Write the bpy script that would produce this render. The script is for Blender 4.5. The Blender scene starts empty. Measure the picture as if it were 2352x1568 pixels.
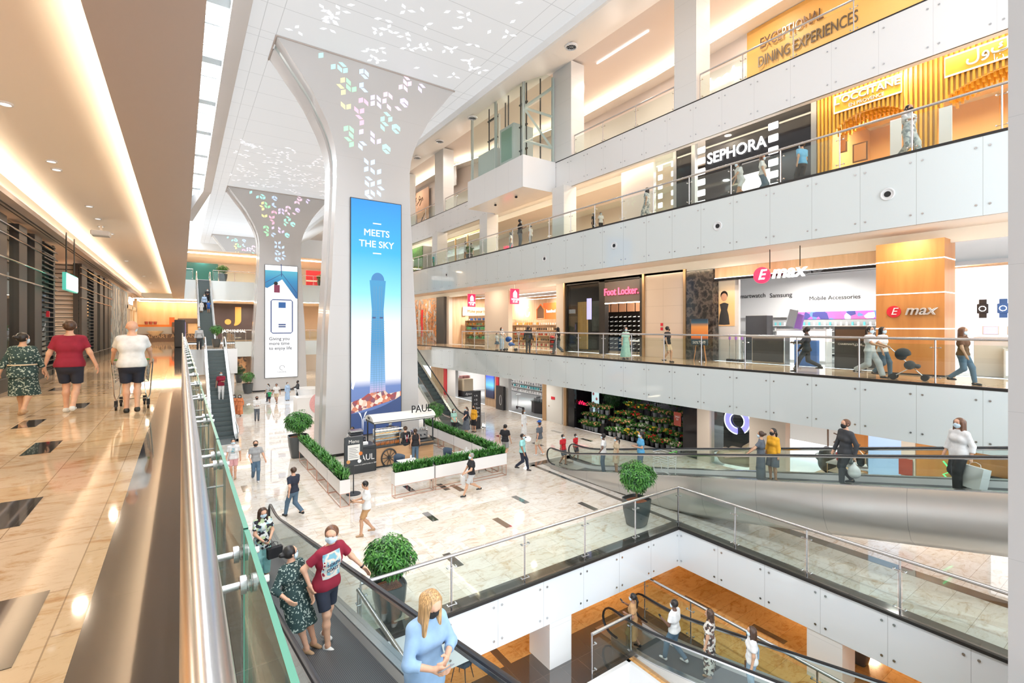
import bpy, bmesh, math, random
import numpy as np
from mathutils import Vector, Matrix
S = bpy.context.scene
col = S.collection
R = random.Random(7)
# ---------------------------------------------------------------- camera
TH = math.radians(34.57); SN, CS = math.sin(TH), math.cos(TH); FPX = 1100.0; EYE = 1.70; HZ = 750.5
cd = bpy.data.cameras.new('camera'); cam = bpy.data.objects.new('camera', cd); col.objects.link(cam)
cam.location = (0, 0, EYE); cam.rotation_euler = (math.pi/2, 0, -TH)
cd.sensor_width = 36; cd.lens = 36*FPX/2352; cd.shift_y = (HZ-784)/2352; cd.clip_start = .05; cd.clip_end = 400
S.camera = cam
S.view_settings.view_transform = 'Standard'; S.view_settings.look = 'None'; S.view_settings.gamma = 1
S.view_settings.use_curve_mapping = False; S.view_settings.exposure = 0.35
S.cycles.use_denoising = True; S.cycles.use_adaptive_sampling = True; S.cycles.adaptive_threshold = .02; S.cycles.max_bounces = 7; S.cycles.diffuse_bounces = 3; S.cycles.glossy_bounces = 3
S.cycles.transmission_bounces = 4; S.cycles.transparent_max_bounces = 16; S.cycles.sample_clamp_indirect = 4
S.cycles.caustics_reflective = False; S.cycles.caustics_refractive = False
w = bpy.data.worlds.new('world'); S.world = w; w.use_nodes = True
bg = w.node_tree.nodes['Background']; bg.inputs[0].default_value = (.88, .94, 1, 1); bg.inputs[1].default_value = 2.5
# ---------------------------------------------------------------- measuring: photo pixel on a known plane -> point in the mall
def atZ(px, py, z):
    d = (z-EYE)*FPX/(HZ-py); u = (px-1176)*d/FPX
    return Vector((d*SN+u*CS, d*CS-u*SN, z))
def atX(px, py, x):
    d = FPX/CS*x/(px-418); return Vector((x, (d-SN*x)/CS, EYE+(HZ-py)*d/FPX))
def atY(px, py, y):
    k = (px-418)*CS/FPX; x = CS*y*k/(1-SN*k); d = SN*x+CS*y
    return Vector((x, y, EYE+(HZ-py)*d/FPX))
# ---------------------------------------------------------------- materials
MT = {}
def mat(name, c=(.8, .8, .8), r=.5, m=0, e=0, ec=None, spec=.5, coat=0, noise=0, ns=6):
    if name in MT: return MT[name]
    M = bpy.data.materials.new(name); M.use_nodes = True; n = M.node_tree.nodes; l = M.node_tree.links
    b = n['Principled BSDF']; b.inputs['Base Color'].default_value = (*c, 1); b.inputs['Roughness'].default_value = r
    b.inputs['Metallic'].default_value = m; b.inputs['Specular IOR Level'].default_value = spec
    b.inputs['Coat Weight'].default_value = coat; b.inputs['Coat Roughness'].default_value = .04
    if e: b.inputs['Emission Color'].default_value = (*(ec or c), 1); b.inputs['Emission Strength'].default_value = e
    if noise:
        t = n.new('ShaderNodeTexCoord'); x = n.new('ShaderNodeTexNoise'); x.inputs['Scale'].default_value = ns; x.inputs['Detail'].default_value = 4
        mr = n.new('ShaderNodeMapRange'); mr.inputs[1].default_value = .3; mr.inputs[2].default_value = .7; mr.inputs[3].default_value = 1-noise; mr.inputs[4].default_value = 1+noise
        mx = n.new('ShaderNodeVectorMath'); mx.operation = 'SCALE'; mx.inputs[0].default_value = c
        l.new(t.outputs['Object'], x.inputs['Vector']); l.new(x.outputs['Fac'], mr.inputs[0]); l.new(mr.outputs[0], mx.inputs['Scale']); l.new(mx.outputs[0], b.inputs['Base Color'])
    MT[name] = M; return M
def glassmat(name, tint=(.93, .97, .95), refl=.06, rough=.0, ior=1.5):
    M = bpy.data.materials.new(name); M.use_nodes = True; n = M.node_tree.nodes; l = M.node_tree.links; n.clear()
    o = n.new('ShaderNodeOutputMaterial'); t = n.new('ShaderNodeBsdfTransparent'); t.inputs[0].default_value = (*tint, 1)
    g = n.new('ShaderNodeBsdfGlossy'); g.inputs['Roughness'].default_value = rough; f = n.new('ShaderNodeLayerWeight'); pw = n.new('ShaderNodeMath'); pw.operation = 'POWER'; pw.inputs[1].default_value = 5; ma = n.new('ShaderNodeMath'); ma.operation = 'MULTIPLY_ADD'; ma.inputs[1].default_value = .9; ma.inputs[2].default_value = .035
    l.new(f.outputs['Facing'], pw.inputs[0]); l.new(pw.outputs[0], ma.inputs[0])
    f.inputs[0].default_value = .5
    mx = n.new('ShaderNodeMixShader'); l.new(ma.outputs[0], mx.inputs[0]); l.new(t.outputs[0], mx.inputs[1]); l.new(g.outputs[0], mx.inputs[2]); l.new(mx.outputs[0], o.inputs[0])
    MT[name] = M; return M
def nodemat(name, build, r=.5, m=0, **k):
    M = mat(name, r=r, m=m, **k); n = M.node_tree.nodes; l = M.node_tree.links
    build(n, l, n['Principled BSDF']); return M
def ramp(n, stops):
    c = n.new('ShaderNodeValToRGB'); e = c.color_ramp.elements
    while len(e) < len(stops): e.new(.5)
    for q, (p, k) in zip(e, stops): q.position = p; q.color = (*k, 1)
    return c
def stone(name, base, vein, dark, tile=(1.2, .6), rough=.07, coat=.0, vary=.12, swap=False):
    def f(n, l, b):
        g = n.new('ShaderNodeNewGeometry'); mp = n.new('ShaderNodeMapping'); l.new(g.outputs['Position'], mp.inputs[0])
        if swap: mp.inputs['Rotation'].default_value = (0, 0, math.pi/2)
        br = n.new('ShaderNodeTexBrick'); l.new(mp.outputs[0], br.inputs[0]); br.inputs['Scale'].default_value = 1
        br.inputs['Brick Width'].default_value = tile[0]; br.inputs['Row Height'].default_value = tile[1]; br.inputs['Mortar Size'].default_value = .004; br.inputs['Mortar Smooth'].default_value = 0
        br.inputs['Color1'].default_value = (1, 1, 1, 1); br.inputs['Color2'].default_value = (1-vary, 1-vary*1.5, 1-vary*2.6, 1); br.inputs['Mortar'].default_value = (.55, .5, .45, 1)
        st = n.new('ShaderNodeMapping'); st.inputs['Scale'].default_value = (1.0, 1.7, 1) ; l.new(g.outputs['Position'], st.inputs[0])
        a = n.new('ShaderNodeTexNoise'); a.inputs['Scale'].default_value = 1.7; a.inputs['Detail'].default_value = 9; a.inputs['Roughness'].default_value = .72; a.inputs['Distortion'].default_value = 1.6; l.new(st.outputs[0], a.inputs[0])
        c = ramp(n, [(.22, dark), (.36, vein), (.5, base), (.8, tuple(min(1, q*1.06) for q in base))]); l.new(a.outputs['Fac'], c.inputs[0])
        z = n.new('ShaderNodeTexNoise'); z.inputs['Scale'].default_value = 9; z.inputs['Detail'].default_value = 6; z.inputs['Roughness'].default_value = .8; l.new(st.outputs[0], z.inputs[0])
        c2 = ramp(n, [(.26, vein), (.36, tuple((1+q)/2 for q in vein)), (.46, (1, 1, 1))]); l.new(z.outputs['Fac'], c2.inputs[0])
        m1 = n.new('ShaderNodeMixRGB'); m1.blend_type = 'MULTIPLY'; m1.inputs[0].default_value = .6; l.new(c.outputs[0], m1.inputs[1]); l.new(c2.outputs[0], m1.inputs[2])
        m2 = n.new('ShaderNodeMixRGB'); m2.blend_type = 'MULTIPLY'; m2.inputs[0].default_value = 1; l.new(m1.outputs[0], m2.inputs[1]); l.new(br.outputs['Color'], m2.inputs[2])
        l.new(m2.outputs[0], b.inputs['Base Color'])
    return nodemat(name, f, r=rough, coat=coat)
def lines(name, c, lc, axis, period, wid=.006, off=0, r=.1, coat=0, extra=(), noise=0, **k):
    """flat colour with fine joint lines every `period` metres along each axis given (world metres)"""
    def f(n, l, b):
        g = n.new('ShaderNodeNewGeometry'); s = n.new('ShaderNodeSeparateXYZ'); l.new(g.outputs['Position'], s.inputs[0]); acc = None
        def mth(op, a, v=None):
            q = n.new('ShaderNodeMath'); q.operation = op
            for i, x in enumerate((a, v)):
                if x is None: continue
                if isinstance(x, (int, float)): q.inputs[i].default_value = x
                else: l.new(x, q.inputs[i])
            return q.outputs[0]
        axs = axis if isinstance(axis, (list, tuple)) else [axis]; ps = period if isinstance(period, (list, tuple)) else [period]*len(axs); of = off if isinstance(off, (list, tuple)) else [off]*len(axs)
        for a, p, o in zip(axs, ps, of):
            v = mth('LESS_THAN', mth('FLOORED_MODULO', mth('ADD', s.outputs[a], -o), p), wid); acc = v if acc is None else mth('MAXIMUM', acc, v)
        for a, x in extra:
            v = mth('LESS_THAN', mth('ABSOLUTE', mth('SUBTRACT', s.outputs[a], x)), wid/2); acc = mth('MAXIMUM', acc, v)
        mx = n.new('ShaderNodeMixRGB'); mx.inputs[1].default_value = (*c, 1); mx.inputs[2].default_value = (*lc, 1); l.new(acc, mx.inputs[0]); l.new(mx.outputs[0], b.inputs['Base Color'])
        if k.get('em'): l.new(mx.outputs[0], b.inputs['Emission Color']); b.inputs['Emission Strength'].default_value = k['em']
    return nodemat(name, f, r=r, coat=coat)
def wood(name, a, b_, sc=1.0, axis=2, r=.35):
    def f(n, l, b):
        g = n.new('ShaderNodeTexCoord'); mp = n.new('ShaderNodeMapping'); l.new(g.outputs['Object'], mp.inputs[0]); s = [6*sc]*3; s[axis] = .7*sc; mp.inputs['Scale'].default_value = s
        x = n.new('ShaderNodeTexNoise'); x.inputs['Scale'].default_value = 1.5; x.inputs['Detail'].default_value = 7; x.inputs['Distortion'].default_value = .5; l.new(mp.outputs[0], x.inputs[0])
        c = ramp(n, [(.3, a), (.7, b_)]); l.new(x.outputs['Fac'], c.inputs[0]); l.new(c.outputs[0], b.inputs['Base Color'])
    return nodemat(name, f, r=r)
def blotch(name, cols, scale=3, r=.6, e=0, vor=False, detail=3):
    """several colours in patches (prints, posters, packs)"""
    def f(n, l, b):
        g = n.new('ShaderNodeTexCoord')
        if vor: x = n.new('ShaderNodeTexVoronoi'); o = x.outputs['Color']; x.inputs['Scale'].default_value = scale; sp = n.new('ShaderNodeSeparateColor'); l.new(g.outputs['Object'], x.inputs[0]); l.new(o, sp.inputs[0]); v = sp.outputs[0]
        else: x = n.new('ShaderNodeTexNoise'); x.inputs['Scale'].default_value = scale; x.inputs['Detail'].default_value = detail; l.new(g.outputs['Object'], x.inputs[0]); v = x.outputs['Fac']
        k = len(cols); lo, hi = (0, 1) if vor else (.32, .68)
        c = ramp(n, [(lo+(hi-lo)*i/k, q) for i, q in enumerate(cols)]); c.color_ramp.interpolation = 'CONSTANT' if vor else 'LINEAR'
        l.new(v, c.inputs[0]); l.new(c.outputs[0], b.inputs['Base Color'])
        if e: l.new(c.outputs[0], b.inputs['Emission Color']); b.inputs['Emission Strength'].default_value = e
    return nodemat(name, f, r=r)
def vgrad(name, stops, z0, z1, e=.9, r=.3):
    """colours printed/shown from height z0 to z1 (screens and posters)"""
    def f(n, l, b):
        g = n.new('ShaderNodeNewGeometry'); s = n.new('ShaderNodeSeparateXYZ'); l.new(g.outputs['Position'], s.inputs[0])
        mr = n.new('ShaderNodeMapRange'); mr.inputs[1].default_value = z0; mr.inputs[2].default_value = z1; l.new(s.outputs[2], mr.inputs[0])
        c = ramp(n, stops); l.new(mr.outputs[0], c.inputs[0]); l.new(c.outputs[0], b.inputs['Base Color'])
        if e: l.new(c.outputs[0], b.inputs['Emission Color']); b.inputs['Emission Strength'].default_value = e
    return nodemat(name, f, r=r)
W_ = mat('white_paint', (.86, .86, .85), .5); mat('white_gloss', (.88, .88, .88), .12); mat('steel', (.62, .62, .63), .26, 1); mat('chrome', (.8, .8, .8), .08, 1)
mat('dark_metal', (.018, .016, .015), .45); mat('black', (.012, .012, .014), .4); mat('black_gloss', (.015, .015, .018), .06); mat('rubber', (.012, .012, .015), .3)
mat('grey', (.35, .36, .37), .5); mat('charcoal', (.045, .048, .055), .5); mat('off_white', (.8, .78, .74), .5); mat('copper', (.62, .36, .27), .3, .8)
mat('red', (.65, .02, .04), .4); mat('red_lit', (.9, .02, .08), .4, e=1.1); mat('white_lit', (1, 1, 1), .4, e=2.0); mat('warm_strip_strong', (1, .82, .60), .4, e=44); mat('warm_lit', (1, .74, .40), .4, e=1.9); mat('warm_strip', (1, .82, .58), .4, e=20)
mat('cream', (.62, .5, .38), .35); mat('mask', (.62, .78, .88), .8); mat('mask_black', (.02, .02, .022), .8); mat('pink_wall', (.82, .73, .68), .6)
glassmat('glass', (.90, .95, .93)); glassmat('glass_clear', (.96, .98, .97)); mat('glass_edge', (.12, .36, .27), .15); glassmat('glass_green', (.80, .91, .86))
# ---------------------------------------------------------------- mesh builder
class MB:
    def __init__(s): s.v = []; s.f = []
    def add(s, vs, fs):
        o = len(s.v); s.v += [tuple(v) for v in vs]; s.f += [tuple(i+o for i in f) for f in fs]; return s
    def box(s, a, b):
        x0, y0, z0 = a; x1, y1, z1 = b
        return s.add([(x0, y0, z0), (x1, y0, z0), (x1, y1, z0), (x0, y1, z0), (x0, y0, z1), (x1, y0, z1), (x1, y1, z1), (x0, y1, z1)],
                     [(0, 3, 2, 1), (4, 5, 6, 7), (0, 1, 5, 4), (1, 2, 6, 5), (2, 3, 7, 6), (3, 0, 4, 7)])
    def cbox(s, c, d): return s.box([c[i]-d[i]/2 for i in range(3)], [c[i]+d[i]/2 for i in range(3)])
    def bbox(s, c, d, b=.02):   # box with chamfered edges
        h = [q/2 for q in d]; b = min(b, min(h)*.9); vs = []; 
        for sx in (-1, 1):
            for sy in (-1, 1):
                for sz in (-1, 1):
                    vs += [(c[0]+sx*(h[0]-b), c[1]+sy*(h[1]-b), c[2]+sz*h[2]), (c[0]+sx*(h[0]-b), c[1]+sy*h[1], c[2]+sz*(h[2]-b)), (c[0]+sx*h[0], c[1]+sy*(h[1]-b), c[2]+sz*(h[2]-b))]
        I = lambda x, y, z, k: ((x*2+y)*2+z)*3+k
        fs = [(I(0,0,1,0), I(1,0,1,0), I(1,1,1,0), I(0,1,1,0)), (I(0,0,0,0), I(0,1,0,0), I(1,1,0,0), I(1,0,0,0)), (I(0,0,0,1), I(1,0,0,1), I(1,0,1,1), I(0,0,1,1)), (I(0,1,0,1), I(0,1,1,1), I(1,1,1,1), I(1,1,0,1)), (I(0,0,0,2), I(0,0,1,2), I(0,1,1,2), I(0,1,0,2)), (I(1,0,0,2), I(1,1,0,2), I(1,1,1,2), I(1,0,1,2))]
        for x in (0, 1):
            for y in (0, 1):
                fs.append((I(x,y,0,1), I(x,y,0,2), I(x,y,1,2), I(x,y,1,1)))
                fs.append((I(x,0,y,0), I(x,0,y,2), I(x,1,y,2), I(x,1,y,0))); fs.append((I(0,x,y,0), I(0,x,y,1), I(1,x,y,1), I(1,x,y,0)))
                for z in (0, 1): fs.append((I(x,y,z,0), I(x,y,z,1), I(x,y,z,2)))
        return s.add(vs, fs)
    def quad(s, a, b, c, d): return s.add([a, b, c, d], [(0, 1, 2, 3)])
    def tube(s, pts, r, n=10, cap=True, ry=None, closed=False):
        P = [Vector(p) for p in pts]; N = len(P); rs = r if isinstance(r, (list, tuple)) else [r]*N; vs = []; up = None
        for i, p in enumerate(P):
            if closed: t = (P[(i+1) % N]-P[i-1])
            else: t = (P[min(i+1, N-1)]-P[max(i-1, 0)])
            t = t.normalized() if t.length > 1e-9 else Vector((0, 0, 1))
            if up is None: up = Vector((0, 0, 1)) if abs(t.z) < .9 else Vector((1, 0, 0))
            a = t.cross(up); a = a.normalized() if a.length > 1e-6 else Vector((1, 0, 0)); b = a.cross(t).normalized(); up = b
            for k in range(n):
                q = 2*math.pi*k/n; vs.append(p+a*math.cos(q)*rs[i]+b*math.sin(q)*(ry if ry else rs[i]))
        fs = [(i*n+k, i*n+(k+1) % n, (i+1)*n+(k+1) % n, (i+1)*n+k) for i in range(N-1) for k in range(n)]
        if closed: fs += [((N-1)*n+k, (N-1)*n+(k+1) % n, (k+1) % n, k) for k in range(n)]
        elif cap: fs += [tuple(range(n))[::-1], tuple(range((N-1)*n, N*n))]
        return s.add(vs, fs)
    def cyl(s, a, b, r, n=16, r2=None): return s.tube([a, b], [r, r if r2 is None else r2], n)
    def lathe(s, prof, c=(0, 0, 0), n=20, sq=0):
        vs = []
        for r, z in prof:
            for k in range(n):
                q = 2*math.pi*k/n; x, y = math.cos(q), math.sin(q)
                if sq: m = max(abs(x), abs(y)); f = (1-sq)+sq/m; x *= f; y *= f
                vs.append((c[0]+r*x, c[1]+r*y, c[2]+z))
        N = len(prof); fs = [(i*n+k, i*n+(k+1) % n, (i+1)*n+(k+1) % n, (i+1)*n+k) for i in range(N-1) for k in range(n)]
        fs += [tuple(range(n))[::-1], tuple(range((N-1)*n, N*n))]; return s.add(vs, fs)
    def prism(s, poly, a, b, axis=1):   # poly 2d extruded from a to b along axis
        def m(u, v, w): return [(w, u, v), (u, w, v), (u, v, w)][axis]
        n = len(poly); vs = [m(u, v, a) for u, v in poly]+[m(u, v, b) for u, v in poly]
        return s.add(vs, [tuple(range(n))[::-1], tuple(range(n, 2*n))]+[(i, (i+1) % n, n+(i+1) % n, n+i) for i in range(n)])
    def ball(s, c, r, n=10, sc=(1, 1, 1)):
        m = n//2+1; vs = []
        for i in range(m+1):
            t = math.pi*i/m
            for k in range(n):
                q = 2*math.pi*k/n; vs.append((c[0]+r*sc[0]*math.sin(t)*math.cos(q), c[1]+r*sc[1]*math.sin(t)*math.sin(q), c[2]+r*sc[2]*math.cos(t)))
        return s.add(vs, [(i*n+k, (i+1)*n+k, (i+1)*n+(k+1) % n, i*n+(k+1) % n) for i in range(m) for k in range(n)])
    def build(s, name, material, parent=None, smooth=False, loc=None, rz=0):
        me = bpy.data.meshes.new(name); me.from_pydata([tuple(v) for v in s.v], [], s.f); me.update()
        me.materials.append(MT[material] if isinstance(material, str) else material)
        if not getattr(s, 'keep', 0):
            bm = bmesh.new(); bm.from_mesh(me); bmesh.ops.recalc_face_normals(bm, faces=bm.faces); bm.to_mesh(me); bm.free()
        if smooth:
            me.polygons.foreach_set('use_smooth', [True]*len(me.polygons))
            try: me.set_sharp_from_angle(angle=math.radians(40))
            except Exception: pass
        o = bpy.data.objects.new(name, me); col.objects.link(o); o.parent = parent
        if loc is not None: o.location = loc
        o.rotation_euler.z = rz; return o
def tag(o, label=None, cat=None, group=None, kind=None):
    if label: o['label'] = label
    if cat: o['category'] = cat
    if group: o['group'] = group
    if kind: o['kind'] = kind
    return o
def thing(name, label, cat, loc=(0, 0, 0), rz=0, group=None):
    o = bpy.data.objects.new(name, None); col.objects.link(o); o.location = loc; o.rotation_euler.z = rz; o.empty_display_size = .1
    return tag(o, label, cat, group)
def struct(name, mb, m, parent=None, smooth=False): return tag(mb.build(name, m, parent, smooth), kind='structure')
def copytree(o, loc=None, rz=None, label=None, group=None, parent=None, scale=None):
    c = o.copy(); col.objects.link(c); c.parent = parent
    if loc is not None: c.location = loc
    if rz is not None: c.rotation_euler.z = rz
    if scale is not None: c.scale = (scale,)*3
    if label: c['label'] = label
    if group: c['group'] = group
    for k in o.children: copytree(k, parent=c)
    return c
FONTS = {}
def text(name, s, m, size, loc, rot, parent=None, ext=.01, align='CENTER', bold=0, squash=1, shear=0, arabic=False):
    """lettering as a real mesh"""
    cu = bpy.data.curves.new(name, 'FONT'); cu.body = s; cu.size = size; cu.extrude = ext; cu.align_x = align; cu.align_y = 'CENTER'; cu.bevel_depth = bold*.6; cu.bevel_resolution = 0; cu.shear = shear; cu.resolution_u = 3
    o = bpy.data.objects.new(name, cu); col.objects.link(o); dg = bpy.context.evaluated_depsgraph_get(); dg.update()
    me = bpy.data.meshes.new_from_object(o.evaluated_get(dg)); bpy.data.objects.remove(o); me.name = name
    me.materials.clear(); me.materials.append(MT[m] if isinstance(m, str) else m)
    q = bpy.data.objects.new(name, me); col.objects.link(q); q.location = loc; q.rotation_euler = rot; q.scale = (squash, 1, 1); q.parent = parent; return q
RX = (math.pi/2, 0, -math.pi/2)    # lettering on a wall facing -X (right-hand facade), read from the atrium
RY = (math.pi/2, 0, 0)             # lettering facing -Y (towards the camera)
# ---------------------------------------------------------------- levels
ZL, ZG, Z1, Z2, Z3, ZC = -7.5, -5.0, 0.0, 6.94, 12.13, 15.8
XR, XR3, XS, XSG, XL = 18.06, 19.6, 22.0, 21.5, -3.8
stone('marble_pale', (.80, .745, .69), (.64, .52, .41), (.44, .31, .21), rough=.035, vary=.05, coat=.3)
stone('marble_warm_light', (.78, .60, .43), (.60, .37, .20), (.34, .18, .09), rough=.05, vary=.10, swap=True)  # same stone as the pale floor, with warm light put into its colour
stone('marble_orange_light', (.86, .50, .20), (.66, .30, .08), (.34, .14, .04), rough=.12, vary=.12)  # same stone again, the orange of the warm light below painted in
lines('dark_tile', (.055, .048, .045), (.16, .13, .11), (0, 1), (.6, 1.2), .006, (.02, .3), r=.09, coat=1.0); MT['dark_tile'].node_tree.nodes['Principled BSDF'].inputs['Coat IOR'].default_value = 1.9
lines('fascia_glass', (.80, .86, .86), (.50, .54, .52), 1, 1.44, .012, .59, r=.05, coat=.6)
lines('fascia_white', (.95, .95, .95), (.78, .78, .78), 1, 1.44, .012, .59, r=.15, coat=.3)
lines('fascia_void', (.84, .88, .91), (.55, .58, .60), (0, 1), 1.44, .012, (13.65, 10.0), r=.08, coat=.5)
lines('ceiling_panel', (.30, .305, .31), (.21, .215, .22), 1, 2.3, .03, 25.45, r=.55, extra=[(0, 3.06), (0, 3.74), (0, 13.3), (0, 14.0), (1, 26.1), (1, 56.1), (1, 21.6)], em=1.35)  # panels also glow: emission added to fill the atrium with light
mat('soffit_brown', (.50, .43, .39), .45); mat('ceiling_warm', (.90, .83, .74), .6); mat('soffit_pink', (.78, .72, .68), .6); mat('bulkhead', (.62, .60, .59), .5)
mat('sky_white', (1, 1, 1), .5, e=1.6); mat('truss_grey', (.50, .58, .62), .4)
lines('column_clad', (.60, .585, .575), (.50, .48, .46), 2, 2.6, .008, .2, r=.22, coat=.25)
lines('column_white', (.88, .88, .87), (.70, .70, .69), 2, 1.3, .008, .1, r=.2)
mat('column_glass', (.42, .50, .49), .05, coat=.8)
mat('shop_floor_grey', (.42, .44, .46), .06)
# ground floor with the opening down to the lower floor
fl = MB(); T = .12
for a, b in (((-14, -6, ZG-T), (3.1, 10, ZG)), ((13.65, -6, ZG-T), (XSG, 10, ZG)), ((-14, 10, ZG-T), (XSG, 78, ZG))): fl.box(a, b)
struct('floor_ground', fl, 'marble_pale')
fl = MB().box((-4, 9.1, ZL-T), (34, 30, ZL)).box((10.2, -8, ZL-T), (34, 9.1, ZL)).box((-4, -8, ZL-T), (2.5, 9.1, ZL)); struct('floor_lower', fl, 'marble_orange_light')
fl = MB().box((XL, -5, -T), (-.467, 67.9, 0)).box((XR+.35, -4, -T), (XS, 64, 0)).box((.22, 64.3, -T), (34, 76, 0)).box((.22, 43.6, -T), (3.6, 56, 0)); struct('floor_first', fl, 'marble_warm_light')
fl = MB().box((-.467, -5, -T), (.22, 67.9, 0)).box((XR, -4, -T), (XR+.35, 64, 0)).box((.22, 64, -T), (34, 64.3, 0)).box((.22, 43.5, -T), (3.6, 43.6, 0)); struct('trim_1', fl, 'dark_tile')
fl = MB().box((XR, -4, Z2-T), (34, 64, Z2)).box((-12, 64, Z2-T), (34, 76, Z2)); struct('floor_second', fl, 'marble_warm_light')
fl = MB().box((XR3, -4, Z3-T), (34, 88, Z3)).box((-12, 88, Z3-T), (34, 96, Z3)); struct('floor_third', fl, 'marble_warm_light')
# dark stone border of the opening, round the moving walks
tr = MB()
tr.box((3.1, 10, ZG), (14.1, 10.45, ZG+.004)).box((13.65, -4, ZG), (14.1, 10, ZG+.004)).box((2.65, -4, ZG), (3.1, 10.45, ZG+.004))
tr.box((16.2, -4, ZG), (16.6, 18.9, ZG+.004)).box((13.7, 18.4, ZG), (16.6, 18.9, ZG+.004)).box((13.9, 10.45, ZG), (14.1, 18.6, ZG+.004)); struct('trim_2', tr, 'dark_tile')
# fascias
def dots(name, pts, nrm, parent, r=.028):
    b = MB()
    for p in pts: b.cyl(p, Vector(p)+Vector(nrm)*.02, r, 8)
    return b.build(name, 'steel', parent)
def fascia(name, x, y0, y1, z0, z1, m, dot=True):
    o = struct(name, MB().box((x-.03, y0, z0), (x+.05, y1, z1)), m)
    if dot:
        n0 = math.ceil((y0-.59)/1.44); pts = []
        for k in range(n0, int(min((y1-.59)/1.44, 40))):
            y = .59+1.44*k
            for dy in (-.14, .14):
                for z in (z0+.3, z1-.3): pts.append((x-.03, y+dy, z))
        dots('panel_fixings', pts, (-1, 0, 0), o)
    return o
fascia('wall_right_first_edge', XR, -4, 64, -1.77, -.01, 'fascia_glass')
fascia('wall_right_second_edge', XR, -4, 64, 4.75, Z2-.01, 'fascia_glass')
fascia('wall_right_third_edge', XR3, -4, 88, 10.3, Z3-.01, 'fascia_white')
struct('trim_3', MB().box((XR-.04, -4, -.03), (XR+.1, 64, .05)).box((XR-.04, -4, Z2-.03), (XR+.1, 64, Z2+.05)).box((XR3-.04, -4, Z3-.02), (XR3+.1, 88, Z3+.03)), 'dark_metal')
for nm, z0, z1, x0, y, m in (('wall_far_first_edge', -1.77, -.01, 3.6, 64, 'fascia_glass'), ('wall_far_second_edge', 4.75, Z2, -4, 64, 'fascia_glass'), ('wall_far_third_edge', 10.3, Z3, -4, 88, 'fascia_white')):
    struct(nm, MB().box((x0, y-.03, z0), (XR+2, y+.1, z1)), m)
struct('wall_landing_edge', MB().box((.3, 43.4, -1.95), (3.6, 43.5, -.01)).box((3.5, 43.5, -1.95), (3.6, 64, -.01)).box((.3, 43.5, -1.95), (3.5, 64, -1.85)).box((2.75, 43.6, ZG), (3.4, 44.3, -1.95)), 'white_gloss')
# void fascia at the ground floor
o = struct('wall_void_edge', MB().box((3.1, 9.98, -6.25), (13.68, 10.06, ZG-.005)).box((13.62, -4, -6.25), (13.70, 10, ZG-.005)).box((3.04, -4, -6.25), (3.12, 10.06, ZG-.005)), 'fascia_void')
pts = [(13.65-1.44*k+dx, 9.98, z) for k in range(0, 8) for dx in (-.12, .12) for z in (-6.05, -5.22) if 3.2 < 13.65-1.44*k+dx < 13.6]; dots('panel_fixings', pts, (0, -1, 0), o, .03)
pts = [(13.62, 10-1.44*k+dy, z) for k in range(0, 8) for dy in (-.12, .12) for z in (-6.05, -5.22) if 10-1.44*k+dy < 9.95]; dots('panel_fixings', pts, (-1, 0, 0), o, .03)
struct('trim_4', MB().box((3.1, 9.94, -5.03), (13.62, 10.02, -4.96)).box((13.58, -4, -5.03), (13.66, 10, -4.96)), 'dark_metal')
struct('wall_lower_edge', MB().box((2.5, 9.0, -9.4), (10.2, 9.1, ZL)).box((10.1, -8, -9.4), (10.2, 9.1, ZL)).box((2.4, -8, -9.4), (2.5, 9.1, ZL)), 'white_gloss'); struct('floor_basement', MB().box((0, -8, -12.2), (12, 9.1, -12)), 'dark_tile')
struct('ceiling_lower', MB().box((-4, 10.1, -6.25), (34, 30, -6.18)).box((13.72, -8, -6.25), (34, 10.1, -6.18)).box((-4, -8, -6.25), (3, 10.1, -6.18)), 'white_paint')
struct('wall_lower', MB().box((-4, 24, ZL), (34, 24.2, -6.2)).box((28, -8, ZL), (28.2, 24, -6.2)), 'cream')
lc = MB().box((8.11, 9.99, ZL), (8.88, 10.9, -6.26)); lc.box((13.64, 5.19, ZL), (14.4, 6.02, -6.26)); struct('column_lower', lc, 'column_white')
# first-floor slab undersides + soffits of the storey above
struct('ceiling_ground', MB().box((XR, -4, -1.77), (34, 76, -1.70)).box((.3, 64, -1.77), (XR, 76, -1.70)).box((-14, -5, -1.77), (.15, 64, -1.7)), 'white_paint')
struct('wall_slab_left', MB().box((-12, -5, -1.7), (.18, 67.9, -T)), 'white_gloss')
struct('ceiling_left', MB().box((XL, -5, 5.30), (-.5, 67.9, 5.38)), 'ceiling_warm')
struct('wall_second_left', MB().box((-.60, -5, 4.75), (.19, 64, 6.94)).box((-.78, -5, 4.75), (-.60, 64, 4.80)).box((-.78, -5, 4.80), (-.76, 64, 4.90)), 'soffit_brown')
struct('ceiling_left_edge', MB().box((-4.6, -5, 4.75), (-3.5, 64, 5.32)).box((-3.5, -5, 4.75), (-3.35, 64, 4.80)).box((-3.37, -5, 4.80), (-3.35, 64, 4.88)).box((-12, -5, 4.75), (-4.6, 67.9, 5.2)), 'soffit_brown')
struct('trim_5', MB().box((-3.62, -5, 4.735), (-3.58, 64, 4.752)).box((-3.72, -5, 4.735), (-3.70, 64, 4.752)), 'black')
def cove(name, a, b, e='warm_strip', lab='warm linear cove light'):
    o = MB().box(a, b).build(name, e); return o
cv = [('left corridor', (-.70, -4, 4.81), (-.64, 63, 4.84)), ('left corridor shop side', (-3.46, -4, 4.81), (-3.40, 63, 4.84))]
for nm, a, b in cv: tag(cove('cove_light', a, b, 'warm_strip_strong'), 'warm cove light strip along the %s ceiling' % nm, 'light')
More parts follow.
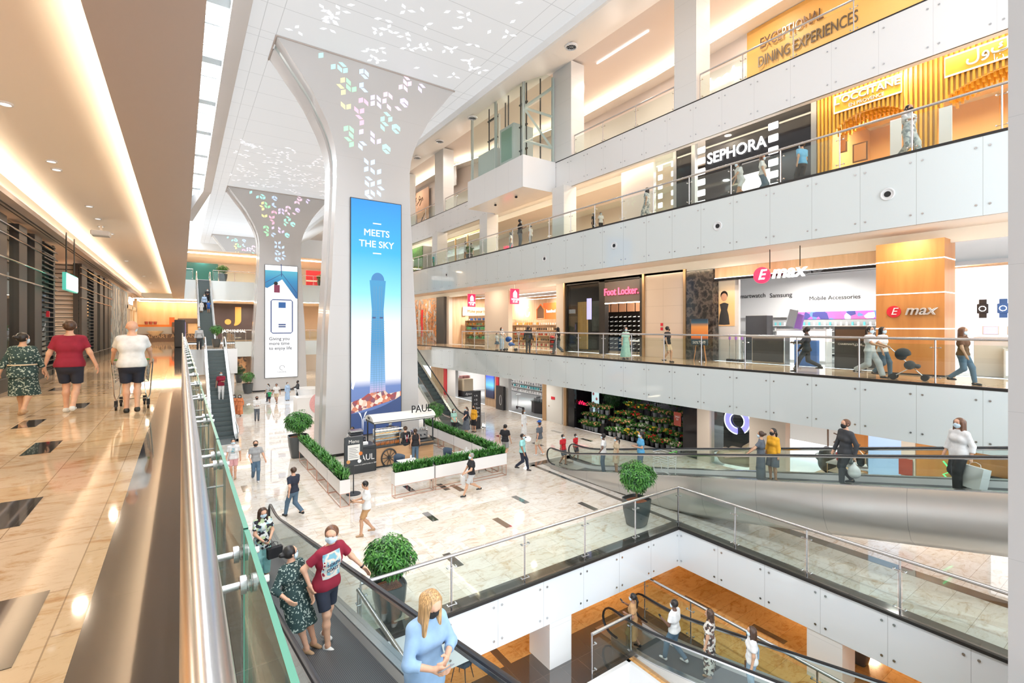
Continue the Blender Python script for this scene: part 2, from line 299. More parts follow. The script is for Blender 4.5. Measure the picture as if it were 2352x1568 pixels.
# right corridors: thin grey lip, glowing cove, then shop head
for z, nm in ((4.75, 'first'), (10.3, 'second')):
    x0 = XR if z < 5 else XR3
    struct('ceiling_%s_right' % nm, MB().box((x0, -4, z), (x0+(.75 if z < 5 else .3), 64, z+.35)).box((x0+(.75 if z < 5 else .3), -4, z+(.35 if z < 5 else .62)), (XS, 64, z+(.42 if z < 5 else .7))), 'ceiling_warm' if z < 5 else 'white_paint')
    struct('ceiling_%s_shops' % nm, MB().box((XS, -4, z+(.25 if z < 5 else .6)), (34, 64, z+(.32 if z < 5 else .7))), 'white_paint')
    tag(cove('cove_light', (x0+.76, -4, z+.24), (x0+.80, 64, z+.30), 'warm_strip'), 'warm cove light strip in the %s floor balcony ceiling' % nm, 'light')
    struct('wall_head_%s' % nm, MB().box((XS-.05, -4, z-.12 if z < 5 else z+.2), (XS+.1, 64, z+(.36 if z < 5 else .65))), 'off_white')
struct('ceiling_far', MB().box((-4, 64.1, 4.75), (34, 76, 4.85)), 'ceiling_warm')
struct('ceiling_far_second', MB().box((-4, 64.1, 10.3), (34, 76, 10.4)).box((-4, 76, 10.3), (3.0, 88, 10.4)), 'ceiling_warm')
tag(cove('cove_light', (-4, 64.15, 4.70), (18, 64.3, 4.745)), 'warm cove light strip under the far second floor bridge', 'light')
tag(cove('cove_light', (-4, 66, 10.2), (18, 66.3, 10.26)), 'warm cove light strip under the far third floor bridge', 'light')
# atrium ceiling, bulkheads, skylight
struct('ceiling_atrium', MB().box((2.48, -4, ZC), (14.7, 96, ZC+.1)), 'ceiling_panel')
struct('wall_bulkhead_left', MB().box((1.77, -4, 14.6+.9), (2.48, 58, ZC+.2)).add([(1.77, 58, 15.5), (2.48, 58, 15.5), (1.0, 66, 13.8), (.2, 66, 13.8), (1.77, 58, 15.9), (2.48, 58, 15.9), (1.0, 66, 15.9), (.2, 66, 15.9)], [(0, 3, 2, 1), (4, 5, 6, 7), (0, 1, 5, 4), (1, 2, 6, 5), (2, 3, 7, 6), (3, 0, 4, 7)]), 'bulkhead')
struct('wall_left_upper', MB().box((-.1, -5, 6.94), (.12, 88, 15.9)), 'soffit_pink')
struct('window_1', MB().box((.12, -4, 17.2), (1.77, 66, 17.25)), 'sky_white')
sk = MB()
for k in range(24):
    y = -2+k*2.9; sk.box((.12, y, 16.2), (1.77, y+.14, 16.6)).tube([(.12, y, 16.0), (1.77, y+1.45, 16.4)], .035, 6).tube([(1.77, y+1.45, 16.4), (.12, y+2.9, 16.0)], .035, 6)
    if k % 2: sk.box((.12, y+.14, 16.0), (1.77, y+.85, 16.05))
sk.box((.12, -4, 15.7), (.17, 66, 16.9)).build('skylight_truss', 'truss_grey', bpy.data.objects['window_1'])
struct('wall_bulkhead_right', MB().box((14.7, -4, 15.4), (14.85, 96, ZC+.1)).add([(14.85, -4, 15.4), (19.6, -4, 17.95), (19.6, 96, 17.95), (14.85, 96, 15.4), (14.85, -4, 15.6), (19.6, -4, 18.15), (19.6, 96, 18.15), (14.85, 96, 15.6)], [(0, 1, 2, 3), (4, 7, 6, 5), (0, 4, 5, 1), (2, 6, 7, 3), (0, 3, 7, 4), (1, 5, 6, 2)]), 'white_paint')
struct('trim_6', MB().box((19.3, -4, 17.86), (19.36, 96, 17.9)), 'charcoal')
struct('ceiling_third_right', MB().box((19.6, -4, 18.1), (34, 96, 18.2)), 'soffit_pink')
W3 = [(24.3, -4), (24.8, 8), (25.0, 12), (25.7, 20), (25.9, 27), (24.5, 36), (22.6, 44), (22.5, 88)]
b = MB()
for (xa, ya), (xb, yb) in zip(W3, W3[1:]): b.prism([(xa, ya), (xb, yb), (xb+.2, yb), (xa+.2, ya)], Z3, 17.6, axis=2)
struct('wall_third_right', b, 'soffit_pink')
b = MB(); c = MB()
for (xa, ya), (xb, yb) in zip(W3, W3[1:]):
    b.prism([(xa-.9, ya), (xb-.9, yb), (xb+.2, yb), (xa+.2, ya)], 17.58, 17.62, axis=2); c.prism([(xa-.85, ya), (xb-.85, yb), (xb-.80, yb), (xa-.80, ya)], 17.63, 17.68, axis=2)
struct('trim_7', b, 'white_paint'); tag(c.build('cove_light', 'warm_strip'), 'curved warm cove light above the third floor shops', 'light')
# walls
struct('wall_right_first', MB().box((33.8, -4, -.1), (34, 76, 5)), 'off_white'); struct('wall_right_second', MB().box((28, -4, Z2), (28.2, 64, 10.6)), 'off_white')
struct('wall_right_ground', MB().box((30, -4, ZG), (30.2, 78, -1.7)), 'off_white')
struct('wall_far_ground', MB().box((-14, 77.8, ZG), (30, 78, -1.7)), 'cream'); struct('wall_far_first', MB().box((-12, 75.8, 0), (34, 76, 4.8)), 'cream')
struct('wall_far_second', MB().box((-12, 75.8, Z2), (34, 76, 10.35)), 'off_white'); struct('wall_far_third', MB().box((-12, 95.8, Z3), (34, 96, 18.2)), 'white_paint')
struct('wall_left', MB().box((-12, -5, 0), (-11.8, 68, 4.8)), 'cream'); struct('wall_back', MB().box((-12, -5.2, -1.7), (.22, -5, 5.2)), 'cream')
struct('wall_ground_left', MB().box((-14.2, -6, ZG), (-14, 78, -1.7)), 'cream')
# third-floor and second-floor square columns
b = MB()
for y in (-4, 13.4, 22.05, 39.45, 48.2): b.box((19.58, y, Z3-.1), (20.65, y+1.2 if y == 13.4 else y+1.75, 18.0))
for y in (22.05, 30.9, 39.45, 48.2): b.box((19.0, y, Z2), (20.0, y+1.1, 10.3))
struct('column_square', b, 'column_white')
# near column on the right of the picture
struct('column_near', MB().box((12.05, 1.3, ZG), (13.3, 2.0, 16)).box((12.05, 1.3, ZL), (13.3, 2.0, ZG)), lines('column_near_clad', (.43, .415, .405), (.34, .33, .32), 2, 2.6, .008, .2, r=.3))  # darker copy of column_clad, colour lowered to offset the strong frontal light
# tree-like columns
PR = [(-5, 2.6), (-2.5, 2.53), (1.5, 2.42), (3.95, 2.25), (6.4, 2.14), (7.8, 2.06), (9.2, 2.0), (10.35, 2.0), (11.0, 2.08), (11.6, 2.24), (12.2, 2.47), (12.8, 2.78), (13.46, 3.12), (14.1, 3.55), (14.75, 4.05), (15.3, 4.45), (15.79, 4.82)]
def treecol(y, label):
    t = thing('branching_column', label, 'column', (8.57, y, 0)); t['group'] = 'branching columns down the middle of the atrium'; t['kind'] = 'thing'
    N = len(PR); vs = []; fs = []
    sec = lambda w: [(-w, 0), (-w, .75), (-w+.10, .85), (-w+.10, 1.25), (-w, 1.35), (-w, 2.45), (w, 2.45), (w, 1.35), (w-.10, 1.25), (w-.10, .85), (w, .75), (w, 0)]
    for z, wd in PR: vs += [(x, q, min(z, 15.76)) for x, q in sec(wd)]
    n = 12
    for i in range(N-1):
        for k in range(n):
            if k in (2, 8): continue
            fs.append((i*n+k, i*n+(k+1) % n, (i+1)*n+(k+1) % n, (i+1)*n+k)[::-1])
    fs.append(tuple(range(n))); MB().add(vs, fs).build('shaft', 'column_clad', t, smooth=True)
    gl = MB()
    for s in (-1, 1):
        vs = [(s*(wd-.10), q, z) for z, wd in PR for q in (.85, 1.25)]; gl.add(vs, [(2*i, 2*i+1, 2*i+3, 2*i+2) for i in range(N-1)])
    gl.build('glass_strip', 'column_glass', t); MB().box((-2.62, -.02, -5), (2.62, 2.47, -4.86)).build('base', 'black', t)
    MB().box((-4.85, -.03, 15.72), (4.85, .06, 15.79)).box((-4.86, 0, 15.70), (-4.8, 2.5, 15.79)).build('top_trim', 'soffit_brown', t); return t
COLS = [treecol(25.5, 'tall white flared column with the blue tower screen, behind the coffee kiosk'), treecol(55.5, 'middle flared column with the white boat and phone screen'), treecol(85.5, 'farthest flared column, its foot hidden behind the far bridge')]
# ---------------------------------------------------------------- lamps
def area(name, loc, rot, sx, sy, e, c=(1, 1, 1)):
    l = bpy.data.lights.new(name, 'AREA'); l.shape = 'RECTANGLE'; l.size = sx; l.size_y = sy; l.energy = e; l.color = c
    o = bpy.data.objects.new(name, l); col.objects.link(o); o.location = loc; o.rotation_euler = rot; return o
def strip(name, loc, sx, sy, rot, e, c):
    l = bpy.data.lights.new(name, 'AREA'); l.shape = 'RECTANGLE'; l.size = sx; l.size_y = sy; l.energy = e; l.color = c; o = bpy.data.objects.new(name, l); col.objects.link(o); o.location = loc; o.rotation_euler = rot; return o
for k in range(4): strip('skylight_daylight', (1.0, 4+k*16, 17.1), 1.5, 15, (0, -math.radians(40), 0), 3400, (.96, .98, 1))
WM = (1, .82, .62)
def down(name, loc, e, c=(1, 1, 1), size=.32):
    """a bare disc lamp shining down, placed without a fitting"""
    l = bpy.data.lights.new(name, 'AREA'); l.shape = 'DISK'; l.size = size; l.energy = e; l.color = c; l.spread = 2.9
    o = bpy.data.objects.new(name, l); col.objects.link(o); o.location = loc; return o
for k in range(9): down('corridor_light', (-2.1, 2+k*7, 5.27), 60, WM, .22)
for k in range(9):
    y = -1+k*7
    for x in (24.2, 28.5): down('shop_light', (x, y, 4.9), 330, (1, .95, .88), .7)
    down('balcony_light', (20.5, y, 5.08), 60, (1, .86, .68), .3)
    down('shop_light', (22.5, y, 10.72), 150, (1, .92, .82), .6); down('balcony_light', (20.3, y, 10.85), 40, (1, .86, .68), .3)
    down('dining_light', (20.6, y+3, 17.9), 90, (1, .95, .9), .4)
    down('shop_light', (25, y, -1.85), 250, (1, .95, .9), .7); down('balcony_light', (19.8, y, -1.85), 60, (1, .94, .86), .3)
    down('dining_light', (22.5, y, 18.0), 150, (1, .84, .72), .5)
for x, y in ((0, 13), (6, 14), (12, 14), (18, 14), (24, 14), (9, 20), (18, 20), (18, 6), (23, 6), (18, 0), (23, -2), (0, 5), (0, -1)): down('lower_light', (x, y, -6.3), 230, (1, .74, .46), .3)
for x in (2, 7, 12, 20): down('far_light', (x, 69, 4.65), 260, WM, .5); down('far_light', (x, 69, -1.85), 200, WM, .5); down('far_light', (x, 70, 10.2), 220, (1, .9, .8), .5)
for x in (-6, -9): 
    for k in range(8): down('shop_light', (x, 10+k*7, 4.7), 220, WM, .4)
# ---------------------------------------------------------------- organic surfaces: distance fields -> one continuous mesh
def sdf_mesh(parts, h, name='m'):
    """parts: list of (prims, k, clips); prims = (a, b, ra, rb); clips = (point, normal) cut away where (p-point).normal > 0; all groups are blended with k of the group"""
    lo = np.min([np.minimum(p[0], p[1])-max(p[2], p[3]) for pr, k, c in parts for p in pr], axis=0)-3*h
    hi = np.max([np.maximum(p[0], p[1])+max(p[2], p[3]) for pr, k, c in parts for p in pr], axis=0)+3*h
    n = np.ceil((hi-lo)/h).astype(int)+1; F = np.full(n, .2, np.float32)
    ax = [lo[i]+h*np.arange(n[i]) for i in range(3)]
    for prims, k, clips in parts:
        G = np.full(n, .2, np.float32)
        for a, b, ra, rb in prims:
            a = np.array(a, float); b = np.array(b, float); m = max(ra, rb)+k+2*h
            i0 = np.maximum(((np.minimum(a, b)-m-lo)/h).astype(int), 0); i1 = np.minimum(((np.maximum(a, b)+m-lo)/h).astype(int)+2, n)
            X, Y, Z = np.meshgrid(*[ax[i][i0[i]:i1[i]] for i in range(3)], indexing='ij', sparse=True)
            d = b-a; L = float(d@d) or 1e-9
            t = np.clip(((X-a[0])*d[0]+(Y-a[1])*d[1]+(Z-a[2])*d[2])/L, 0, 1)
            D = np.sqrt((X-a[0]-t*d[0])**2+(Y-a[1]-t*d[1])**2+(Z-a[2]-t*d[2])**2)-(ra+(rb-ra)*t)
            sl = tuple(slice(i0[i], i1[i]) for i in range(3)); g = G[sl]
            q = np.maximum(k-np.abs(g-D), 0)/k if k else 0
            G[sl] = np.minimum(g, D)-q*q*k/4
        for p, nr in clips:
            X, Y, Z = np.meshgrid(*ax, indexing='ij', sparse=True)
            G = np.maximum(G, ((X-p[0])*nr[0]+(Y-p[1])*nr[1]+(Z-p[2])*nr[2]).astype(np.float32))
        k2 = .03; q = np.maximum(k2-np.abs(F-G), 0)/k2; F = np.minimum(F, G)-q*q*k2/4
    return surfnet(F, lo, h, name)
def surfnet(F, lo, h, name):
    I = F < 0; c = np.zeros(np.array(F.shape)-1, np.int8)
    for dx in (0, 1):
        for dy in (0, 1):
            for dz in (0, 1): c += I[dx:dx+c.shape[0], dy:dy+c.shape[1], dz:dz+c.shape[2]]
    act = (c > 0) & (c < 8); ijk = np.argwhere(act); idx = np.full(c.shape, -1, np.int64); idx[act] = np.arange(len(ijk))
    acc = np.zeros((len(ijk), 3)); cnt = np.zeros(len(ijk)); O = [(x, y, z) for x in (0, 1) for y in (0, 1) for z in (0, 1)]
    for a in O:
        for k in range(3):
            if a[k]: continue
            b = list(a); b[k] = 1
            fa = F[tuple((ijk+a).T)]; fb = F[tuple((ijk+b).T)]; s = (fa < 0) != (fb < 0); t = np.where(s, fa/np.where(s, fa-fb, 1), 0)
            P = np.array(a)[None]+t[:, None]*(np.array(b)-np.array(a))[None]; acc[s] += P[s]; cnt[s] += 1
    V = lo+(ijk+acc/np.maximum(cnt, 1)[:, None])*h; faces = []
    for k in range(3):
        u, v = (k+1) % 3, (k+2) % 3; sa = [slice(None)]*3; sb = [slice(None)]*3; sa[k] = slice(0, -1); sb[k] = slice(1, None)
        A = I[tuple(sa)]; B = I[tuple(sb)]
        for flip, M in ((0, A & ~B), (1, ~A & B)):
            e = np.argwhere(M); e = e[(e[:, u] > 0) & (e[:, v] > 0) & (e[:, u] < c.shape[u]) & (e[:, v] < c.shape[v])]
            q = []
            for du, dv in ((0, 0), (-1, 0), (-1, -1), (0, -1)):
                w_ = e.copy(); w_[:, u] += du; w_[:, v] += dv; q.append(idx[tuple(w_.T)])
            q = np.stack(q, 1); faces.append(q if not flip else q[:, ::-1])
    Q = np.concatenate(faces); Q = Q[(Q >= 0).all(1)]
    me = bpy.data.meshes.new(name); me.vertices.add(len(V)); me.vertices.foreach_set('co', V.astype(np.float32).ravel())
    me.loops.add(Q.size); me.loops.foreach_set('vertex_index', Q.astype(np.int32).ravel()); me.polygons.add(len(Q))
    me.polygons.foreach_set('loop_start', np.arange(0, Q.size, 4, dtype=np.int32)); me.polygons.foreach_set('loop_total', np.full(len(Q), 4, np.int32))
    me.update(calc_edges=True); me.validate(); me.polygons.foreach_set('use_smooth', [True]*len(me.polygons)); return me
def link(me, name, material, parent):
    me.materials.append(MT[material] if isinstance(material, str) else material); o = bpy.data.objects.new(name, me); col.objects.link(o); o.parent = parent; return o
V = lambda *a: np.array(a, float)
def ik(a, t, l1, l2, bend):
    d = t-a; L = np.linalg.norm(d); mx = (l1+l2)*.995
    if L > mx: d = d*mx/L; L = mx; t = a+d
    u = d/L; x = (l1*l1-l2*l2+L*L)/(2*L); hgt = math.sqrt(max(l1*l1-x*x, 0)); b = np.array(bend, float); b = b-u*(b@u); b /= np.linalg.norm(b)+1e-9
    return a+u*x+b*hgt, t
def unit(v): return v/(np.linalg.norm(v)+1e-9)
SK = {'fair': (.75, .43, .29), 'tan': (.62, .36, .23), 'brown': (.36, .19, .12), 'dark': (.16, .085, .06)}
for k, c in SK.items():
    M = mat('skin_'+k, c, .5, noise=.05, ns=20); M.node_tree.nodes['Principled BSDF'].inputs['Subsurface Weight'].default_value = .06
HR = {'black': (.012, .010, .010), 'brown': (.06, .03, .018), 'auburn': (.14, .06, .03), 'blonde': (.48, .29, .13), 'grey': (.3, .29, .28)}
for k, c in HR.items():
    def f(n, l, b, c=c):
        g = n.new('ShaderNodeTexCoord'); mp = n.new('ShaderNodeMapping'); mp.inputs['Scale'].default_value = (60, 60, 5); x = n.new('ShaderNodeTexNoise'); l.new(g.outputs['Object'], mp.inputs[0]); l.new(mp.outputs[0], x.inputs[0]); x.inputs['Scale'].default_value = 1.3
        r_ = ramp(n, [(.35, tuple(q*.55 for q in c)), (.65, tuple(min(1, q*1.5) for q in c))]); l.new(x.outputs['Fac'], r_.inputs[0]); l.new(r_.outputs[0], b.inputs['Base Color'])
    nodemat('hair_'+k, f, r=.4)
CL = dict(white=(.82, .82, .82), black=(.018, .018, .022), navy=(.022, .028, .05), maroon=(.26, .012, .035), grey=(.36, .37, .38), lightgrey=(.55, .56, .57), jeans=(.10, .17, .25), lightjeans=(.26, .38, .50), tan=(.52, .30, .14), beige=(.66, .52, .36), mint=(.42, .72, .62), teal=(.02, .50, .50), turq=(.36, .74, .74), red=(.62, .02, .03), green=(.03, .33, .12), blue=(.03, .12, .45), skyblue=(.12, .42, .72), yellow=(.85, .42, .03), orange=(.75, .25, .10), pink=(.78, .42, .42), shirtblue=(.30, .46, .68), lightblue=(.42, .58, .80), charcoal=(.05, .053, .06), darkgreen=(.03, .065, .065), cream=(.75, .68, .55), slate=(.12, .14, .17), brown=(.12, .06, .03))
for k, c in CL.items(): mat('cloth_'+k, c, .85, noise=.10, ns=9)
blotch('cloth_printed_green', [(.028, .06, .06), (.028, .06, .06), (.028, .06, .06), (.030, .065, .062), (.42, .5, .45), (.026, .055, .06)], scale=48, r=.9, vor=True)
blotch('cloth_leaf_print', [(.75, .8, .78), (.02, .02, .03), (.55, .68, .4), (.8, .85, .85), (.03, .03, .04), (.4, .6, .65)], scale=16, r=.8, vor=True)
blotch('cloth_floral_dark', [(.78, .74, .68), (.05, .04, .04), (.7, .66, .6), (.2, .12, .1)], scale=17, r=.8, vor=True)
blotch('cloth_grey_print', [(.6, .62, .62), (.3, .33, .35), (.7, .7, .7), (.42, .45, .46)], scale=14, r=.8, vor=True)
blotch('tee_print', [(.10, .30, .42), (.25, .50, .58), (.62, .66, .62), (.80, .62, .50), (.18, .42, .52)], scale=7, r=.8)
def person(label, x, y, z, face, H=1.74, skin='tan', hair='black', hs='short', top=('tee', 'white'), bot=('trousers', 'navy'), shoe='black', mask='mask', res=.02,
           lf=None, rf=None, lh=None, rh=None, lean=(0, 0), yaw=0, pitch=0, fat=1.0, fem=0, hem=.86, shem=None, group=None, curl=(.5, .5), hipdrop=0, stride=0, ec=True, roll=0, cat='person', lb=None, rb=None):
    t = thing('person', label, cat, (x, y, z), math.radians(face), group); s = H/1.75; res = res/s if res > .012 else res
    t.scale = (s, s, s)
    W = .155 if fem else .18; fl_ = [V(-.10, 0, .085), V(.10, 0, .085)]
    if stride: fl_ = [V(-.08, stride*.5, .085), V(.08, -stride*.55, .085+abs(stride)*.22)] if stride > 0 else [V(-.08, stride*.55, .085+abs(stride)*.22), V(.08, -stride*.5, .085)]
    if lf: fl_[0] = V(*lf)
    if rf: fl_[1] = V(*rf)
    hz = .93-hipdrop-abs(stride)*.08; P = V(0, 0, hz); lean3 = V(lean[0], lean[1], 0)
    up = lambda q: P+lean3*min(max(q/.5, 0), 1.3)+V(0, 0, q)   # point up the spine
    tw = 0
    hipj = [P+V(-.088, 0, 0), P+V(.088, 0, 0)]; sh = [up(.468)+V(-W, 0, 0), up(.468)+V(W, 0, 0)]
    legs = []
    for i in (0, 1):
        k, f = ik(hipj[i], fl_[i], .425, .425, (0, 1, .05)); legs.append((hipj[i], k, f))
    hd = [V(*lh) if lh is not None else V(-W-.09, .05-.25*stride, .86), V(*rh) if rh is not None else V(W+.09, .05+.25*stride, .86)]
    arms = []
    for i in (0, 1):
        e, q = ik(sh[i], hd[i], .285, .255, (lb, rb)[i] or ((-.5, .5)[i], -1, -.3)); arms.append((sh[i], e, q))
    # skin: one continuous body with head, hands and feet
    fw = fat; T = [(P+V(-.062*fw, 0, .0), P+V(.062*fw, 0, .0), .108*fw, .108*fw), (up(.14)+V(-.05*fw, .005, 0), up(.14)+V(.05*fw, .005, 0), .098*fw, .098*fw), (up(.32)+V(-.075, 0, 0), up(.32)+V(.075, 0, 0), .108*fw, .108*fw), (up(.43)+V(-W*.62, -.01, 0), up(.43)+V(W*.62, -.01, 0), .078, .078)]
    T += [(up(.515), q_*.55+up(.505)*.45, .05, .052) for q_ in sh]
    if fem: T.append((up(.35)+V(-.065, .06, 0), up(.35)+V(.065, .06, 0), .062, .062))
    body = list(T); nk = up(.60); ph = math.radians(pitch); yw = math.radians(yaw); rl = math.radians(roll)
    body.append((up(.50), nk+V(0, .005, 0), .058, .05))
    HM = Matrix.Rotation(-yw, 3, 'Z') @ Matrix.Rotation(ph, 3, 'X') @ Matrix.Rotation(rl, 3, 'Y'); hp = lambda a, b, c: nk+V(0, .01, 0)+np.array(HM @ Vector((a, b, c)))
    head = [(hp(0, -.012, .115), hp(0, -.002, .122), .088, .088), (hp(0, .03, .07), hp(0, .03, .12), .062, .066), (hp(0, .052, .015), hp(0, .045, .03), .034, .036), (hp(0, .085, .085), hp(0, .105, .055), .012, .015), (hp(-.088, -.005, .095), hp(-.088, 0, .075), .014, .011), (hp(.088, -.005, .095), hp(.088, 0, .075), .014, .011)]
    if res < .013: head += [(hp(-.03, .083, .125), hp(.03, .083, .125), .012, .012), (hp(-.018, .087, .03), hp(.018, .087, .03), .008, .008)]
    hands = []; fine = res < .013
    for i in (0, 1):
        a, e, q = arms[i]; body += [(a, e, .05*fw**.5, .040), (e, q, .039, .026)]
        f = unit(q-e); sd = (-1, 1)[i]; side = unit(np.cross(f, V(sd, 0, 0)) if abs(f[0]) < .8 else np.cross(f, V(0, 1, 0))*1.0)   # across the palm
        n_ = unit(np.cross(side, f)); n_ = n_ if n_@V(-sd, 0, -.2) > 0 else -n_; c = curl[i]
        if fine:
            for j, (o, L) in enumerate(((-.030, .060), (-.010, .074), (.011, .080), (.031, .070))):
                b0 = q+f*.085+side*o; hands.append((q+f*.012+side*o*.5, b0, .017, .0125)); p0 = b0; dr = f
                for g, lf_ in ((c*.5, .42), (c*1.1, .33), (c*.9, .25)):
                    ang = g; dr = unit(dr*math.cos(ang)+n_*math.sin(ang)); p1 = p0+dr*L*lf_*1.15; hands.append((p0, p1, .0105, .0088)); p0 = p1
            th = q+f*.02+side*.028; p1 = th+unit(f*.7+side*.75+n_*.35)*.045; hands += [(th, p1, .015, .0125), (p1, p1+unit(f*.9+side*.3+n_*.4)*.038, .0115, .0095)]
        else: hands += [(q, q+f*.08, .026, .03), (q+f*.08, q+f*.13+n_*c*.04, .022, .014), (q+f*.03, q+f*.07+side*.045, .013, .011)]
    for a, k, f in legs:
        body += [(a+V(0, 0, -.01), k, .082*fw**.6, .053), (k, k+(f-k)*.35+V(0, -.012, 0), .052, .053), (k+(f-k)*.35+V(0, -.012, 0), f, .053, .035)]
    feet = [[(f+V(0, -.03, -.05), f+V(0, .13, -.062), .036, .024), (f, f+V(0, -.02, -.045), .036, .036)] for a, k, f in legs]
    for q in feet: body += [(a, b, ra*.92, rb*.92) for a, b, ra, rb in q]
    link(sdf_mesh([(body, .035, []), (head, .022, []), (hands, .008 if fine else .015, [])], res, 'body'), 'body', 'skin_'+skin, t)
    # hair
    hc = hp(0, -.012, .118); back = V(*np.array(HM @ Vector((0, -1, 0)))); upv = V(*np.array(HM @ Vector((0, 0, 1)))); fr = -back
    if hs != 'bald':
        r0 = .1 if hs != 'buzz' else .093; hr = [(hc+back*.006, hc+back*.006+upv*.006, r0, r0)]
        hl = [([q for q in hr], .02, [(hp(0, .064, .136), unit(fr-upv*.45)), (hp(0, 0, .02), -upv)])]
        if hs == 'long': hl.append(([(hc+back*.05+V(dx, 0, 0), hc+back*.085+V(dx*1.3, 0, -.34)-upv*.0, .06, .035) for dx in (-.035, .035)]+[(hp(s_*.072, .015, .12), hp(s_*.085, .01, .05)+V(s_*.02, .02, -.28), .040, .022) for s_ in (-1, 1)]+[(hp(s_*.08, -.03, .1), hp(s_*.08, -.03, .05)+V(s_*.02, -.02, -.26), .04, .03) for s_ in (-1, 1)], .03, []))
        if hs == 'bob': hl.append(([(hc+back*.04+V(dx, 0, 0), hc+back*.06+V(dx*1.3, 0, -.17), .062, .05) for dx in (-.03, .03)]+[(hp(s_*.075, .0, .1), hp(s_*.09, .02, -.03), .03, .02) for s_ in (-1, 1)], .03, []))
        if hs == 'pony': hl.append(([(hc+back*.09+upv*.02, hc+back*.14-upv*.12, .035, .035), (hc+back*.14-upv*.12, hc+back*.12-V(0, 0, .34), .035, .015)], .02, []))
        if hs == 'bun': hl.append(([(hc+back*.115+upv*.0, hc+back*.135+upv*.01, .036, .036)], .02, []))
        link(sdf_mesh(hl, min(res, .016), 'hair'), 'hair', 'hair_'+hair, t)
    if hs == 'cap' : pass
    # clothes
    tk, tc = top; g = .018; hem = .79 if tk == 'jacket' else hem
    U = [(a, b, ra+g, rb+g) for a, b, ra, rb in T]; parts = []
    cl = [(V(0, 0, hem), V(0, 0, -1)), (up(.545), unit(V(0, -.25, 1)))]
    if tk != 'tank': 
        sl = {'tee': .68, 'polo': .68, 'long': 2, 'jacket': 2, 'three': 1.5, 'blouse': 1.6}[tk]
        for a, e, q in arms:
            d = unit(e-a)
            if sl <= 1: parts.append(([(a, e, .066, .064), (a, a, .067, .067)], .02, [(a+d*.285*sl, d)]))
            else: parts.append(([(a, a, .067, .067), (a, e, .068, .057), (e, q, .055 if tk != 'blouse' else .06, .043 if tk != 'blouse' else .055)], .03, [(e+unit(q-e)*.255*(sl-1)*.98, unit(q-e))] if sl < 2 or 1 else []))
    if tk in ('jacket',): U.append((P+V(-.06, 0, -.06), P+V(.06, 0, -.06), .152, .155))
    if hem < .86 and tk != 'jacket': U.append((P+V(-.06, 0, -.12), P+V(.06, 0, -.12), .128*fw+g, .13*fw+g)); U.append((P+V(-.06*fw, 0, .02), P+V(.06*fw, 0, .02), .142*fw, .142*fw))
    if hem >= .86: U.append((P+V(-.06*fw, 0, -.02), P+V(.06*fw, 0, -.0), .130*fw, .130*fw))
    link(sdf_mesh([(U, .045, cl)]+parts, min(res, .018), 'shirt'), {'jacket': 'jacket', 'blouse': 'blouse'}.get(tk, 'shirt') if bot[0] != 'dress' else 'bodice', 'cloth_'+tc, t)
    bk, bc = bot; B = [(P+V(-.055*fw, 0, .02), P+V(.055*fw, 0, .02), .116*fw, .116*fw), (P+V(-.05*fw, 0, -.04), P+V(.05*fw, 0, -.04), .118*fw, .118*fw)]; ck = [(V(0, 0, hz+.1), V(0, 0, 1))]; gps = []
    if bk in ('trousers', 'shorts', 'wide'):
        for a, k, f in legs:
            if bk == 'shorts': gps.append(([(a+V(.008*np.sign(a[0]), 0, 0), k+V(.01*np.sign(a[0]), 0, 0), .1*fw**.7, .082)], .02, [(a+(k-a)*(shem or .85), unit(k-a))]))
            else: wd = .014 if bk == 'trousers' else .035; gps.append(([(a, k, .1*fw**.6, .062+wd), (k, f+V(0, -.01, .0), .062+wd, .042+wd*1.2)], .03, [(f+V(0, 0, -.02), unit(f-k))]))
    else:
        hz2 = shem if shem is not None else .45; hr = {.0: .2}.get(0, .20) if bk != 'wideskirt' else .30
        mid = (legs[0][1]+legs[1][1])/2; ft = (legs[0][2]+legs[1][2])/2; B = [(P+V(-.05*fw, 0, .02), P+V(.05*fw, 0, .02), .118*fw, .118*fw)]
        e_ = mid if hz2 > .35 else ft
        for dx in (-.07, .07): B.append((P+V(dx, 0, -.02), V(e_[0]+dx*1.5, e_[1], hz2-.08), .12*fw, .13*fw if bk != 'wideskirt' else .22))
        for a, k, f in legs: B.append((a, k, .1*fw, .085))
        if hz2 < .35:
            for a, k, f in legs: B.append((k, f, .085, .08))
        ck.append((V(0, 0, hz2), V(0, 0, -1)))
    nm = {'trousers': 'trousers', 'wide': 'trousers', 'shorts': 'shorts', 'dress': 'dress_skirt', 'skirt': 'skirt', 'wideskirt': 'skirt'}[bk]
    link(sdf_mesh([(B, .05, ck)]+gps, min(res, .018), nm), nm, 'cloth_'+bc, t)
    if shoe:
        for q in feet:
            a, b, ra, rb = q[0]; link(sdf_mesh([([(a, b, ra*1.18, rb*1.25), (a+V(0, -.012, 0), a+V(0, 0, .02), .04, .04)], .03, [(V(0, 0, min(a[2], b[2])-.028), V(0, 0, -1)), (V(0, 0, a[2]+.05), V(0, 0, 1))])], min(res, .014), 'shoe'), 'shoe', shoe if shoe in MT else 'cloth_'+shoe, t)
    # face
    eb = MB(); 
    for s_ in (-1, 1): eb.ball(hp(s_*.033, .083, .098), .0105, 8)
    eb.build('eyes', 'black_gloss', t)
    br = MB()
    for s_ in (-1, 1): br.tube([hp(s_*.018, .094, .122), hp(s_*.034, .091, .127), hp(s_*.052, .078, .121)], [.004, .005, .003], 6)
    br.build('eyebrows', 'hair_'+(hair if hs != 'bald' else 'brown'), t)
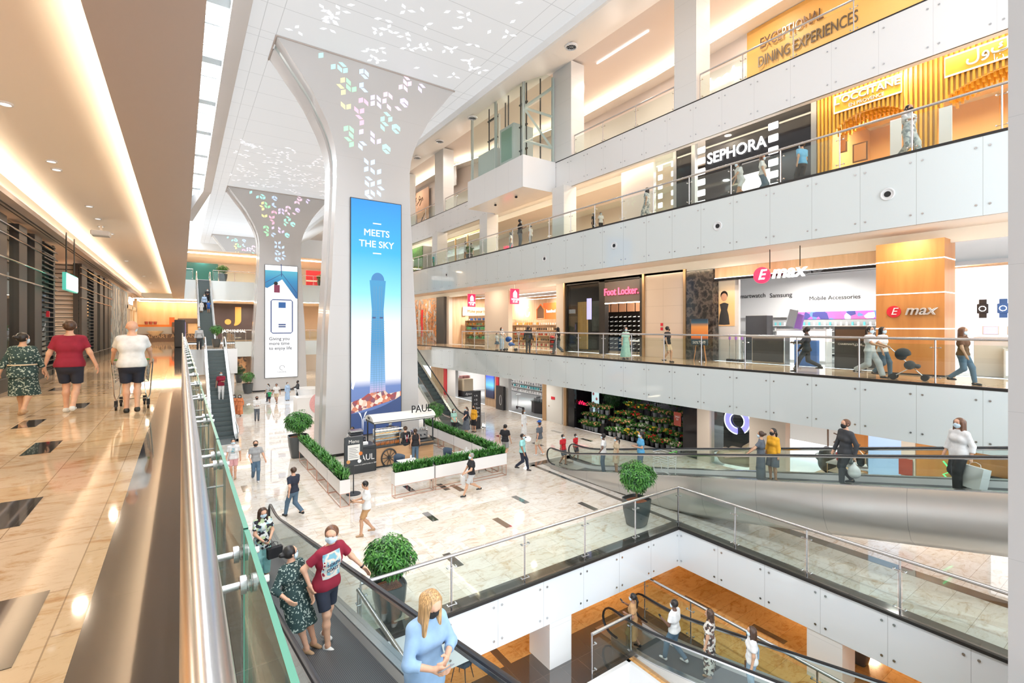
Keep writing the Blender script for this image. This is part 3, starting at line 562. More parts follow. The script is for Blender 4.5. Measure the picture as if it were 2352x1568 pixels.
    if mask:
        link(sdf_mesh([([(hp(0, .062, .025), hp(0, .078, .065), .046, .042), (hp(-.04, .045, .045), hp(.04, .045, .045), .046, .046)], .03, [(hp(0, .03, 0), back)])], min(res, .012), 'face_mask'), 'face_mask', mask, t)
        st = MB()
        for s_ in (-1, 1): st.tube([hp(s_*.07, .05, .06), hp(s_*.092, 0, .095)], .0025, 5).tube([hp(s_*.07, .04, .03), hp(s_*.092, 0, .07)], .0025, 5)
        st.build('mask_straps', mask, t)
    else: MB().tube([hp(-.022, .087, .030), hp(0, .094, .028), hp(.022, .087, .030)], [.003, .006, .003], 6).build('mouth', mat('lip', (.5, .16, .14), .5), t)
    t['_j'] = 0; del t['_j']
    J = dict(root=t, hands=[a[2] for a in arms], hd=[a[2]+unit(a[2]-a[1])*.09 for a in arms], hp=hp, sh=sh, up=up, P=P, legs=legs, elb=[a[1] for a in arms]); return J
def topworld(J, p):   # local body point -> world
    r = J['root']; m = Matrix.Translation(r.location) @ Matrix.Rotation(r.rotation_euler.z, 4, 'Z') @ Matrix.Scale(r.scale[0], 4); return m @ Vector(p)
def phone(J, i, lab, m='black_gloss', up=.02):
    p = topworld(J, J['hd'][i]+V(0, .0, up)); b = MB().bbox((0, 0, 0), (.072, .145, .009), .004); o = b.build('phone', m); o.location = p; o.rotation_euler = (math.radians(40), 0, J['root'].rotation_euler.z); return tag(o, lab, 'phone')
def bag(J, i, lab, m, sz=(.28, .12, .30), drop=.12, name='shopping_bag', cat='bag', soft=False):
    p = topworld(J, J['hd'][i]); w_, d_, h_ = sz; t = thing(name, lab, cat, (p.x, p.y, p.z-drop-h_), J['root'].rotation_euler.z)
    if soft: link(sdf_mesh([([((0, 0, h_*.35), (0, 0, h_*.45), h_*.36, h_*.34), ((0, 0, h_*.5), (0, 0, h_), h_*.2, .02)], .08, [])], .018, 'sack'), 'sack', m, t)
    else: MB().add([(-w_/2*.94, -d_/2, 0), (w_/2*.94, -d_/2, 0), (w_/2*.94, d_/2, 0), (-w_/2*.94, d_/2, 0), (-w_/2, -d_/2, h_), (w_/2, -d_/2, h_), (w_/2, d_/2, h_), (-w_/2, d_/2, h_)], [(0, 3, 2, 1), (0, 1, 5, 4), (1, 2, 6, 5), (2, 3, 7, 6), (3, 0, 4, 7), (4, 5, 6, 7)]).build('body', m, t)
    MB().tube([(-w_*.25, 0, h_*.97), (-w_*.2, 0, h_+drop*.7), (0, 0, h_+drop), (w_*.2, 0, h_+drop*.7), (w_*.25, 0, h_*.97)], .006, 6).build('handle', m, t); return t
# ---------------------------------------------------------------- railings
def railing(label, pts, h=1.3, step=1.9, group=None, handed=0, posts=True, r=.042, off=.0, mat_post='steel'):
    t = thing('glass_railing', label, 'railing', pts[0], 0, group); O = Vector(pts[0]); P = [Vector(p)-O for p in pts]; U = Vector((0, 0, 1))
    MB().tube([p+U*h for p in P], r, 12).build('handrail', 'steel', t, True)
    gt = h-.16
    for a, b in zip(P, P[1:]):
        L = (b-a).length; n = max(1, round(L/step)); d = (b-a)/L; s = d.cross(U).normalized()
        for k in range(n):
            p = a+d*(L*k/n+.05); q = a+d*(L*(k+1)/n-.05); e = s*.006
            g = MB(); vs = [p-e+U*.02, q-e+U*.02, q+e+U*.02, p+e+U*.02]; vs += [v+U*(gt-.02) for v in vs]
            g.add(vs, [(0, 1, 2, 3)[::-1], (4, 5, 6, 7), (0, 1, 5, 4), (1, 2, 6, 5), (2, 3, 7, 6), (3, 0, 4, 7)]).build('glass_panel', 'glass', t)
        for k in range(n+1):
            p = a+d*(L*k/n); c = MB().tube([p, p+U*(h-.03)], .024, 10)
            for zz in (.16, gt-.1):
                for sg in (-1, 1):
                    if (k == 0 and sg < 0) or (k == n and sg > 0): continue
                    q = p+d*sg*.11+U*zz; c.tube([p+U*zz, p+U*zz+s*.05, q+s*.05], .009, 6).cyl(q-s*.012, q+s*.055, .022, 8)
            c.build('post', mat_post, t, True)
    return t
railing('long steel and glass railing of the first floor balcony on the right', [(XR+.12, 2.6, .05), (XR+.12, 33.3, .05)], step=1.95)
railing('short steel and glass railing of the first floor balcony beyond the escalator head', [(XR+.12, 38.6, .05), (XR+.12, 63, .05)], step=2.2)
railing('long glass railing of the second floor balcony with a dark-lit steel handrail', [(XR+.12, 1.2, Z2+.05), (XR+.12, 63, Z2+.05)], h=1.25, step=1.95)
for a, b, lb in ((1.0, 13.3, 'glass railing of the top floor below the orange dining wall'), (14.7, 21.9, 'glass railing of the top floor between the two nearest square columns'), (30.5, 39.3, 'glass railing of the top floor just beyond the glass lift'), (41.3, 48.1, 'farthest glass railing of the top floor on the right')):
    railing(lb, [(XR3+.12, a, Z3+.03), (XR3+.12, b, Z3+.03)], h=1.2, step=2.1)
railing('steel and glass railing along the far edge of the floor opening', [(3.1, 10.12, ZG), (13.78, 10.12, ZG), (13.78, -2, ZG)], step=2.05)
railing('short return of the opening railing beside the moving walk and potted plant', [(2.98, 9.9, ZG), (2.98, 4.0, ZG)], step=2.0)
railing('glass railing across the far bridge on the first floor', [(3.8, 64.15, 0), (18, 64.15, 0)], step=2.3)
railing('glass railing across the far bridge on the second floor by the escalator head', [(2.9, 64.15, Z2), (18, 64.15, Z2)], h=1.2, step=2.3)
railing('glass railing of the far second floor left of the escalator head', [(-.1, 64.15, Z2), (1.0, 64.15, Z2)], h=1.2, step=2.3)
railing('glass railing on the escalator landing of the first floor', [(3.45, 43.7, 0), (3.45, 52, 0)], step=2.0)
railing('glass railing across the farthest third floor edge', [(-2, 88.15, Z3), (18, 88.15, Z3)], h=1.2, step=2.5)
# railing right beside the viewer: round steel rail, rods with disc clamps, green-edged glass
t = thing('glass_railing', 'thick round steel handrail with green-edged glass running right beside the viewer', 'railing', (.03, .3, 0))
MB().tube([(0, -.25, 1.2), (0, 46, 1.2)], .0335, 24).build('handrail', 'steel', t, True)
k = 0; y = -.05
ys = [.05, 1.45, 2.95]+[4.45+1.5*i for i in range(27)]
for i, (a, b) in enumerate(zip(ys, ys[1:])):
    MB().box((.134, a+.012, -.25), (.146, b-.012, 1.05)).build('glass_panel', 'glass_green', t); MB().box((.133, a+.012, 1.047), (.147, b-.012, 1.052)).box((.133, a+.012, -.25), (.147, a+.016, 1.05)).build('glass_edge', 'glass_edge', t)
for b in ys[1:]:
    for s in (-.115, .115):
        m = MB(); m.cyl((.0, b+s, .93), (.19, b+s, .93), .011, 12).cyl((.112, b+s, .93), (.128, b+s, .93), .027, 16).cyl((.13, b+s, .93), (.134, b+s, .93), .022, 16).cyl((.146, b+s, .93), (.158, b+s, .93), .025, 16)
        m.build('bracket', 'steel', t, True)
    if b < 12: MB().tube([(0, b-.115, .93), (0, b+.115, .93)], .012, 8).tube([(0, b, .93), (0, b, 1.0)], .012, 8).build('bracket_bar', 'steel', t, True); MB().tube([(.0, b, .35), (.19, b, .35)], .009, 8).build('lower_rod', 'steel', t, True)
    MB().box((-.008, b-.03, 0), (.008, b+.03, 1.18)).build('post', 'steel', t)
struct('trim_8', MB().box((.15, -4, -.3), (.22, 46, -.01)), 'steel')
railing('far stretch of the left corridor railing beside the escalators', [(.17, 53, 0), (.17, 63.8, 0)], step=2)
# ---------------------------------------------------------------- escalators and moving walks
def fillet(a, b, c, r, n=6):
    a, b, c = Vector(a), Vector(b), Vector(c); u = (a-b).normalized(); v = (c-b).normalized(); p, q = b+u*r, b+v*r
    return [(p*(1-t)**2+b*2*t*(1-t)+q*t*t) for t in [i/n for i in range(n+1)]]
mat('belt_dark', (.085, .09, .10), .45, .2); lines('pallet', (.085, .095, .105), (.02, .022, .025), 0, .022, .009, r=.4); lines('step_tread', (.06, .075, .075), (.02, .025, .025), 0, .03, .012, r=.45); mat('step_riser', (.11, .14, .14), .4, .2)
mat('skirt', (.55, .56, .56), .25, .9); mat('truss_clad', (.62, .60, .56), .16, .85)
def mover(name, label, cat, x0, x1, yb, zb, zt, slope, dr, steps=False, run_end=None, belly=.95, clad='truss_clad', skirtm='white_gloss', clad_side=(1, 1), group=None, hr='rubber', top_newel=True, lit=False):
    """dr=+1 climbs away from the viewer. built in local coordinates: s along the climb, z up"""
    t = thing(name, label, cat, ((x0+x1)/2, yb, zb), 0, group); W = (x1-x0)/2; run = (zt-zb)/slope; la = .9
    A = (0, 0); B = (la, 0); C = (la+run, zt-zb); D = (la+run+1.3, zt-zb)
    cut = run_end
    def pth(off, ext0=0, ext1=0):
        q = [Vector((A[0]-ext0, off)), Vector((B[0], off)), Vector((C[0], C[1]+off)), Vector((D[0]+ext1, D[1]+off))]
        r_ = [q[0]]+fillet(q[0], q[1], q[2], .7)+fillet(q[1], q[2], q[3], .7)+[q[3]]
        if cut:
            out = [r_[0]]
            for p, n_ in zip(r_, r_[1:]):
                if n_.x <= cut: out.append(n_)
                else: out.append(p.lerp(n_, (cut-p.x)/(n_.x-p.x))); break
            r_ = out
        return r_
    L3 = lambda x, p: Vector((x, dr*p[0], p[1]))
    def ribbon(nm, xa, xb, lo, hi, m, par=t):
        n = min(len(lo), len(hi)); vs = []
        for i in range(n): vs += [L3(xa, lo[i]), L3(xb, lo[i]), L3(xb, hi[i]), L3(xa, hi[i])]
        fs = [(4*i+k, 4*i+(k+1) % 4, 4*i+4+(k+1) % 4, 4*i+4+k) for i in range(n-1) for k in range(4)]+[(0, 1, 2, 3), tuple(range(4*n-4, 4*n))]
        return MB().add(vs, fs).build(nm, m, par)
    c = (W-.17)
    if steps:
        cr, ht = .4, .4*slope; n = int(run/cr); sy = 0
        tr = MB().box((-c, -.25, -.03), (c, .25, 0)) if dr > 0 else MB()
        for k in range(n+1):
            s0 = la+k*cr; z = k*ht+ht*.5
            if cut and s0 > cut: break
            m = MB().box((-c, min(dr*s0, dr*(s0+cr)), z-.02), (c, max(dr*s0, dr*(s0+cr)), z)); o = m.build('step', 'step_tread', t)
            ys_ = dr*s0; MB().box((-c, ys_-.006, z-ht), (c, ys_+.012, z-.003)).build('riser', 'step_riser', o)
        ribbon('belt', -c, c, [p-Vector((0, .3)) for p in pth(0)], [p-Vector((0, .22)) for p in pth(0)], 'belt_dark')
        ribbon('landing_plate', -c, c, [Vector((-.8, -.03)), Vector((la, -.03))], [Vector((-.8, .012)), Vector((la, .012))], 'skirt')
        ribbon('landing_plate', -c, c, [Vector((C[0]+.1, C[1]-.03)), Vector((D[0]+.9, C[1]-.03))], [Vector((C[0]+.1, C[1]+.012)), Vector((D[0]+.9, C[1]+.012))], 'skirt')
    else:
        ribbon('belt', -c, c, [p-Vector((0, .05)) for p in pth(0)], pth(0.004), 'pallet'); ribbon('landing_plate', -c-.1, c+.1, [Vector((-1.0, .0)), Vector((.35, .0))], [Vector((-1.0, .014)), Vector((.35, .014))], 'skirt')
    for i, s in enumerate((-1, 1)):
        xin, xo = s*c, s*W
        ribbon('skirt_panel', *sorted((xin, xin+s*.03)), [p-Vector((0, .1)) for p in pth(0, .2, .2)], pth(.16, .2, .2), skirtm)
        ribbon('deck', *sorted((xin, xo)), pth(.16, .25, .25), pth(.19, .25, .25), 'skirt')
        xg = s*(W-.075); ribbon('glass_panel', xg-.005, xg+.005, pth(.19, .25, .3), pth(.88, .30, .35), 'glass')
        ribbon('handrail_track', xg-.022, xg+.022, pth(.875, .25, .3), pth(.915, .25, .3), 'steel')
        top = pth(.94, .28, .33); nw = []
        for k in range(9):
            q = math.pi*k/8; nw.append(Vector((top[0].x-.375*math.sin(q), .565+.375*math.cos(q))))
        low = [Vector((-.1, .19))]; path = [L3(xg, p) for p in (low+nw[::-1]+top[1:])]
        if not cut:
            e = top[-1]; path += [L3(xg, Vector((e.x+.375*math.sin(math.pi*k/8), e.y-.375+.375*math.cos(math.pi*k/8)))) for k in range(1, 9)]
        MB().tube(path, .04, 8, ry=.028).build('handrail', hr, t, True)
        gf = [Vector((0-.28, .19)), *[Vector((p.x+.02 if p.x < -.3 else p.x, p.y)) for p in nw[::-1]]]; g = MB(); n = len(gf); vs = [L3(xg-.005, p) for p in gf]+[L3(xg+.005, p) for p in gf]; g.add(vs, [tuple(range(n)), tuple(range(n, 2*n))[::-1]]+[(k, (k+1) % n, n+(k+1) % n, n+k) for k in range(n)]); g.build('newel_glass', 'glass', t)
        if clad_side[i]:
            lo = pth(-belly, .2, .3); lo = [Vector((p.x, max(p.y, 0.02 if p.x < la else -9))) if 0 else p for p in lo]
            hi = pth(.165, .25, .3); ribbon('side_cladding', *sorted((xo-s*.03, xo)), lo, hi, clad)
    lo = pth(-belly, .2, .3); ribbon('under_cladding', -W, W, [p-Vector((0, .03)) for p in lo], lo, clad)
    return t
SL = .2126
mw = mover('moving_walk', 'moving walk carrying the couple up towards the viewer, bottom centre', 'moving walk', .98, 2.44, 16.9, ZG, -.6, SL, -1, run_end=14.6, belly=.9)
mw2 = mover('moving_walk', 'long moving walk with curved steel underside rising on the right', 'moving walk', 14.42, 15.95, 17.4, ZG, 0, SL, -1, run_end=19, belly=.0, clad='skirt', clad_side=(0, 0))
# bulging steel belly of the right-hand walk
b = MB(); sec = [(-.76, .18), (-.80, .05), (-.80, -.25), (-.72, -.75), (-.5, -1.15), (-.2, -1.35), (.2, -1.35), (.5, -1.15), (.72, -.75), (.80, -.25), (.80, .05), (.76, .18)]
vs = []; N = 16
for i in range(N):
    s = -.3 + 19.3*i/(N-1); zc = max(0, (s-.9)*SL); sc = 1
    for x, z in sec: vs.append((x, -s, max(zc+z, .02 if s > .4 or 1 else z) if zc+z > 0.02 else .02))
fs = [(i*12+k, i*12+k+1, i*12+k+13, i*12+k+12) for i in range(N-1) for k in range(11)]
bl = MB().add(vs, fs).build('belly_cladding', lines('belly', (.66, .65, .62), (.42, .42, .41), 1, 1.85, .012, .4, r=.34), mw2, True); MT['belly'].node_tree.nodes['Principled BSDF'].inputs['Metallic'].default_value = .75
mw3 = mover('moving_walk', 'moving walk climbing from the lower floor with three shoppers on it', 'moving walk', 10.3, 11.76, 9.6, ZL, ZG, SL, -1, run_end=9.8, belly=.6)
mover('escalator', 'lower flight of the far escalator rising from the ground floor to the landing', 'escalator', 1.35, 2.75, 32.4, ZG, 0, .577, 1, steps=True, clad='white_gloss', skirtm='black_gloss', hr='steel')
mover('escalator', 'upper flight of the far escalator carrying a family down from the second floor', 'escalator', 1.25, 2.65, 51.0, 0, Z2, .62, 1, steps=True, clad='white_gloss', skirtm='black_gloss', hr='steel')
mover('escalator', 'escalator behind the flared column going up to the first floor balcony', 'escalator', 14.1, 15.5, 27.8, ZG, 0, .577, 1, steps=True, clad='white_gloss', skirtm='steel')
struct('floor_balcony_bridge', MB().box((13.9, 38.6, -.3), (XR, 42.5, 0)), 'marble_warm_light')
# LG railing at the landing and the sloping one beyond
railing('round steel railing beside the head of the lower moving walk', [(8.9, 9.2, ZL), (10.4, 9.2, ZL)], h=1.1, step=1.6)
railing('sloping steel railing alongside the lower moving walk', [(12.3, 10.3, ZL), (12.3, 3.5, ZL)], h=1.15, step=1.8)
struct('trim_9', MB().box((3, 9.1, ZL), (12.4, 10.8, ZL+.005)).box((11.8, 0, ZL), (12.4, 9.1, ZL+.005)), 'dark_tile')
# dark inlays in the stone floors
def inlay(pxs, z, lab, grp, L=.9, W=.24):
    proto = None
    for i, (px, py) in enumerate(pxs):
        p = atZ(px, py, z); 
        o = MB().box((-W/2, -L/2, 0), (W/2, L/2, .004)).build('floor_inlay', 'dark_tile') if proto is None else proto.copy()
        if proto is not None: col.objects.link(o)
        proto = proto or o; o.location = (p.x, p.y, z); tag(o, lab, 'floor inlay', grp)
inlay([(988, 1186), (1153, 1200), (1195, 1147), (1350, 1162), (1040, 1285), (1050, 1120), (940, 1122), (1018, 1118), (1347, 1010), (1278, 991), (1150, 1003), (885, 1420), (563, 1122), (1235, 1020)], ZG, 'dark bronze rectangle set in the pale ground floor stone', 'dark inlays in the ground floor')
inlay([(-10, 1455), (22, 1180), (98, 1028), (68, 973), (180, 932), (135, 893)], 0, 'dark stone rectangle set in the first floor corridor stone', 'dark inlays in the corridor floor', .85, .30)
inlay([(1765, 1455), (1600, 1385), (1155, 1515)], ZL, 'dark stone strip set in the warm-lit lower floor', 'dark inlays in the lower floor', 1.0, .22)
# ---------------------------------------------------------------- plants
blotch('leaf', [(.012, .07, .015), (.03, .16, .025), (.12, .36, .06), (.02, .10, .02)], 9, r=.4); blotch('leaf_dark', [(.012, .05, .015), (.03, .11, .03), (.02, .07, .02)], 5, r=.4)
blotch('soil', [(.28, .10, .05), (.42, .17, .09), (.2, .07, .03)], 40, r=.9); mat('pot_grey', (.07, .08, .085), .25); mat('bark', (.22, .15, .10), .8); mat('planter_white', (.84, .82, .81), .35)
def leafcloud(n, shape, size, seed=1, spread=5):
    r = random.Random(seed); b = MB(); b.keep = 1
    for _ in range(n):
        c, nr = shape(r); nr = Vector(nr).normalized(); up = Vector((0, 0, 1)); a = nr.cross(up); a = a.normalized() if a.length > .1 else Vector((1, 0, 0))
        rot = r.random()*6.28
        for k in range(spread):
            q = rot+k*6.283/spread; d = (a*math.cos(q)+nr.cross(a)*math.sin(q)); tip = Vector(c)+d*size+nr*size*.15-up*size*.25; mid = Vector(c)+d*size*.55+nr*size*.12; w_ = nr.cross(d)*size*.16
            b.add([Vector(c), mid-w_, tip, mid+w_], [(0, 1, 2, 3)])
    return b
def crown(R_, fl=.85):
    def f(r):
        while True:
            v = Vector((r.uniform(-1, 1), r.uniform(-1, 1), r.uniform(-1, 1)))
            if .1 < v.length < 1: break
        n_ = v.normalized(); q = n_*R_*(.62+.38*r.random()+.16*math.sin(6*n_.x+3*n_.z)*math.cos(5*n_.y+2*n_.z)); return (q.x, q.y, q.z*fl), n_+Vector((0, 0, .5))
    return f
def potted_tree(label, p, H=2.2, R_=.62, pr=.42, ph=.95, n=420, leaf='leaf', group=None, seed=1, square=.55):
    t = thing('potted_tree', label, 'potted tree', p, 0, group)
    MB().lathe([(pr*.62, 0), (pr*.70, .03), (pr*.92, ph*.55), (pr, ph), (pr*.93, ph), (pr*.9, ph-.08)], n=28, sq=square).build('pot', 'pot_grey', t, True)
    MB().lathe([(pr*.9, ph-.10), (pr*.5, ph-.05), (.02, ph-.04)], n=20, sq=square).build('soil', 'soil', t)
    zt = H-R_*.85; MB().tube([(0, 0, ph-.08), (.02, .01, (ph+zt)/2), (0, 0, zt), (.05, 0, zt+R_*.4)], [.035, .03, .025, .015], 8).tube([(0, 0, zt-.1), (-.15, .1, zt+.2)], .014, 6).tube([(0, 0, zt-.1), (.15, -.12, zt+.15)], .014, 6).build('trunk', 'bark', t)
    o = leafcloud(int(n*.62), crown(R_), R_*.27, seed, 6).build('foliage', leaf, t, loc=(0, 0, zt)); return t
def pp(px, py, z): q = atZ(px, py, z); return (q.x, q.y, q.z)
potted_tree('bushy potted tree in a dark square pot by the kiosk planters', (4.95, 26.65, ZG), 2.35, .64, .50, 1.1, 620, seed=2)
potted_tree('large leafy potted plant beyond the opening railing, near the man in maroon', (3.95, 10.75, ZG), 1.85, .54, .37, .78, 900, seed=3)
potted_tree('round potted tree in a tall grey pot between the railing and moving walk', pp(1462, 1205, ZG), 2.15, .58, .42, .9, 800, seed=4)
potted_tree('small potted tree standing at the escalator landing', pp(497, 797, 0), 1.9, .5, .34, .7, 260, seed=5)
potted_tree('potted tree with a dark round pot beside the far column base', pp(569, 903, ZG), 2.2, .62, .5, 1.0, 260, seed=6, square=0)
potted_tree('dark-leaved potted shrub behind the far ground floor tree', pp(549, 878, ZG), 2.1, .7, .45, 1.0, 200, 'leaf_dark', seed=7, square=0)
potted_tree('potted tree on the far second floor bridge by the escalator head', (3.9, 65.0, Z2), 2.0, .62, .5, .9, 260, seed=8, square=.3)
potted_tree('small potted tree on the far second floor, right of the middle column', (15.0, 66, Z2), 1.7, .6, .45, .8, 200, seed=9)
potted_tree('potted tree low down between middle and near columns', (14.4, 57.8, ZG), 2.2, .6, .5, 1.0, 200, seed=10)
potted_tree('potted plant behind the kiosk right end at the column foot', (12.6, 26.5, ZG), 2.2, .55, .4, .9, 260, seed=11)
potted_tree('small potted plant behind the upper balcony glass near the lift', (18.6, 32.9, Z2+.02), 1.15, .36, .26, .45, 160, seed=12)
potted_tree('dark-leaved plant standing on the lower floor at the right', (15.3, 5.4, ZL), 1.2, .3, .25, .4, 80, 'leaf_dark', seed=13)
# long white planters on copper frames round the kiosk
def planter_proto(L=2.1, first=[None]):
    if first[0]: return first[0], False
    t = thing('planter_box', 'x', 'planter')
    MB().box((-L/2, -.19, .50), (L/2, .19, 1.0)).build('box', 'planter_white', t); MB().box((-L/2+.02, -.17, .98), (L/2-.02, .17, 1.005)).build('soil', 'black', t)
    f = MB(); e = .011
    for x in (-L/2+.02, L/2-.02, 0):
        for y in (-.17, .17): f.cbox((x, y, .25), (.022, .022, .5)) if x else None
    for z in (.011, .489):
        for y in (-.17, .17): f.cbox((0, y, z), (L-.04, .022, .022))
        for x in (-L/2+.02, L/2-.02): f.cbox((x, 0, z), (.022, .34, .022))
    f.build('stand', 'copper', t)
    def sh(r): return (r.uniform(-L/2+.08, L/2-.08), r.uniform(-.13, .13), 1.0+abs(r.gauss(.16, .1))), (r.uniform(-.5, .5), r.uniform(-.5, .5), 1)
    b = MB(); b.keep = 1; r = random.Random(5)
    for _ in range(430):
        x, y = r.uniform(-L/2+.06, L/2-.06), r.uniform(-.14, .14); a = r.random()*6.28; ln = r.uniform(.22, .42); ou = r.uniform(.2, .8); d = Vector((math.cos(a)*ou, math.sin(a)*ou, 1)).normalized(); s = Vector((-math.sin(a), math.cos(a), 0))*.044
        p = Vector((x, y, 1.0)); m = p+d*ln*.6; q = p+d*ln+Vector((math.cos(a), math.sin(a), -.2))*.07*ou*2; b.add([p-s*.4, m-s, q, m+s, p+s*.4], [(0, 1, 2, 3, 4)])
    b.build('leaves', 'leaf', t); first[0] = t; return t, True
def planter(a, b, label):
    a, b = Vector(a), Vector(b); c = (a+b)/2; t, new = planter_proto(); 
    if not new: t = copytree(t)
    t.location = (c.x, c.y, ZG); t.rotation_euler.z = math.atan2(b.y-a.y, b.x-a.x); t['label'] = label; t['group'] = 'planter boxes around the kiosk'; t.scale = ((b-a).length/2.1*.985, 1, 1); return t
G_ = lambda px, py: atZ(px, py, ZG).xy
# left row: four boxes along Y; front row: three along X; right row
c0 = G_(788, 1158); c1 = G_(697, 1062); n = 4
# measured on the ground: left row foot, front row foot
LA = Vector((5.00, 12.6)); LB = Vector((5.00, 20.9))
for k in range(4): planter((5.0, 18.2+1.9*k), (5.0, 18.2+1.9*(k+1)-.04), 'white planter box, number %s of the left-hand row counted from the viewer' % ('one two three four'.split()[k]) if 0 else ['nearest white planter box of the left-hand row, its end facing the viewer', 'second nearest white planter box of the left-hand row', 'third white planter box back in the left-hand row', 'white planter box of the left row touching the dark potted tree'][k])
FR = [('front planter box with white sides nearest the menu stand', (901, 1143), (997, 1122)), ('middle planter box of the front row by the chairs', (999, 1122), (1092, 1101)), ('right-end planter box of the front row, under the passing man', (1096, 1100), (1156, 1090))]
xs = [(6.82, 8.52), (8.56, 10.3), (10.34, 12.1)]
for (xa, xb), q in zip(xs, FR): planter((xa, 18.15), (xb, 18.15), q[0])
for k, lb in enumerate(('right row planter box at the front corner of the cafe', 'right row planter box beside the blue chair', 'right row planter box behind the cafe table', 'farthest right row planter box, near the waiting women')): planter((11.9, 18.6+1.9*k), (11.9, 18.6+1.9*k+1.86), lb)
# ---------------------------------------------------------------- kiosk: a cart with a wheel under a rounded roof
KX, KY = 7.5, 22.35; SX, SZ = .74, .84
wood('plywood', (.58, .34, .18), (.70, .44, .24), .6, axis=0); mat('kiosk_dark', (.035, .04, .045), .35); mat('roof_cream', (.82, .80, .74), .4); mat('pastry', (.62, .30, .10), .6); mat('amber', (.72, .20, .03), .3)
k = thing('coffee_kiosk', 'dark and wood coffee cart kiosk with rounded cream roof and cartwheel', 'kiosk', (KX, KY, ZG)); k.scale = (SX, SX, SZ)
MB().box((0, 0, .08), (4.1, 1.5, 1.12)).build('counter', 'plywood', k); MB().box((-.02, -.02, .0), (4.12, 1.52, .09)).build('plinth', 'kiosk_dark', k); MB().box((-.04, -.05, 1.12), (4.14, 1.55, 1.17)).build('counter_top', 'kiosk_dark', k)
MB().box((2.75, -.42, .98), (4.1, 0, 1.02)).build('side_shelf', 'kiosk_dark', k)
for x in (.03, 4.07):
    for y in (.03, 1.47): MB().cbox((x, y, 1.85), (.07, .07, 1.4)).build('roof_post', 'kiosk_dark', k)
MB().box((-.06, -.08, 2.48), (4.16, 1.58, 2.62)).build('roof_band', 'kiosk_dark', k); MB().box((-.05, -.085, 2.52), (4.15, -.082, 2.58)).build('band_line', 'roof_cream', k)
rf = MB(); pr = [(-.12+.85*(1-math.cos(math.pi*i/10)), 2.62+.30*math.sin(math.pi*i/10)) for i in range(11)]; rf.prism(pr, -.12, 4.22, axis=0); rf.build('roof', 'roof_cream', k, True)
text('roof_sign', 'PAUL', 'black', .62, (3.2, -.06, 3.1), RY, k, ext=.02)
for s, (x, y, z) in (('PAUL', (-.02, .62, 2.74)),): text('end_sign', s, 'black', .2, (-.135, .72, 2.75), (math.pi/2, 0, -math.pi/2), k, ext=.004)
wh = MB(); N = 28
wh.tube([(.95+.50*math.cos(2*math.pi*i/N), -.06, .50+.50*math.sin(2*math.pi*i/N)) for i in range(N)], .045, 8, closed=True)
whl = wh.build('wheel', 'kiosk_dark', k, True)
for i in range(10): q = 2*math.pi*i/10; MB().tube([(.95, -.06, .5), (.95+.48*math.cos(q), -.06, .5+.48*math.sin(q))], [.026, .018], 6).build('spoke', 'kiosk_dark', whl)
MB().cyl((.95, -.12, .5), (.95, 0, .5), .10, 16).build('hub', 'kiosk_dark', whl)
dk = thing('kiosk_side_counter', 'black side counter with white lettering at the kiosk left end', 'counter', (KX-1.42, KY-.35, ZG)); dk.scale = (.84, .6, .95)
MB().box((.8, .1, 0), (1.68, 1.7, 1.25)).build('body', 'kiosk_dark', dk); MB().box((0, 0, 0), (.06, .55, 1.45)).box((.06, 0, 0), (1.6, .06, 1.1)).build('panel', 'kiosk_dark', dk); MB().box((.06, 0, 1.1), (1.2, .35, 1.14)).build('ledge', 'kiosk_dark', dk)
text('lettering', 'PAUL', 'white_gloss', .42, (1.05, -.008, .72), RY, dk, ext=.003); text('lettering', 'maison de qualité fondée en 1889', 'white_gloss', .09, (1.05, -.008, .42), RY, dk, ext=.003)
wood('menu_wood', (.5, .3, .15), (.6, .4, .2))
gc = thing('pastry_display', 'lit glass case full of pastries and drinks on the kiosk counter', 'display case', (KX, KY, ZG+1.17*SZ+.002)); gc.scale = (SX, SX, SZ)
MB().box((.10, .02, .02), (1.9, .03, .95)).box((.10, .02, .95), (1.9, .6, .96)).build('glass_front', 'glass_clear', gc); MB().box((.1, .62, 0), (1.9, .64, .95)).build('back', 'steel', gc)
for z in (.32, .64): MB().box((.10, .05, z), (1.9, .6, z+.012)).build('shelf', 'glass_clear', gc)
MB().box((.1, .05, .90), (1.9, .10, .93)).build('light_strip', 'warm_strip', gc)
pro = None; r = random.Random(3)
for i in range(16):
    for z, m, nm, lb in ((.04, 'amber', 'juice_bottle', 'amber juice bottle on the bottom shelf of the pastry case'), (.345, 'pastry', 'pastry', 'golden pastry on the middle shelf of the case'), (.665, 'pastry', 'bread_roll', 'small bread roll on the top shelf of the case')):
        key = (nm,); 
        if nm not in MT.get('_pr', {}):
            MT.setdefault('_pr', {})
            o = (MB().lathe([(.035, 0), (.04, .02), (.04, .14), (.015, .19), (.015, .22)], n=10) if nm == 'juice_bottle' else MB().ball((0, 0, .045), .05, 8, (1.3 if nm == 'pastry' else 1, 1, .7))).build(nm, m, None, True); MT['_pr'][nm] = o
        else: o = MT['_pr'][nm].copy(); col.objects.link(o)
        o.location = (KX+(.17+i*.108)*SX, KY+.12+.02*(i % 3), ZG+1.17*SZ+z*SZ+.012); o.scale = (.78,)*3; tag(o, lb, nm.replace('_', ' '), nm.replace('_', ' ')+'s in the kiosk case')
del MT['_pr']
em = thing('espresso_machine', 'steel espresso machine on the right half of the kiosk counter', 'coffee machine', (KX+2.9*SX, KY+.35, ZG+1.17*SZ)); em.scale = (.72, .72, .8)
MB().bbox((.5, .25, .28), (1.1, .5, .5), .05).build('body', 'steel', em); MB().bbox((.5, .25, .56), (1.14, .54, .06), .02).build('cup_tray', 'chrome', em)
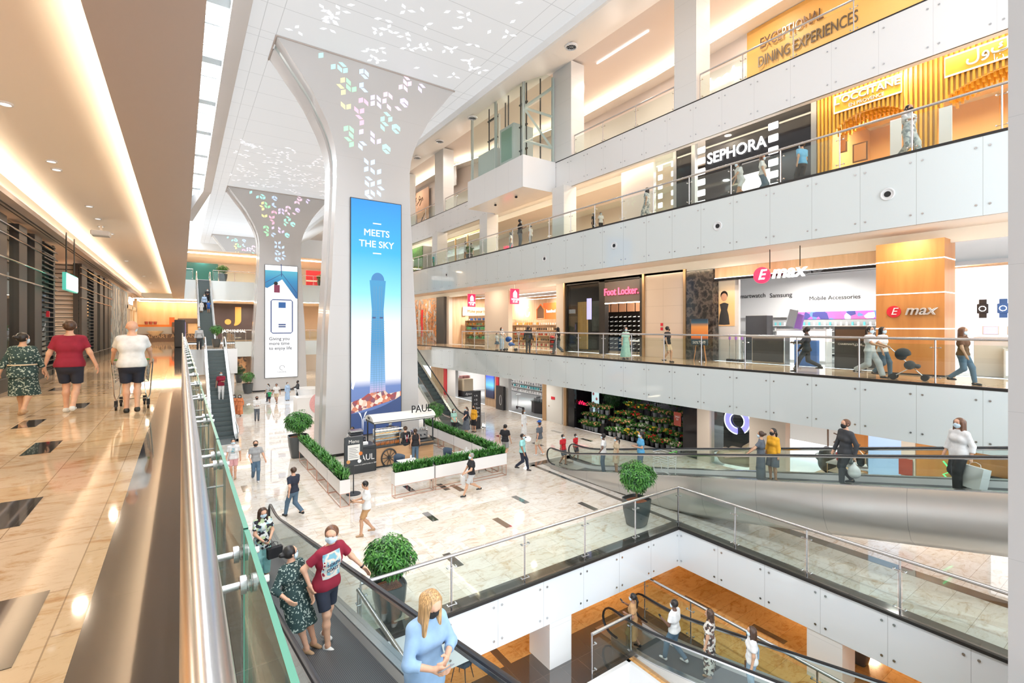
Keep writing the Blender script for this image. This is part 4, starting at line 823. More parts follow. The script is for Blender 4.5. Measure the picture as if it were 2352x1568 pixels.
for i in range(3): MB().cyl((.2+.3*i, -.06, .24), (.2+.3*i, -.06, .32), .035, 10).cyl((.2+.3*i, -.06, .25), (.2+.3*i, -.2, .23), .012, 6).build('brew_group', 'black', em)
cup = None
for i in range(12):
    o = MB().lathe([(.03, 0), (.042, .10), (.038, .10)], n=10).build('paper_cup', 'white_gloss') if cup is None else cup.copy()
    if cup: col.objects.link(o)
    cup = cup or o; o.location = (KX+2.9*SX+.03+.068*i, KY+.5+.08*(i % 2), ZG+1.17*SZ+.475); tag(o, 'white paper cup stacked on the espresso machine', 'cup', 'paper cups on the espresso machine')
for i in range(5): tag(MB().lathe([(.05, 0), (.05, .2), (.02, .27), (.02, .33)], n=12).build('syrup_bottle', 'steel', loc=(KX+2.5+.105*i, KY+1.0, ZG+1.17*SZ+.005), smooth=True), 'tall steel syrup dispenser at the back right of the kiosk counter', 'bottle', 'syrup dispensers on the kiosk')
pr_ = thing('receipt_printer', 'black till and white printer on the dark side counter', 'till', (KX-.66, KY+.1, ZG+1.19)); pr_.scale = (.85,)*3; MB().bbox((.2, .3, .12), (.36, .36, .24), .03).build('printer', 'black_gloss', pr_); MB().bbox((.25, -.1, .08), (.3, .25, .16), .02).build('paper_roll_unit', 'white_gloss', pr_)
cm = thing('coffee_grinder_unit', 'black storage cabinet and coffee gear left of the kiosk', 'cabinet', (KX-.55, KY+.6, ZG)); cm.scale = (.9, .9, .9); MB().box((-.4, .3, 0), (.45, .9, 1.5)).build('cabinet', 'kiosk_dark', cm)
for i in range(3): MB().bbox((0, .6, 1.56+i*.14), (.7, .5, .10), .02).build('tray', ('steel', 'kiosk_dark', 'steel')[i], cm)
ms = thing('menu_stand', 'black menu sign on a slim round-based pole near the planters', 'sign', pp(812, 1134, ZG)); MB().cyl((0, 0, 0), (0, 0, .03), .28, 24).build('base', 'kiosk_dark', ms); MB().cyl((0, 0, 0), (0, 0, 1.15), .022, 10).build('pole', 'kiosk_dark', ms)
bd = MB().bbox((0, -.02, 1.72), (.75, .05, 1.15), .02).build('board', 'kiosk_dark', ms); MB().box((-.24, -.05, 1.38), (.24, -.047, 1.98)).build('menu_sheet', 'off_white', bd); text('lettering', 'Menu', 'off_white', .19, (0, -.052, 2.11), RY, bd, ext=.003)
for i in range(7): MB().box((-.19, -.0515, 1.46+i*.065), (.19-.05*(i % 3), -.05, 1.475+i*.065)).build('menu_line', 'charcoal', bd)
for i, (x, z) in enumerate(((-.22, 1.32), (.22, 1.30), (.27, 1.6))): MB().cyl((x, -.045, z), (x, -.06, z), .075, 14).build('plate_picture', ('pastry', 'white_gloss', 'amber')[i], bd)
# cafe tables and chairs
mat('chair_blue', (.045, .075, .12), .6)
ct = thing('cafe_table', 'x', 'table'); MB().bbox((0, 0, .74), (.85, .85, .03), .01).build('tabletop', 'white_gloss', ct); MB().cyl((0, 0, .02), (0, 0, .73), .035, 12).build('pedestal', 'kiosk_dark', ct); MB().cyl((0, 0, 0), (0, 0, .02), .25, 20).build('foot', 'kiosk_dark', ct)
ct.location = (8.3, 20.1, ZG); ct['label'] = 'square white cafe table just in front of the kiosk cartwheel'; c2 = copytree(ct, (11.05, 19.9, ZG), .1, 'square white cafe table on the right inside the planters')
for t_, p in ((ct, (8.45, 20.25, ZG+.756)), (c2, (11.2, 20.1, ZG+.756))):
    h = thing('table_menu_card', 'small card holder standing on the %s cafe table' % ('left' if t_ is ct else 'right'), 'menu card', p); MB().box((-.05, -.02, 0), (.05, .02, .01)).build('base', 'steel', h); MB().box((-.04, -.004, .01), (.04, .004, .2)).build('card', 'off_white', h)
ch = thing('cafe_chair', 'x', 'chair'); link(sdf_mesh([([(( -.16, 0, .45), (.16, 0, .45), .075, .075), ((-.12, -.1, .45), (.12, -.1, .45), .07, .07), ((-.12, .1, .45), (.12, .1, .45), .07, .07)], .05, [])], .02, 'seat'), 'seat', 'chair_blue', ch)
bk = MB(); vs = []
for i in range(9):
    q = math.radians(-80+20*i); 
    for z, rr in ((.42, .25), (.62, .275), (.86, .285)): vs.append((rr*math.sin(q), -rr*math.cos(q), z-abs(i-4)*.02*(z > .8)))
bk.add(vs, [(3*i+j, 3*i+j+1, 3*i+j+4, 3*i+j+3) for i in range(8) for j in range(2)]); bo = bk.build('backrest', 'chair_blue', ch, True); md = bo.modifiers.new('thick', 'SOLIDIFY'); md.thickness = .03
for sx in (-1, 1):
    for sy in (-1, 1): MB().tube([(sx*.15, sy*.13, .42), (sx*.22, sy*.2, 0)], [.016, .011], 8).build('leg', 'kiosk_dark', ch)
ch.location = (8.2, 20.95, ZG); ch.rotation_euler.z = math.pi; ch['label'] = 'dark blue tub chair behind the left cafe table'
for p, rz, lb in (((8.95, 19.4, ZG), math.radians(40), 'dark blue chair pulled under the left cafe table, behind the front planters'), ((10.6, 20.75, ZG), math.radians(200), 'dark blue tub chair behind the right cafe table'), ((11.4, 19.2, ZG), math.radians(10), 'dark blue chair at the near side of the right cafe table')): copytree(ch, p, rz, lb)
c9 = copytree(ch, pp(1062, 1560, ZL), math.radians(120), 'dark chair standing on the lower floor by the lower column')
# ---------------------------------------------------------------- column screens
def screen(name, label, y, z0, z1, m, x0=7.28, x1=10.0):
    t = thing(name, label, 'screen', (x0, y-.02, z0)); MB().box((-.04, -.05, -.04), (x1-x0+.04, .01, z1-z0+.04)).build('frame', 'charcoal', t); MB().box((0, -.06, 0), (x1-x0, -.05, z1-z0)).build('display', m, t); return t
vgrad('screen_sky', [(0, (.10, .15, .34)), (.2, (.14, .22, .48)), (.24, (.95, .93, .97)), (.44, (.88, .97, 1)), (.60, (.25, .72, .97)), (.78, (.02, .42, .90)), (1, (.0, .27, .82))], ZG+1.0, 8.45, e=1.0)
sc = screen('tall_screen', 'tall column screen showing a blue tower under a bright sky', 25.46, ZG+1.0, 8.45, 'screen_sky')
mat('scr_white', (1, 1, 1), .4, e=1.0); mat('scr_navy', (.05, .09, .24), .4, e=.8); mat('scr_tower', (.04, .26, .60), .3, e=.8); vgrad('scr_tower_g', [(0, (.75, .5, .75)), (.12, (.25, .5, .85)), (.45, (.03, .30, .62)), (1, (.04, .36, .68))], -1.9, 4.2, e=.8)
blotch('scr_town', [(.45, .08, .08), (.95, .65, .5), (.30, .10, .14), (1, .85, .7), (.75, .25, .14)], 5, e=.8, vor=True)
yf = -.065
tw = MB(); 
tw.add([(.98, yf, 2.05), (1.85, yf, 2.05), (1.74, yf, 6.6), (1.09, yf, 6.6)], [(0, 1, 2, 3)]).add([(1.09, yf, 6.6), (1.74, yf, 6.6), (1.86, yf, 8.2), (.97, yf, 8.2)], [(0, 1, 2, 3)]); 
m_ = MB(); m_.v = [(a, b, c) for a, b, c in tw.v]; m_.f = tw.f; m_.build('tower_picture', 'scr_tower_g', sc)
dm = [(1.415+.36*math.cos(math.pi*i/14), 8.2+.42*math.sin(math.pi*i/14)) for i in range(15)]; MB().prism(dm, yf-.004, yf, axis=1).build('dome_picture', 'scr_tower', sc)
g = MB()
for i in range(38): z = 2.2+i*.118; g.box((1.02 if z < 6 else 1.1, yf-.004, z), (1.81 if z < 6 else 1.73, yf-.002, z+.018))
for x in (1.2, 1.32, 1.5, 1.62): g.box((x, yf-.004, 2.1), (x+.02, yf-.002, 7.9))
g.build('tower_windows', 'screen_line' if 'screen_line' in MT else mat('screen_line', (.25, .55, .85), .4, e=.5), sc)
MB().box((1.12, yf-.006, 6.15), (1.3, yf-.004, 6.24)).box((1.52, yf-.006, 6.15), (1.7, yf-.004, 6.24)).build('tower_band', 'scr_navy', sc)
MB().add([(0, yf-.002, 1.15), (2.72, yf-.002, 1.8), (2.72, yf-.002, 2.15), (2.0, yf-.002, 2.05), (1.8, yf-.002, 2.25), (.9, yf-.002, 2.15), (.6, yf-.002, 1.95), (0, yf-.002, 1.75)], [tuple(range(8))]).build('town_picture', 'scr_town', sc)
pl = [(0, 0)]+[(2.72*i/10, 1.15+.75*(i/10)**2.2) for i in range(11)]+[(2.72, 0)]; MB().prism(pl, yf-.006, yf-.004, axis=1).build('sea_picture', 'scr_navy', sc)
sw = MB().prism([(0, 2.5), (.3, 3.6), (1.0, 4.6), (.9, 4.45), (.38, 3.4), (.1, 2.4)], yf-.003, yf-.001, axis=1).build('shore_picture', 'scr_white', sc)
text('lettering', 'MEETS', 'scr_white', .50, (1.36, -.075, 10.72), RY, sc, ext=.004, bold=.008); text('lettering', 'THE SKY', 'scr_white', .50, (1.36, -.075, 10.12), RY, sc, ext=.004, bold=.008)
MB().box((1.15, -.075, 11.22), (1.6, -.066, 11.28)).box((1.15, -.075, 9.62), (1.6, -.066, 9.68)).build('lettering_rules', 'scr_white', sc)
text('lettering', 'THE PALM TOWER', 'scr_white', .225, (1.6, -.075, .75), RY, sc, ext=.003, bold=.002); text('lettering', 'RESIDENCES', 'scr_white', .13, (1.65, -.075, .56), RY, sc, ext=.003, bold=.002)
lg = MB()
for s in (-1, 1): lg.prism([(.6+s*.03, .15), (.6+s*.05, .8), (.6+s*.12, 1.15), (.6+s*.24, 1.22), (.6+s*.1, 1.05), (.6+s*.02, .8)][::s], -.078, -.068, axis=1)
lg.build('logo', 'scr_white', sc)
s2 = screen('tall_screen', 'tall white screen on the middle column with a boat picture and phone outline', 55.46, ZG+1.4, 8.15, 'scr_white', 7.1, 10.2)
vgrad('scr_sea', [(0, (.01, .12, .34)), (.6, (.02, .28, .55)), (1, (.1, .5, .65))], 5, 7.6, e=.8)
MB().add([(0, -.07, 9.4), (3.1, -.07, 8.3), (3.1, -.07, 11.2), (0, -.07, 11.2)], [(0, 1, 2, 3)]).build('sea_picture', 'scr_sea', s2); MB().prism([(0, 9.2), (1.6, 10.3), (2.9, 8.4), (3.1, 8.0), (3.1, 7.7), (0, 8.2)], -.075, -.07, axis=1).build('deck_picture', 'scr_white', s2)
r_ = MB().tube([(0, -.08, 9.9), (1.6, -.08, 10.9), (3.05, -.08, 8.9)], .03, 4).tube([(1.55, -.08, 10.6), (1.5, -.08, 11.9)], .04, 4); r_.build('boat_rail_picture', 'scr_navy', s2)
mat('scr_maroon', (.5, .06, .16), .4, e=.4); MB().bbox((1.1, -.085, 9.3), (.55, .02, .8), .1).build('shirt_picture', 'scr_maroon', s2); MB().ball((1.0, -.08, 9.85), .2, 10, (1, .1, 1)).build('head_picture', 'black', s2)
ph = MB()
rr = [(.55, 1+3.8), (.55, 8.0), (.7, 8.15), (2.45, 8.15), (2.6, 8.0), (2.6, 4.8), (2.45, 4.65), (.7, 4.65)]
ph.tube([(x, -.08, z) for x, z in rr], .055, 4, closed=True); ph.build('phone_outline', 'scr_navy', s2); mat('scr_blue', (.03, .2, .6), .4, e=.5); MB().bbox((1.6, -.08, 7.6), (.7, .02, .6), .08).build('app_icon', 'scr_blue', s2)
for i in (0, 1): MB().box((1.25, -.08, 5.25+i*.22), (1.95, -.07, 5.4+i*.22)).build('store_badge', 'scr_navy', s2)
mat('scr_grey', (.10, .12, .20), .4, e=.2)
for i, s in enumerate(('Giving you', 'more time', 'to enjoy life')): text('lettering', s, 'scr_grey', .46, (.35, -.08, 4.05-i*.5), RY, s2, ext=.004, align='LEFT', bold=.01)
text('lettering', 'NAKHEEL', 'scr_grey', .2, (1.6, -.08, .55), RY, s2, ext=.004); MB().tube([(1.6+.24*math.cos(i*.5), -.08, 1.0+.24*math.sin(i*.5)) for i in range(11)], .02, 4).build('logo', 'scr_grey', s2)
for nm_, M_s in MT.items():     # screens: dark panels that only show what they give off
    if nm_.startswith(('scr_', 'screen_')):
        bs = M_s.node_tree.nodes['Principled BSDF'].inputs['Base Color']
        for lk in list(bs.links): M_s.node_tree.links.remove(lk)
        bs.default_value = (.02, .02, .02, 1)
# ---------------------------------------------------------------- light pattern imitated by thin glowing diamond plates on columns and ceiling
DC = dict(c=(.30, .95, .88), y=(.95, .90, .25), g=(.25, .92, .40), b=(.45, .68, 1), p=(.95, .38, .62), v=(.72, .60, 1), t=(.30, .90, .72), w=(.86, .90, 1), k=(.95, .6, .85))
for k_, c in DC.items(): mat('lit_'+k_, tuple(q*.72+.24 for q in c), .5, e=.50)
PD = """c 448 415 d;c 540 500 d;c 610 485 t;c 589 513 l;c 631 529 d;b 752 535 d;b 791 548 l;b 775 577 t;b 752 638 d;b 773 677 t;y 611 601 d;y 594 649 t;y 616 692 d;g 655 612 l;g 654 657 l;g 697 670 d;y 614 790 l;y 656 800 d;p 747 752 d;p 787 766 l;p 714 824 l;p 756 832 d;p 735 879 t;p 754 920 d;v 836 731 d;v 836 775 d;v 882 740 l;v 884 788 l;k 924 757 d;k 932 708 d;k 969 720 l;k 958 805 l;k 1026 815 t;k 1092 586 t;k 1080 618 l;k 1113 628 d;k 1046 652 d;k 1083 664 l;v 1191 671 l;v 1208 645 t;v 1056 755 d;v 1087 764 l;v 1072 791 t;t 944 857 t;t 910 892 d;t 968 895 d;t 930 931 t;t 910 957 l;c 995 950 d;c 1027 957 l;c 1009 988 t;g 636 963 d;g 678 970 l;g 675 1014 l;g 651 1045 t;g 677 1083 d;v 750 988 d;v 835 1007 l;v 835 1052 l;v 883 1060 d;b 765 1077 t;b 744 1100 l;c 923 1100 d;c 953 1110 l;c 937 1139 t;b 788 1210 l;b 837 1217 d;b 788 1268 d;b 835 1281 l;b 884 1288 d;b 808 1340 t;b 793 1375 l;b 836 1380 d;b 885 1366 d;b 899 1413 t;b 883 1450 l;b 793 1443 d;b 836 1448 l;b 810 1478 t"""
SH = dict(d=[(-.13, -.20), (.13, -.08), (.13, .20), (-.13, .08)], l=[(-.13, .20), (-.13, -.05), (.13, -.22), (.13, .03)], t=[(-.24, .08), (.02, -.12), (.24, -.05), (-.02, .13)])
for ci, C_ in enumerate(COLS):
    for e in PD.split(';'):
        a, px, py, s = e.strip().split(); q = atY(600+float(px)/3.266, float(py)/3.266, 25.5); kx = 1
        MB().prism([(q.x-8.57+u*.86, q.z+v*.86) for u, v in SH[s]], -.006, -.001, axis=1).build('glow_diamond', 'lit_'+a, C_)
r = random.Random(11); wl = []
for c in range(30):
    for j in range(9): wl.append((c, j))
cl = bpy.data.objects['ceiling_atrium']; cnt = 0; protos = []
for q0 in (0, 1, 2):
    o = MB().prism([(.05, .02), (.26, .05), (.35, .22), (.14, .19)], 0, .006, axis=2).build('glow_diamond', 'lit_w', cl); o.location = (8, 22, ZC-.008); o.rotation_euler.z = q0*2.09; protos.append(o)
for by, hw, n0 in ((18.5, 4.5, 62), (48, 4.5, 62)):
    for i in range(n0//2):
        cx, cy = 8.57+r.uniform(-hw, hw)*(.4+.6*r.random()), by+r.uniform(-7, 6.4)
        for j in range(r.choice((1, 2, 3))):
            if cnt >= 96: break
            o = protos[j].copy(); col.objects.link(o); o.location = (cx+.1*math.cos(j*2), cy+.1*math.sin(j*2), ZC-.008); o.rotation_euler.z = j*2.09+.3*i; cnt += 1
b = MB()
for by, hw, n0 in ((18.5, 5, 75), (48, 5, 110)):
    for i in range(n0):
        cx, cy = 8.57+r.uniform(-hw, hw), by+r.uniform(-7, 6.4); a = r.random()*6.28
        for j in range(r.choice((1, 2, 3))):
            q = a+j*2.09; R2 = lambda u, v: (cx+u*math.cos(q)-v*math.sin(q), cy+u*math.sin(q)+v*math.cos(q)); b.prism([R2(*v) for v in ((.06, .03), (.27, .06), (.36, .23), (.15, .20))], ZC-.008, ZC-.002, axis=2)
tag(b.build('glow_diamond_field', 'lit_w', cl), kind='stuff')
# ceiling fittings
for i, (x, z, y) in enumerate(((16.4, 16.2, 14.5), (16.4, 16.2, 23.6), (16.4, 16.2, 28.9), (16.4, 16.2, 41))):
    q = [atX(1312, 99, 16.4), atX(1085, 268, 16.4), atX(1010, 322, 16.4), atX(958, 352, 16.4)][i]; zz = 15.4+(16.4-14.85)/4.75*2.55
    t = thing('air_diffuser', ['round white air diffuser nearest the square column tops', 'round white air diffuser left of the glass lift', 'round white air diffuser beside the near flared column', 'farthest round air diffuser seen past the flared column'][i], 'vent', (16.4, q.y, zz-.2)); MB().lathe([(.34, .02), (.34, -.03), (.26, -.06), (.25, .02)], n=28).build('ring', 'white_gloss', t, True)
    f_ = MB()
    for k_ in range(8): a = k_*math.pi/4; f_.tube([(.03*math.cos(a), .03*math.sin(a), -.02), (.24*math.cos(a), .24*math.sin(a), -.02)], .014, 5)
    f_.build('vanes', 'grey', t)
dl = None
for i, (px, py) in enumerate(((12, 265), (118, 390), (130, 408), (232, 532), (205, 488), (225, 515), (255, 548), (290, 607), (330, 640), (345, 655))):
    q = atZ(px, py, 5.1)
    if not dl: dl = o = thing('ceiling_downlight', 'x', 'downlight'); MB().lathe([(.10, .02), (.10, -.02), (.075, -.02), (.07, .01)], n=20).build('ring', 'white_gloss', o, True); MB().cyl((0, 0, 0), (0, 0, .012), .07, 16).build('lamp', 'white_lit', o)
    else: o = copytree(dl)
    o.location = (q.x, q.y, 5.29); o['label'] = 'small round fitting in the warm corridor ceiling on the left'; o['group'] = 'round fittings in the corridor ceiling'
q = atZ(232, 528, 4.95); t = thing('ceiling_projector', 'pale square unit hanging from the left corridor ceiling', 'ceiling unit', (q.x, q.y, 4.72)); MB().bbox((0, 0, .1), (.5, .5, .16), .03).build('housing', 'white_gloss', t); MB().cyl((0, 0, .18), (0, 0, .4), .03, 8).build('stem', 'steel', t)
# ---------------------------------------------------------------- shops, right side first floor (front plane X = 22)
wood('oak', (.52, .34, .20), (.66, .46, .29), .5); wood('shop_wood', (.48, .20, .06), (.60, .28, .09), .35); mat('bronze', (.16, .11, .08), .3, .5); mat('brass_trim', (.55, .36, .20), .3, .8)
mat('stone_beige', (.66, .58, .50), .35); mat('shop_white', (.82, .82, .83), .4); mat('dark_stone', (.05, .045, .045), .12)
blotch('dark_marble', [(.02, .02, .022), (.045, .04, .04), (.12, .10, .09), (.03, .03, .03)], 3, r=.12); lines('brick_wall', (.42, .24, .09), (.22, .12, .05), (1, 2), (.24, .085), .012, 0, r=.7)
def part(mb, n, m, t, sm=False): return mb.build(n, m, t, sm)
def shopbox(name, x0, x1, y0, y1, z0, z1, wallm, floorm, back=True, sides=(1, 1)):
    b = MB()
    if back: b.box((x1-.05, y0, z0), (x1, y1, z1))
    if sides[0]: b.box((x0, y0-.04, z0), (x1, y0+.04, z1))
    if sides[1]: b.box((x0, y1-.04, z0), (x1, y1+.04, z1))
    struct('wall_'+name, b, wallm); struct('floor_'+name, MB().box((x0, y0+.04, z0), (x1-.05, y1-.04, z0+.012)), floorm)
def shelves(name, label, x, y0, y1, z0, n, dz, depth=.4, m='oak', back=None, post=True):
    """open shelving facing -X; returns list of shelf-top heights"""
    t = thing(name, label, 'shelf', (x, y0, z0)); L = y1-y0
    part(MB().box((depth-.02, 0, 0), (depth, L, n*dz+.1)), 'back_panel', back or m, t)
    for i in range(n): part(MB().box((0, .02, .05+i*dz), (depth-.02, L-.02, .08+i*dz)), 'shelf', m, t)
    if post: part(MB().box((0, 0, 0), (depth, .02, n*dz+.1)), 'side_panel', m, t); part(MB().box((0, L-.02, 0), (depth, L, n*dz+.1)), 'side_panel', m, t)
    return [z0+.08+i*dz for i in range(n)]
PT = {}
def product(kind, m):
    if (kind, m) in PT: o = PT[kind, m].copy(); col.objects.link(o); return o
    b = MB()
    if kind == 'box': b.bbox((0, 0, .11), (.16, .14, .22), .006)
    elif kind == 'jar': b.lathe([(.05, 0), (.055, .02), (.055, .13), (.04, .15), (.04, .17)], n=12)
    elif kind == 'pack': b.bbox((0, 0, .10), (.05, .10, .20), .01)
    elif kind == 'headset': b.bbox((0, 0, .09), (.12, .10, .18), .03)
    elif kind == 'cushion': b.ball((0, 0, .12), .2, 12, (.45, 1, .6))
    elif kind == 'bin': b.lathe([(.12, 0), (.15, .28), (.14, .28), (.11, .02)], n=14)
    elif kind == 'shoe':
        me = sdf_mesh([([((-.0, -.10, .035), (0, .09, .028), .038, .030), ((0, -.10, .06), (0, -.03, .055), .034, .032), ((0, -.11, .10), (0, -.09, .09), .026, .03)], .03, [((0, 0, .004), (0, 0, -1)), ((0, -.1, .115), (0, 0, 1))])], .012, 'shoe'); o = link(me, 'sports_shoe', m, None); PT[kind, m] = o; return o
    o = b.build({'box': 'boxed_product', 'jar': 'jar', 'pack': 'packet', 'headset': 'gadget_box', 'cushion': 'cushion', 'bin': 'storage_bin'}[kind], m, None, kind in ('jar', 'cushion')); PT[kind, m] = o; return o
def stock(zs, x, y0, y1, step, kinds, label, cat, group, rz=0, skip=0):
    r = random.Random(len(label)); n = 0
    for zi, z in enumerate(zs):
        y = y0
        while y < y1:
            if r.random() >= skip:
                kd, m = kinds[(zi*3+int(r.random()*2)) % len(kinds)]; o = product(kd, m); o.location = (x, y, z+.002); o.rotation_euler.z = rz+r.uniform(-.15, .15); tag(o, label, cat, group); n += 1
            y += step
for k_, c in dict(p_green=(.10, .38, .20), p_blue=(.06, .16, .45), p_red=(.55, .04, .04), p_white=(.78, .78, .78), p_grey=(.25, .27, .30), p_amber=(.7, .35, .10), p_black=(.03, .03, .035), p_teal=(.1, .45, .5), p_violet=(.3, .15, .55), p_cream=(.75, .62, .45)).items(): mat(k_, c, .45)
# far photo mural and dark end
mural = thing('wall_mural', 'large photo mural of a couple outdoors at the far end of the first floor balcony', 'mural', (21.9, 45.2, 0)); blotch('mural_photo', [(.08, .07, .06), (.35, .12, .05), (.75, .30, .08), (.16, .14, .13), (.55, .5, .5)], 1.6, r=.3, detail=6)
part(MB().box((0, 0, 0), (.06, 8, 4.75)), 'print', 'mural_photo', mural)
for y, m, l, h in ((4.9, 'cloth_lightgrey', 'skin_fair', 'hair_brown'), (4.1, 'cloth_red', 'skin_fair', 'hair_auburn')):
    part(MB().tube([(-.01, y, .6), (-.01, y+.1, 2.4), (-.01, y, 3.6)], [.22, .25, .25], 8), 'printed_figure', m, mural).scale = (.1, 1, 1); part(MB().ball((0, y, 3.95), .24, 12, (.05, 1, 1.1)), 'printed_head', l, mural)
dp = MB().box((21.6, 43.4, 0), (22.05, 45.1, 4.75)).build('end_panel', 'charcoal'); tag(dp, 'dark charcoal panel beside the photo mural on the first floor', 'panel')
# homeware shop with two red hanging signs
shopbox('homes', 22.1, 29.5, 26.3, 43.3, 0, 4.9, 'oak', 'marble_warm_light')
struct('wall_homes_front', MB().box((21.9, 32.3, 0), (22.3, 36.0, 4.75)).box((21.9, 25.4, 0), (22.3, 26.25, 4.75)).box((21.9, 42.9, 0), (22.3, 43.4, 4.75)), 'stone_beige')
zs = shelves('shelving', 'wooden shelving of green and blue homeware, left window of the red-signed shop', 23.6, 38.2, 42.6, 0, 6, .45)
stock(zs[1:], 23.75, 38.4, 42.4, .30, [('jar', 'p_green'), ('bin', 'p_green'), ('box', 'p_blue'), ('jar', 'p_cream'), ('box', 'p_amber')], 'green or blue kitchen jar or box on the left window shelves of the homeware shop', 'homeware', 'homeware on the left window shelves')
zs = shelves('shelving', 'pale wooden shelving with small goods in the right window of the red-signed shop', 25.2, 30.0, 36.6, 0, 5, .45)
stock(zs, 25.35, 30.2, 36.4, .30, [('box', 'p_cream'), ('jar', 'p_red'), ('jar', 'p_white'), ('box', 'p_amber'), ('jar', 'p_black')], 'small boxed or jarred good on the right window shelves of the homeware shop', 'homeware', 'homeware on the right window shelves')
zs = shelves('cushion_rack', 'low rack stacked with red and grey cushions in the homeware shop', 23.2, 26.9, 28.6, 0, 3, .35, m='steel', back='stone_beige')
stock(zs, 23.4, 27.15, 28.5, .45, [('cushion', 'p_red'), ('cushion', 'p_green'), ('cushion', 'cloth_grey')], 'soft cushion lying in the low rack by the balcony shop window', 'cushion', 'cushions in the homeware rack')
for y, lb in ((29.6, 'smile'), (31.2, 'house')):
    pass
sg = thing('house_sign', 'brown house-shaped sign with orange outline inside the homeware shop', 'sign', (28.9, 37.0, 3.1)); part(MB().tube([(0, -.6, -.6), (0, -.6, .3), (0, 0, .8), (0, .6, .3), (0, .6, -.6)], .07, 6, closed=True), 'outline', mat('orange', (.8, .15, .03), .4), sg); part(MB().prism([(-.55, -.55), (.55, -.55), (.55, .28), (0, .72), (-.55, .28)], -.01, .03, axis=0), 'board', 'bronze', sg)
sg = thing('smile_sign', 'white smiling mouth and eyes on the brown inner wall of the homeware shop', 'sign', (28.9, 39.2, 3.3)); part(MB().tube([(0, .35*math.cos(q), -.1+.45*math.sin(q)) for q in [math.pi+math.pi*i/10 for i in range(11)]], .05, 6), 'mouth', 'white_lit', sg)
for s_ in (-.12, .12): part(MB().ball((0, s_, .35), .06, 8), 'eye', 'white_lit', sg)
sg = thing('wall_sign', 'cream wall sign with orange lettering above the left homeware shelves', 'sign', (25.6, 43.1, 3.3)); part(MB().box((-2, 0, -.45), (2, .04, .45)), 'board', 'p_cream', sg); text('lettering', 'Make your house', 'orange', .42, (0, -.02, 0), RY, sg)
sg = thing('wall_sign', 'orange red banner with white lettering at the right of the homeware shop', 'sign', (28.9, 35.2, 3.1)); part(MB().box((0, -.9, -.8), (.04, 1.4, .9)), 'board', 'orange', sg); text('lettering', 'hundred', 'white_lit', .4, (-.02, .2, .1), RX, sg)
for i, (px0, px1, py0, py1, lb) in enumerate(((1074, 1092, 675, 704, 'smaller, farther red hanging shop sign with a white house symbol'), (1170, 1194, 663, 698, 'larger, nearer red hanging shop sign with a white house symbol'))):
    a = atX((px0+px1)/2, (py0+py1)/2, 21.2); s_ = (py1-py0)*(1336*21.2/((px0+px1)/2-418))/1100*.5
    t = thing('hanging_sign', lb, 'sign', (a.x, a.y, a.z)); part(MB().bbox((0, 0, 0), (s_*1.35, .14, s_*2), .02), 'box', 'red_lit', t); part(MB().cyl((0, 0, s_), (0, 0, 5.1-a.z), .02, 8), 'hanger', 'steel', t)
    part(MB().prism([(-.3*s_, -.15*s_), (.3*s_, -.15*s_), (.3*s_, .45*s_), (0, .8*s_), (-.3*s_, .45*s_)], -.08, -.073, axis=1), 'house_symbol', 'white_lit', t)
    text('lettering', 'HOMES', 'white_lit', .36*s_, (0, -.08, -.4*s_), RY, t, ext=.004); text('lettering', 'R US', 'white_lit', .36*s_, (0, -.08, -.7*s_), RY, t, ext=.004)
for k_ in range(3): tag(MB().box((27.5, 27+k_*.01, 4.3), (27.6, 42, 4.34)).build('track_light', 'white_lit', loc=(-1.6*k_, 0, .1*k_)), 'bright linear ceiling lamp inside the homeware shop', 'light', 'linear lamps in the homeware shop')
# sports shoe shop
shopbox('shoes', 22.35, 25.6, 18.75, 25.3, 0, 4.9, 'dark_metal', 'marble_warm_light')
fr = thing('shopfront', 'dark framed shopfront with lit red lettering and a wall of shoes', 'shopfront', (21.95, 18.5, 0))
part(MB().box((0, 0, 0), (.35, .25, 4.75)).box((0, 3.05, 0), (.35, 3.55, 4.75)).box((0, 6.7, 0), (.3, 6.95, 4.75)).box((0, 0, 4.55), (.35, 6.95, 4.75)), 'frame', 'dark_metal', fr); part(MB().box((0, .25, 3.2), (.3, 3.05, 4.5)), 'sign_panel', mat('taupe', (.12, .095, .085), .5), fr); part(MB().box((.1, 3.55, .1), (.12, 6.7, 4.5)), 'window_glass', 'glass', fr)
mat('red_neon', (1, .02, .10), .4, e=1.5); mat('red_neon_face', (1, .10, .20), .4, e=1.3)
text('lettering', 'Foot Locker.', 'red_neon_face', .62, (-.06, 1.66, 3.85), RX, fr, ext=.03, bold=.012, squash=.86)
part(MB().box((.0, .26, 3.14), (.05, 3.04, 3.19)), 'light_strip', 'warm_strip', fr); part(MB().box((.5, 5.2, .2), (.62, 6.1, 3.4)), 'brick_pier', 'brick_wall', fr); part(MB().box((.4, 4.7, 2.2), (.45, 5.1, 3.6)), 'lit_poster', mat('lit_violet', (.5, .42, .95), .4, e=1.0), fr); part(MB().box((.4, 3.75, 1.4), (.44, 4.6, 3.4)), 'poster', 'charcoal', fr)
zs = shelves('shoe_wall', 'dark wall of shoe ledges inside the sports shoe shop', 25.2, 18.9, 25.0, .1, 8, .31, .3, 'dark_metal', post=False)
stock(zs, 25.28, 19.1, 24.9, .42, [('shoe', 'p_white'), ('shoe', 'p_white'), ('shoe', 'p_grey')], 'sports shoe on the ledges of the dark shoe wall', 'shoe', 'sports shoes on the wall ledges', 1.2)
part_ = thing('wall_lamps', 'row of warm bronze light panels above the shoe wall', 'light', (25.15, 18.9, 2.75))
for i in range(8): part(MB().box((0, .1+i*.74, 0), (.05, .72+i*.74, .95)), 'light_panel', mat('bronze_lit', (.45, .22, .12), .4, e=.22), part_)
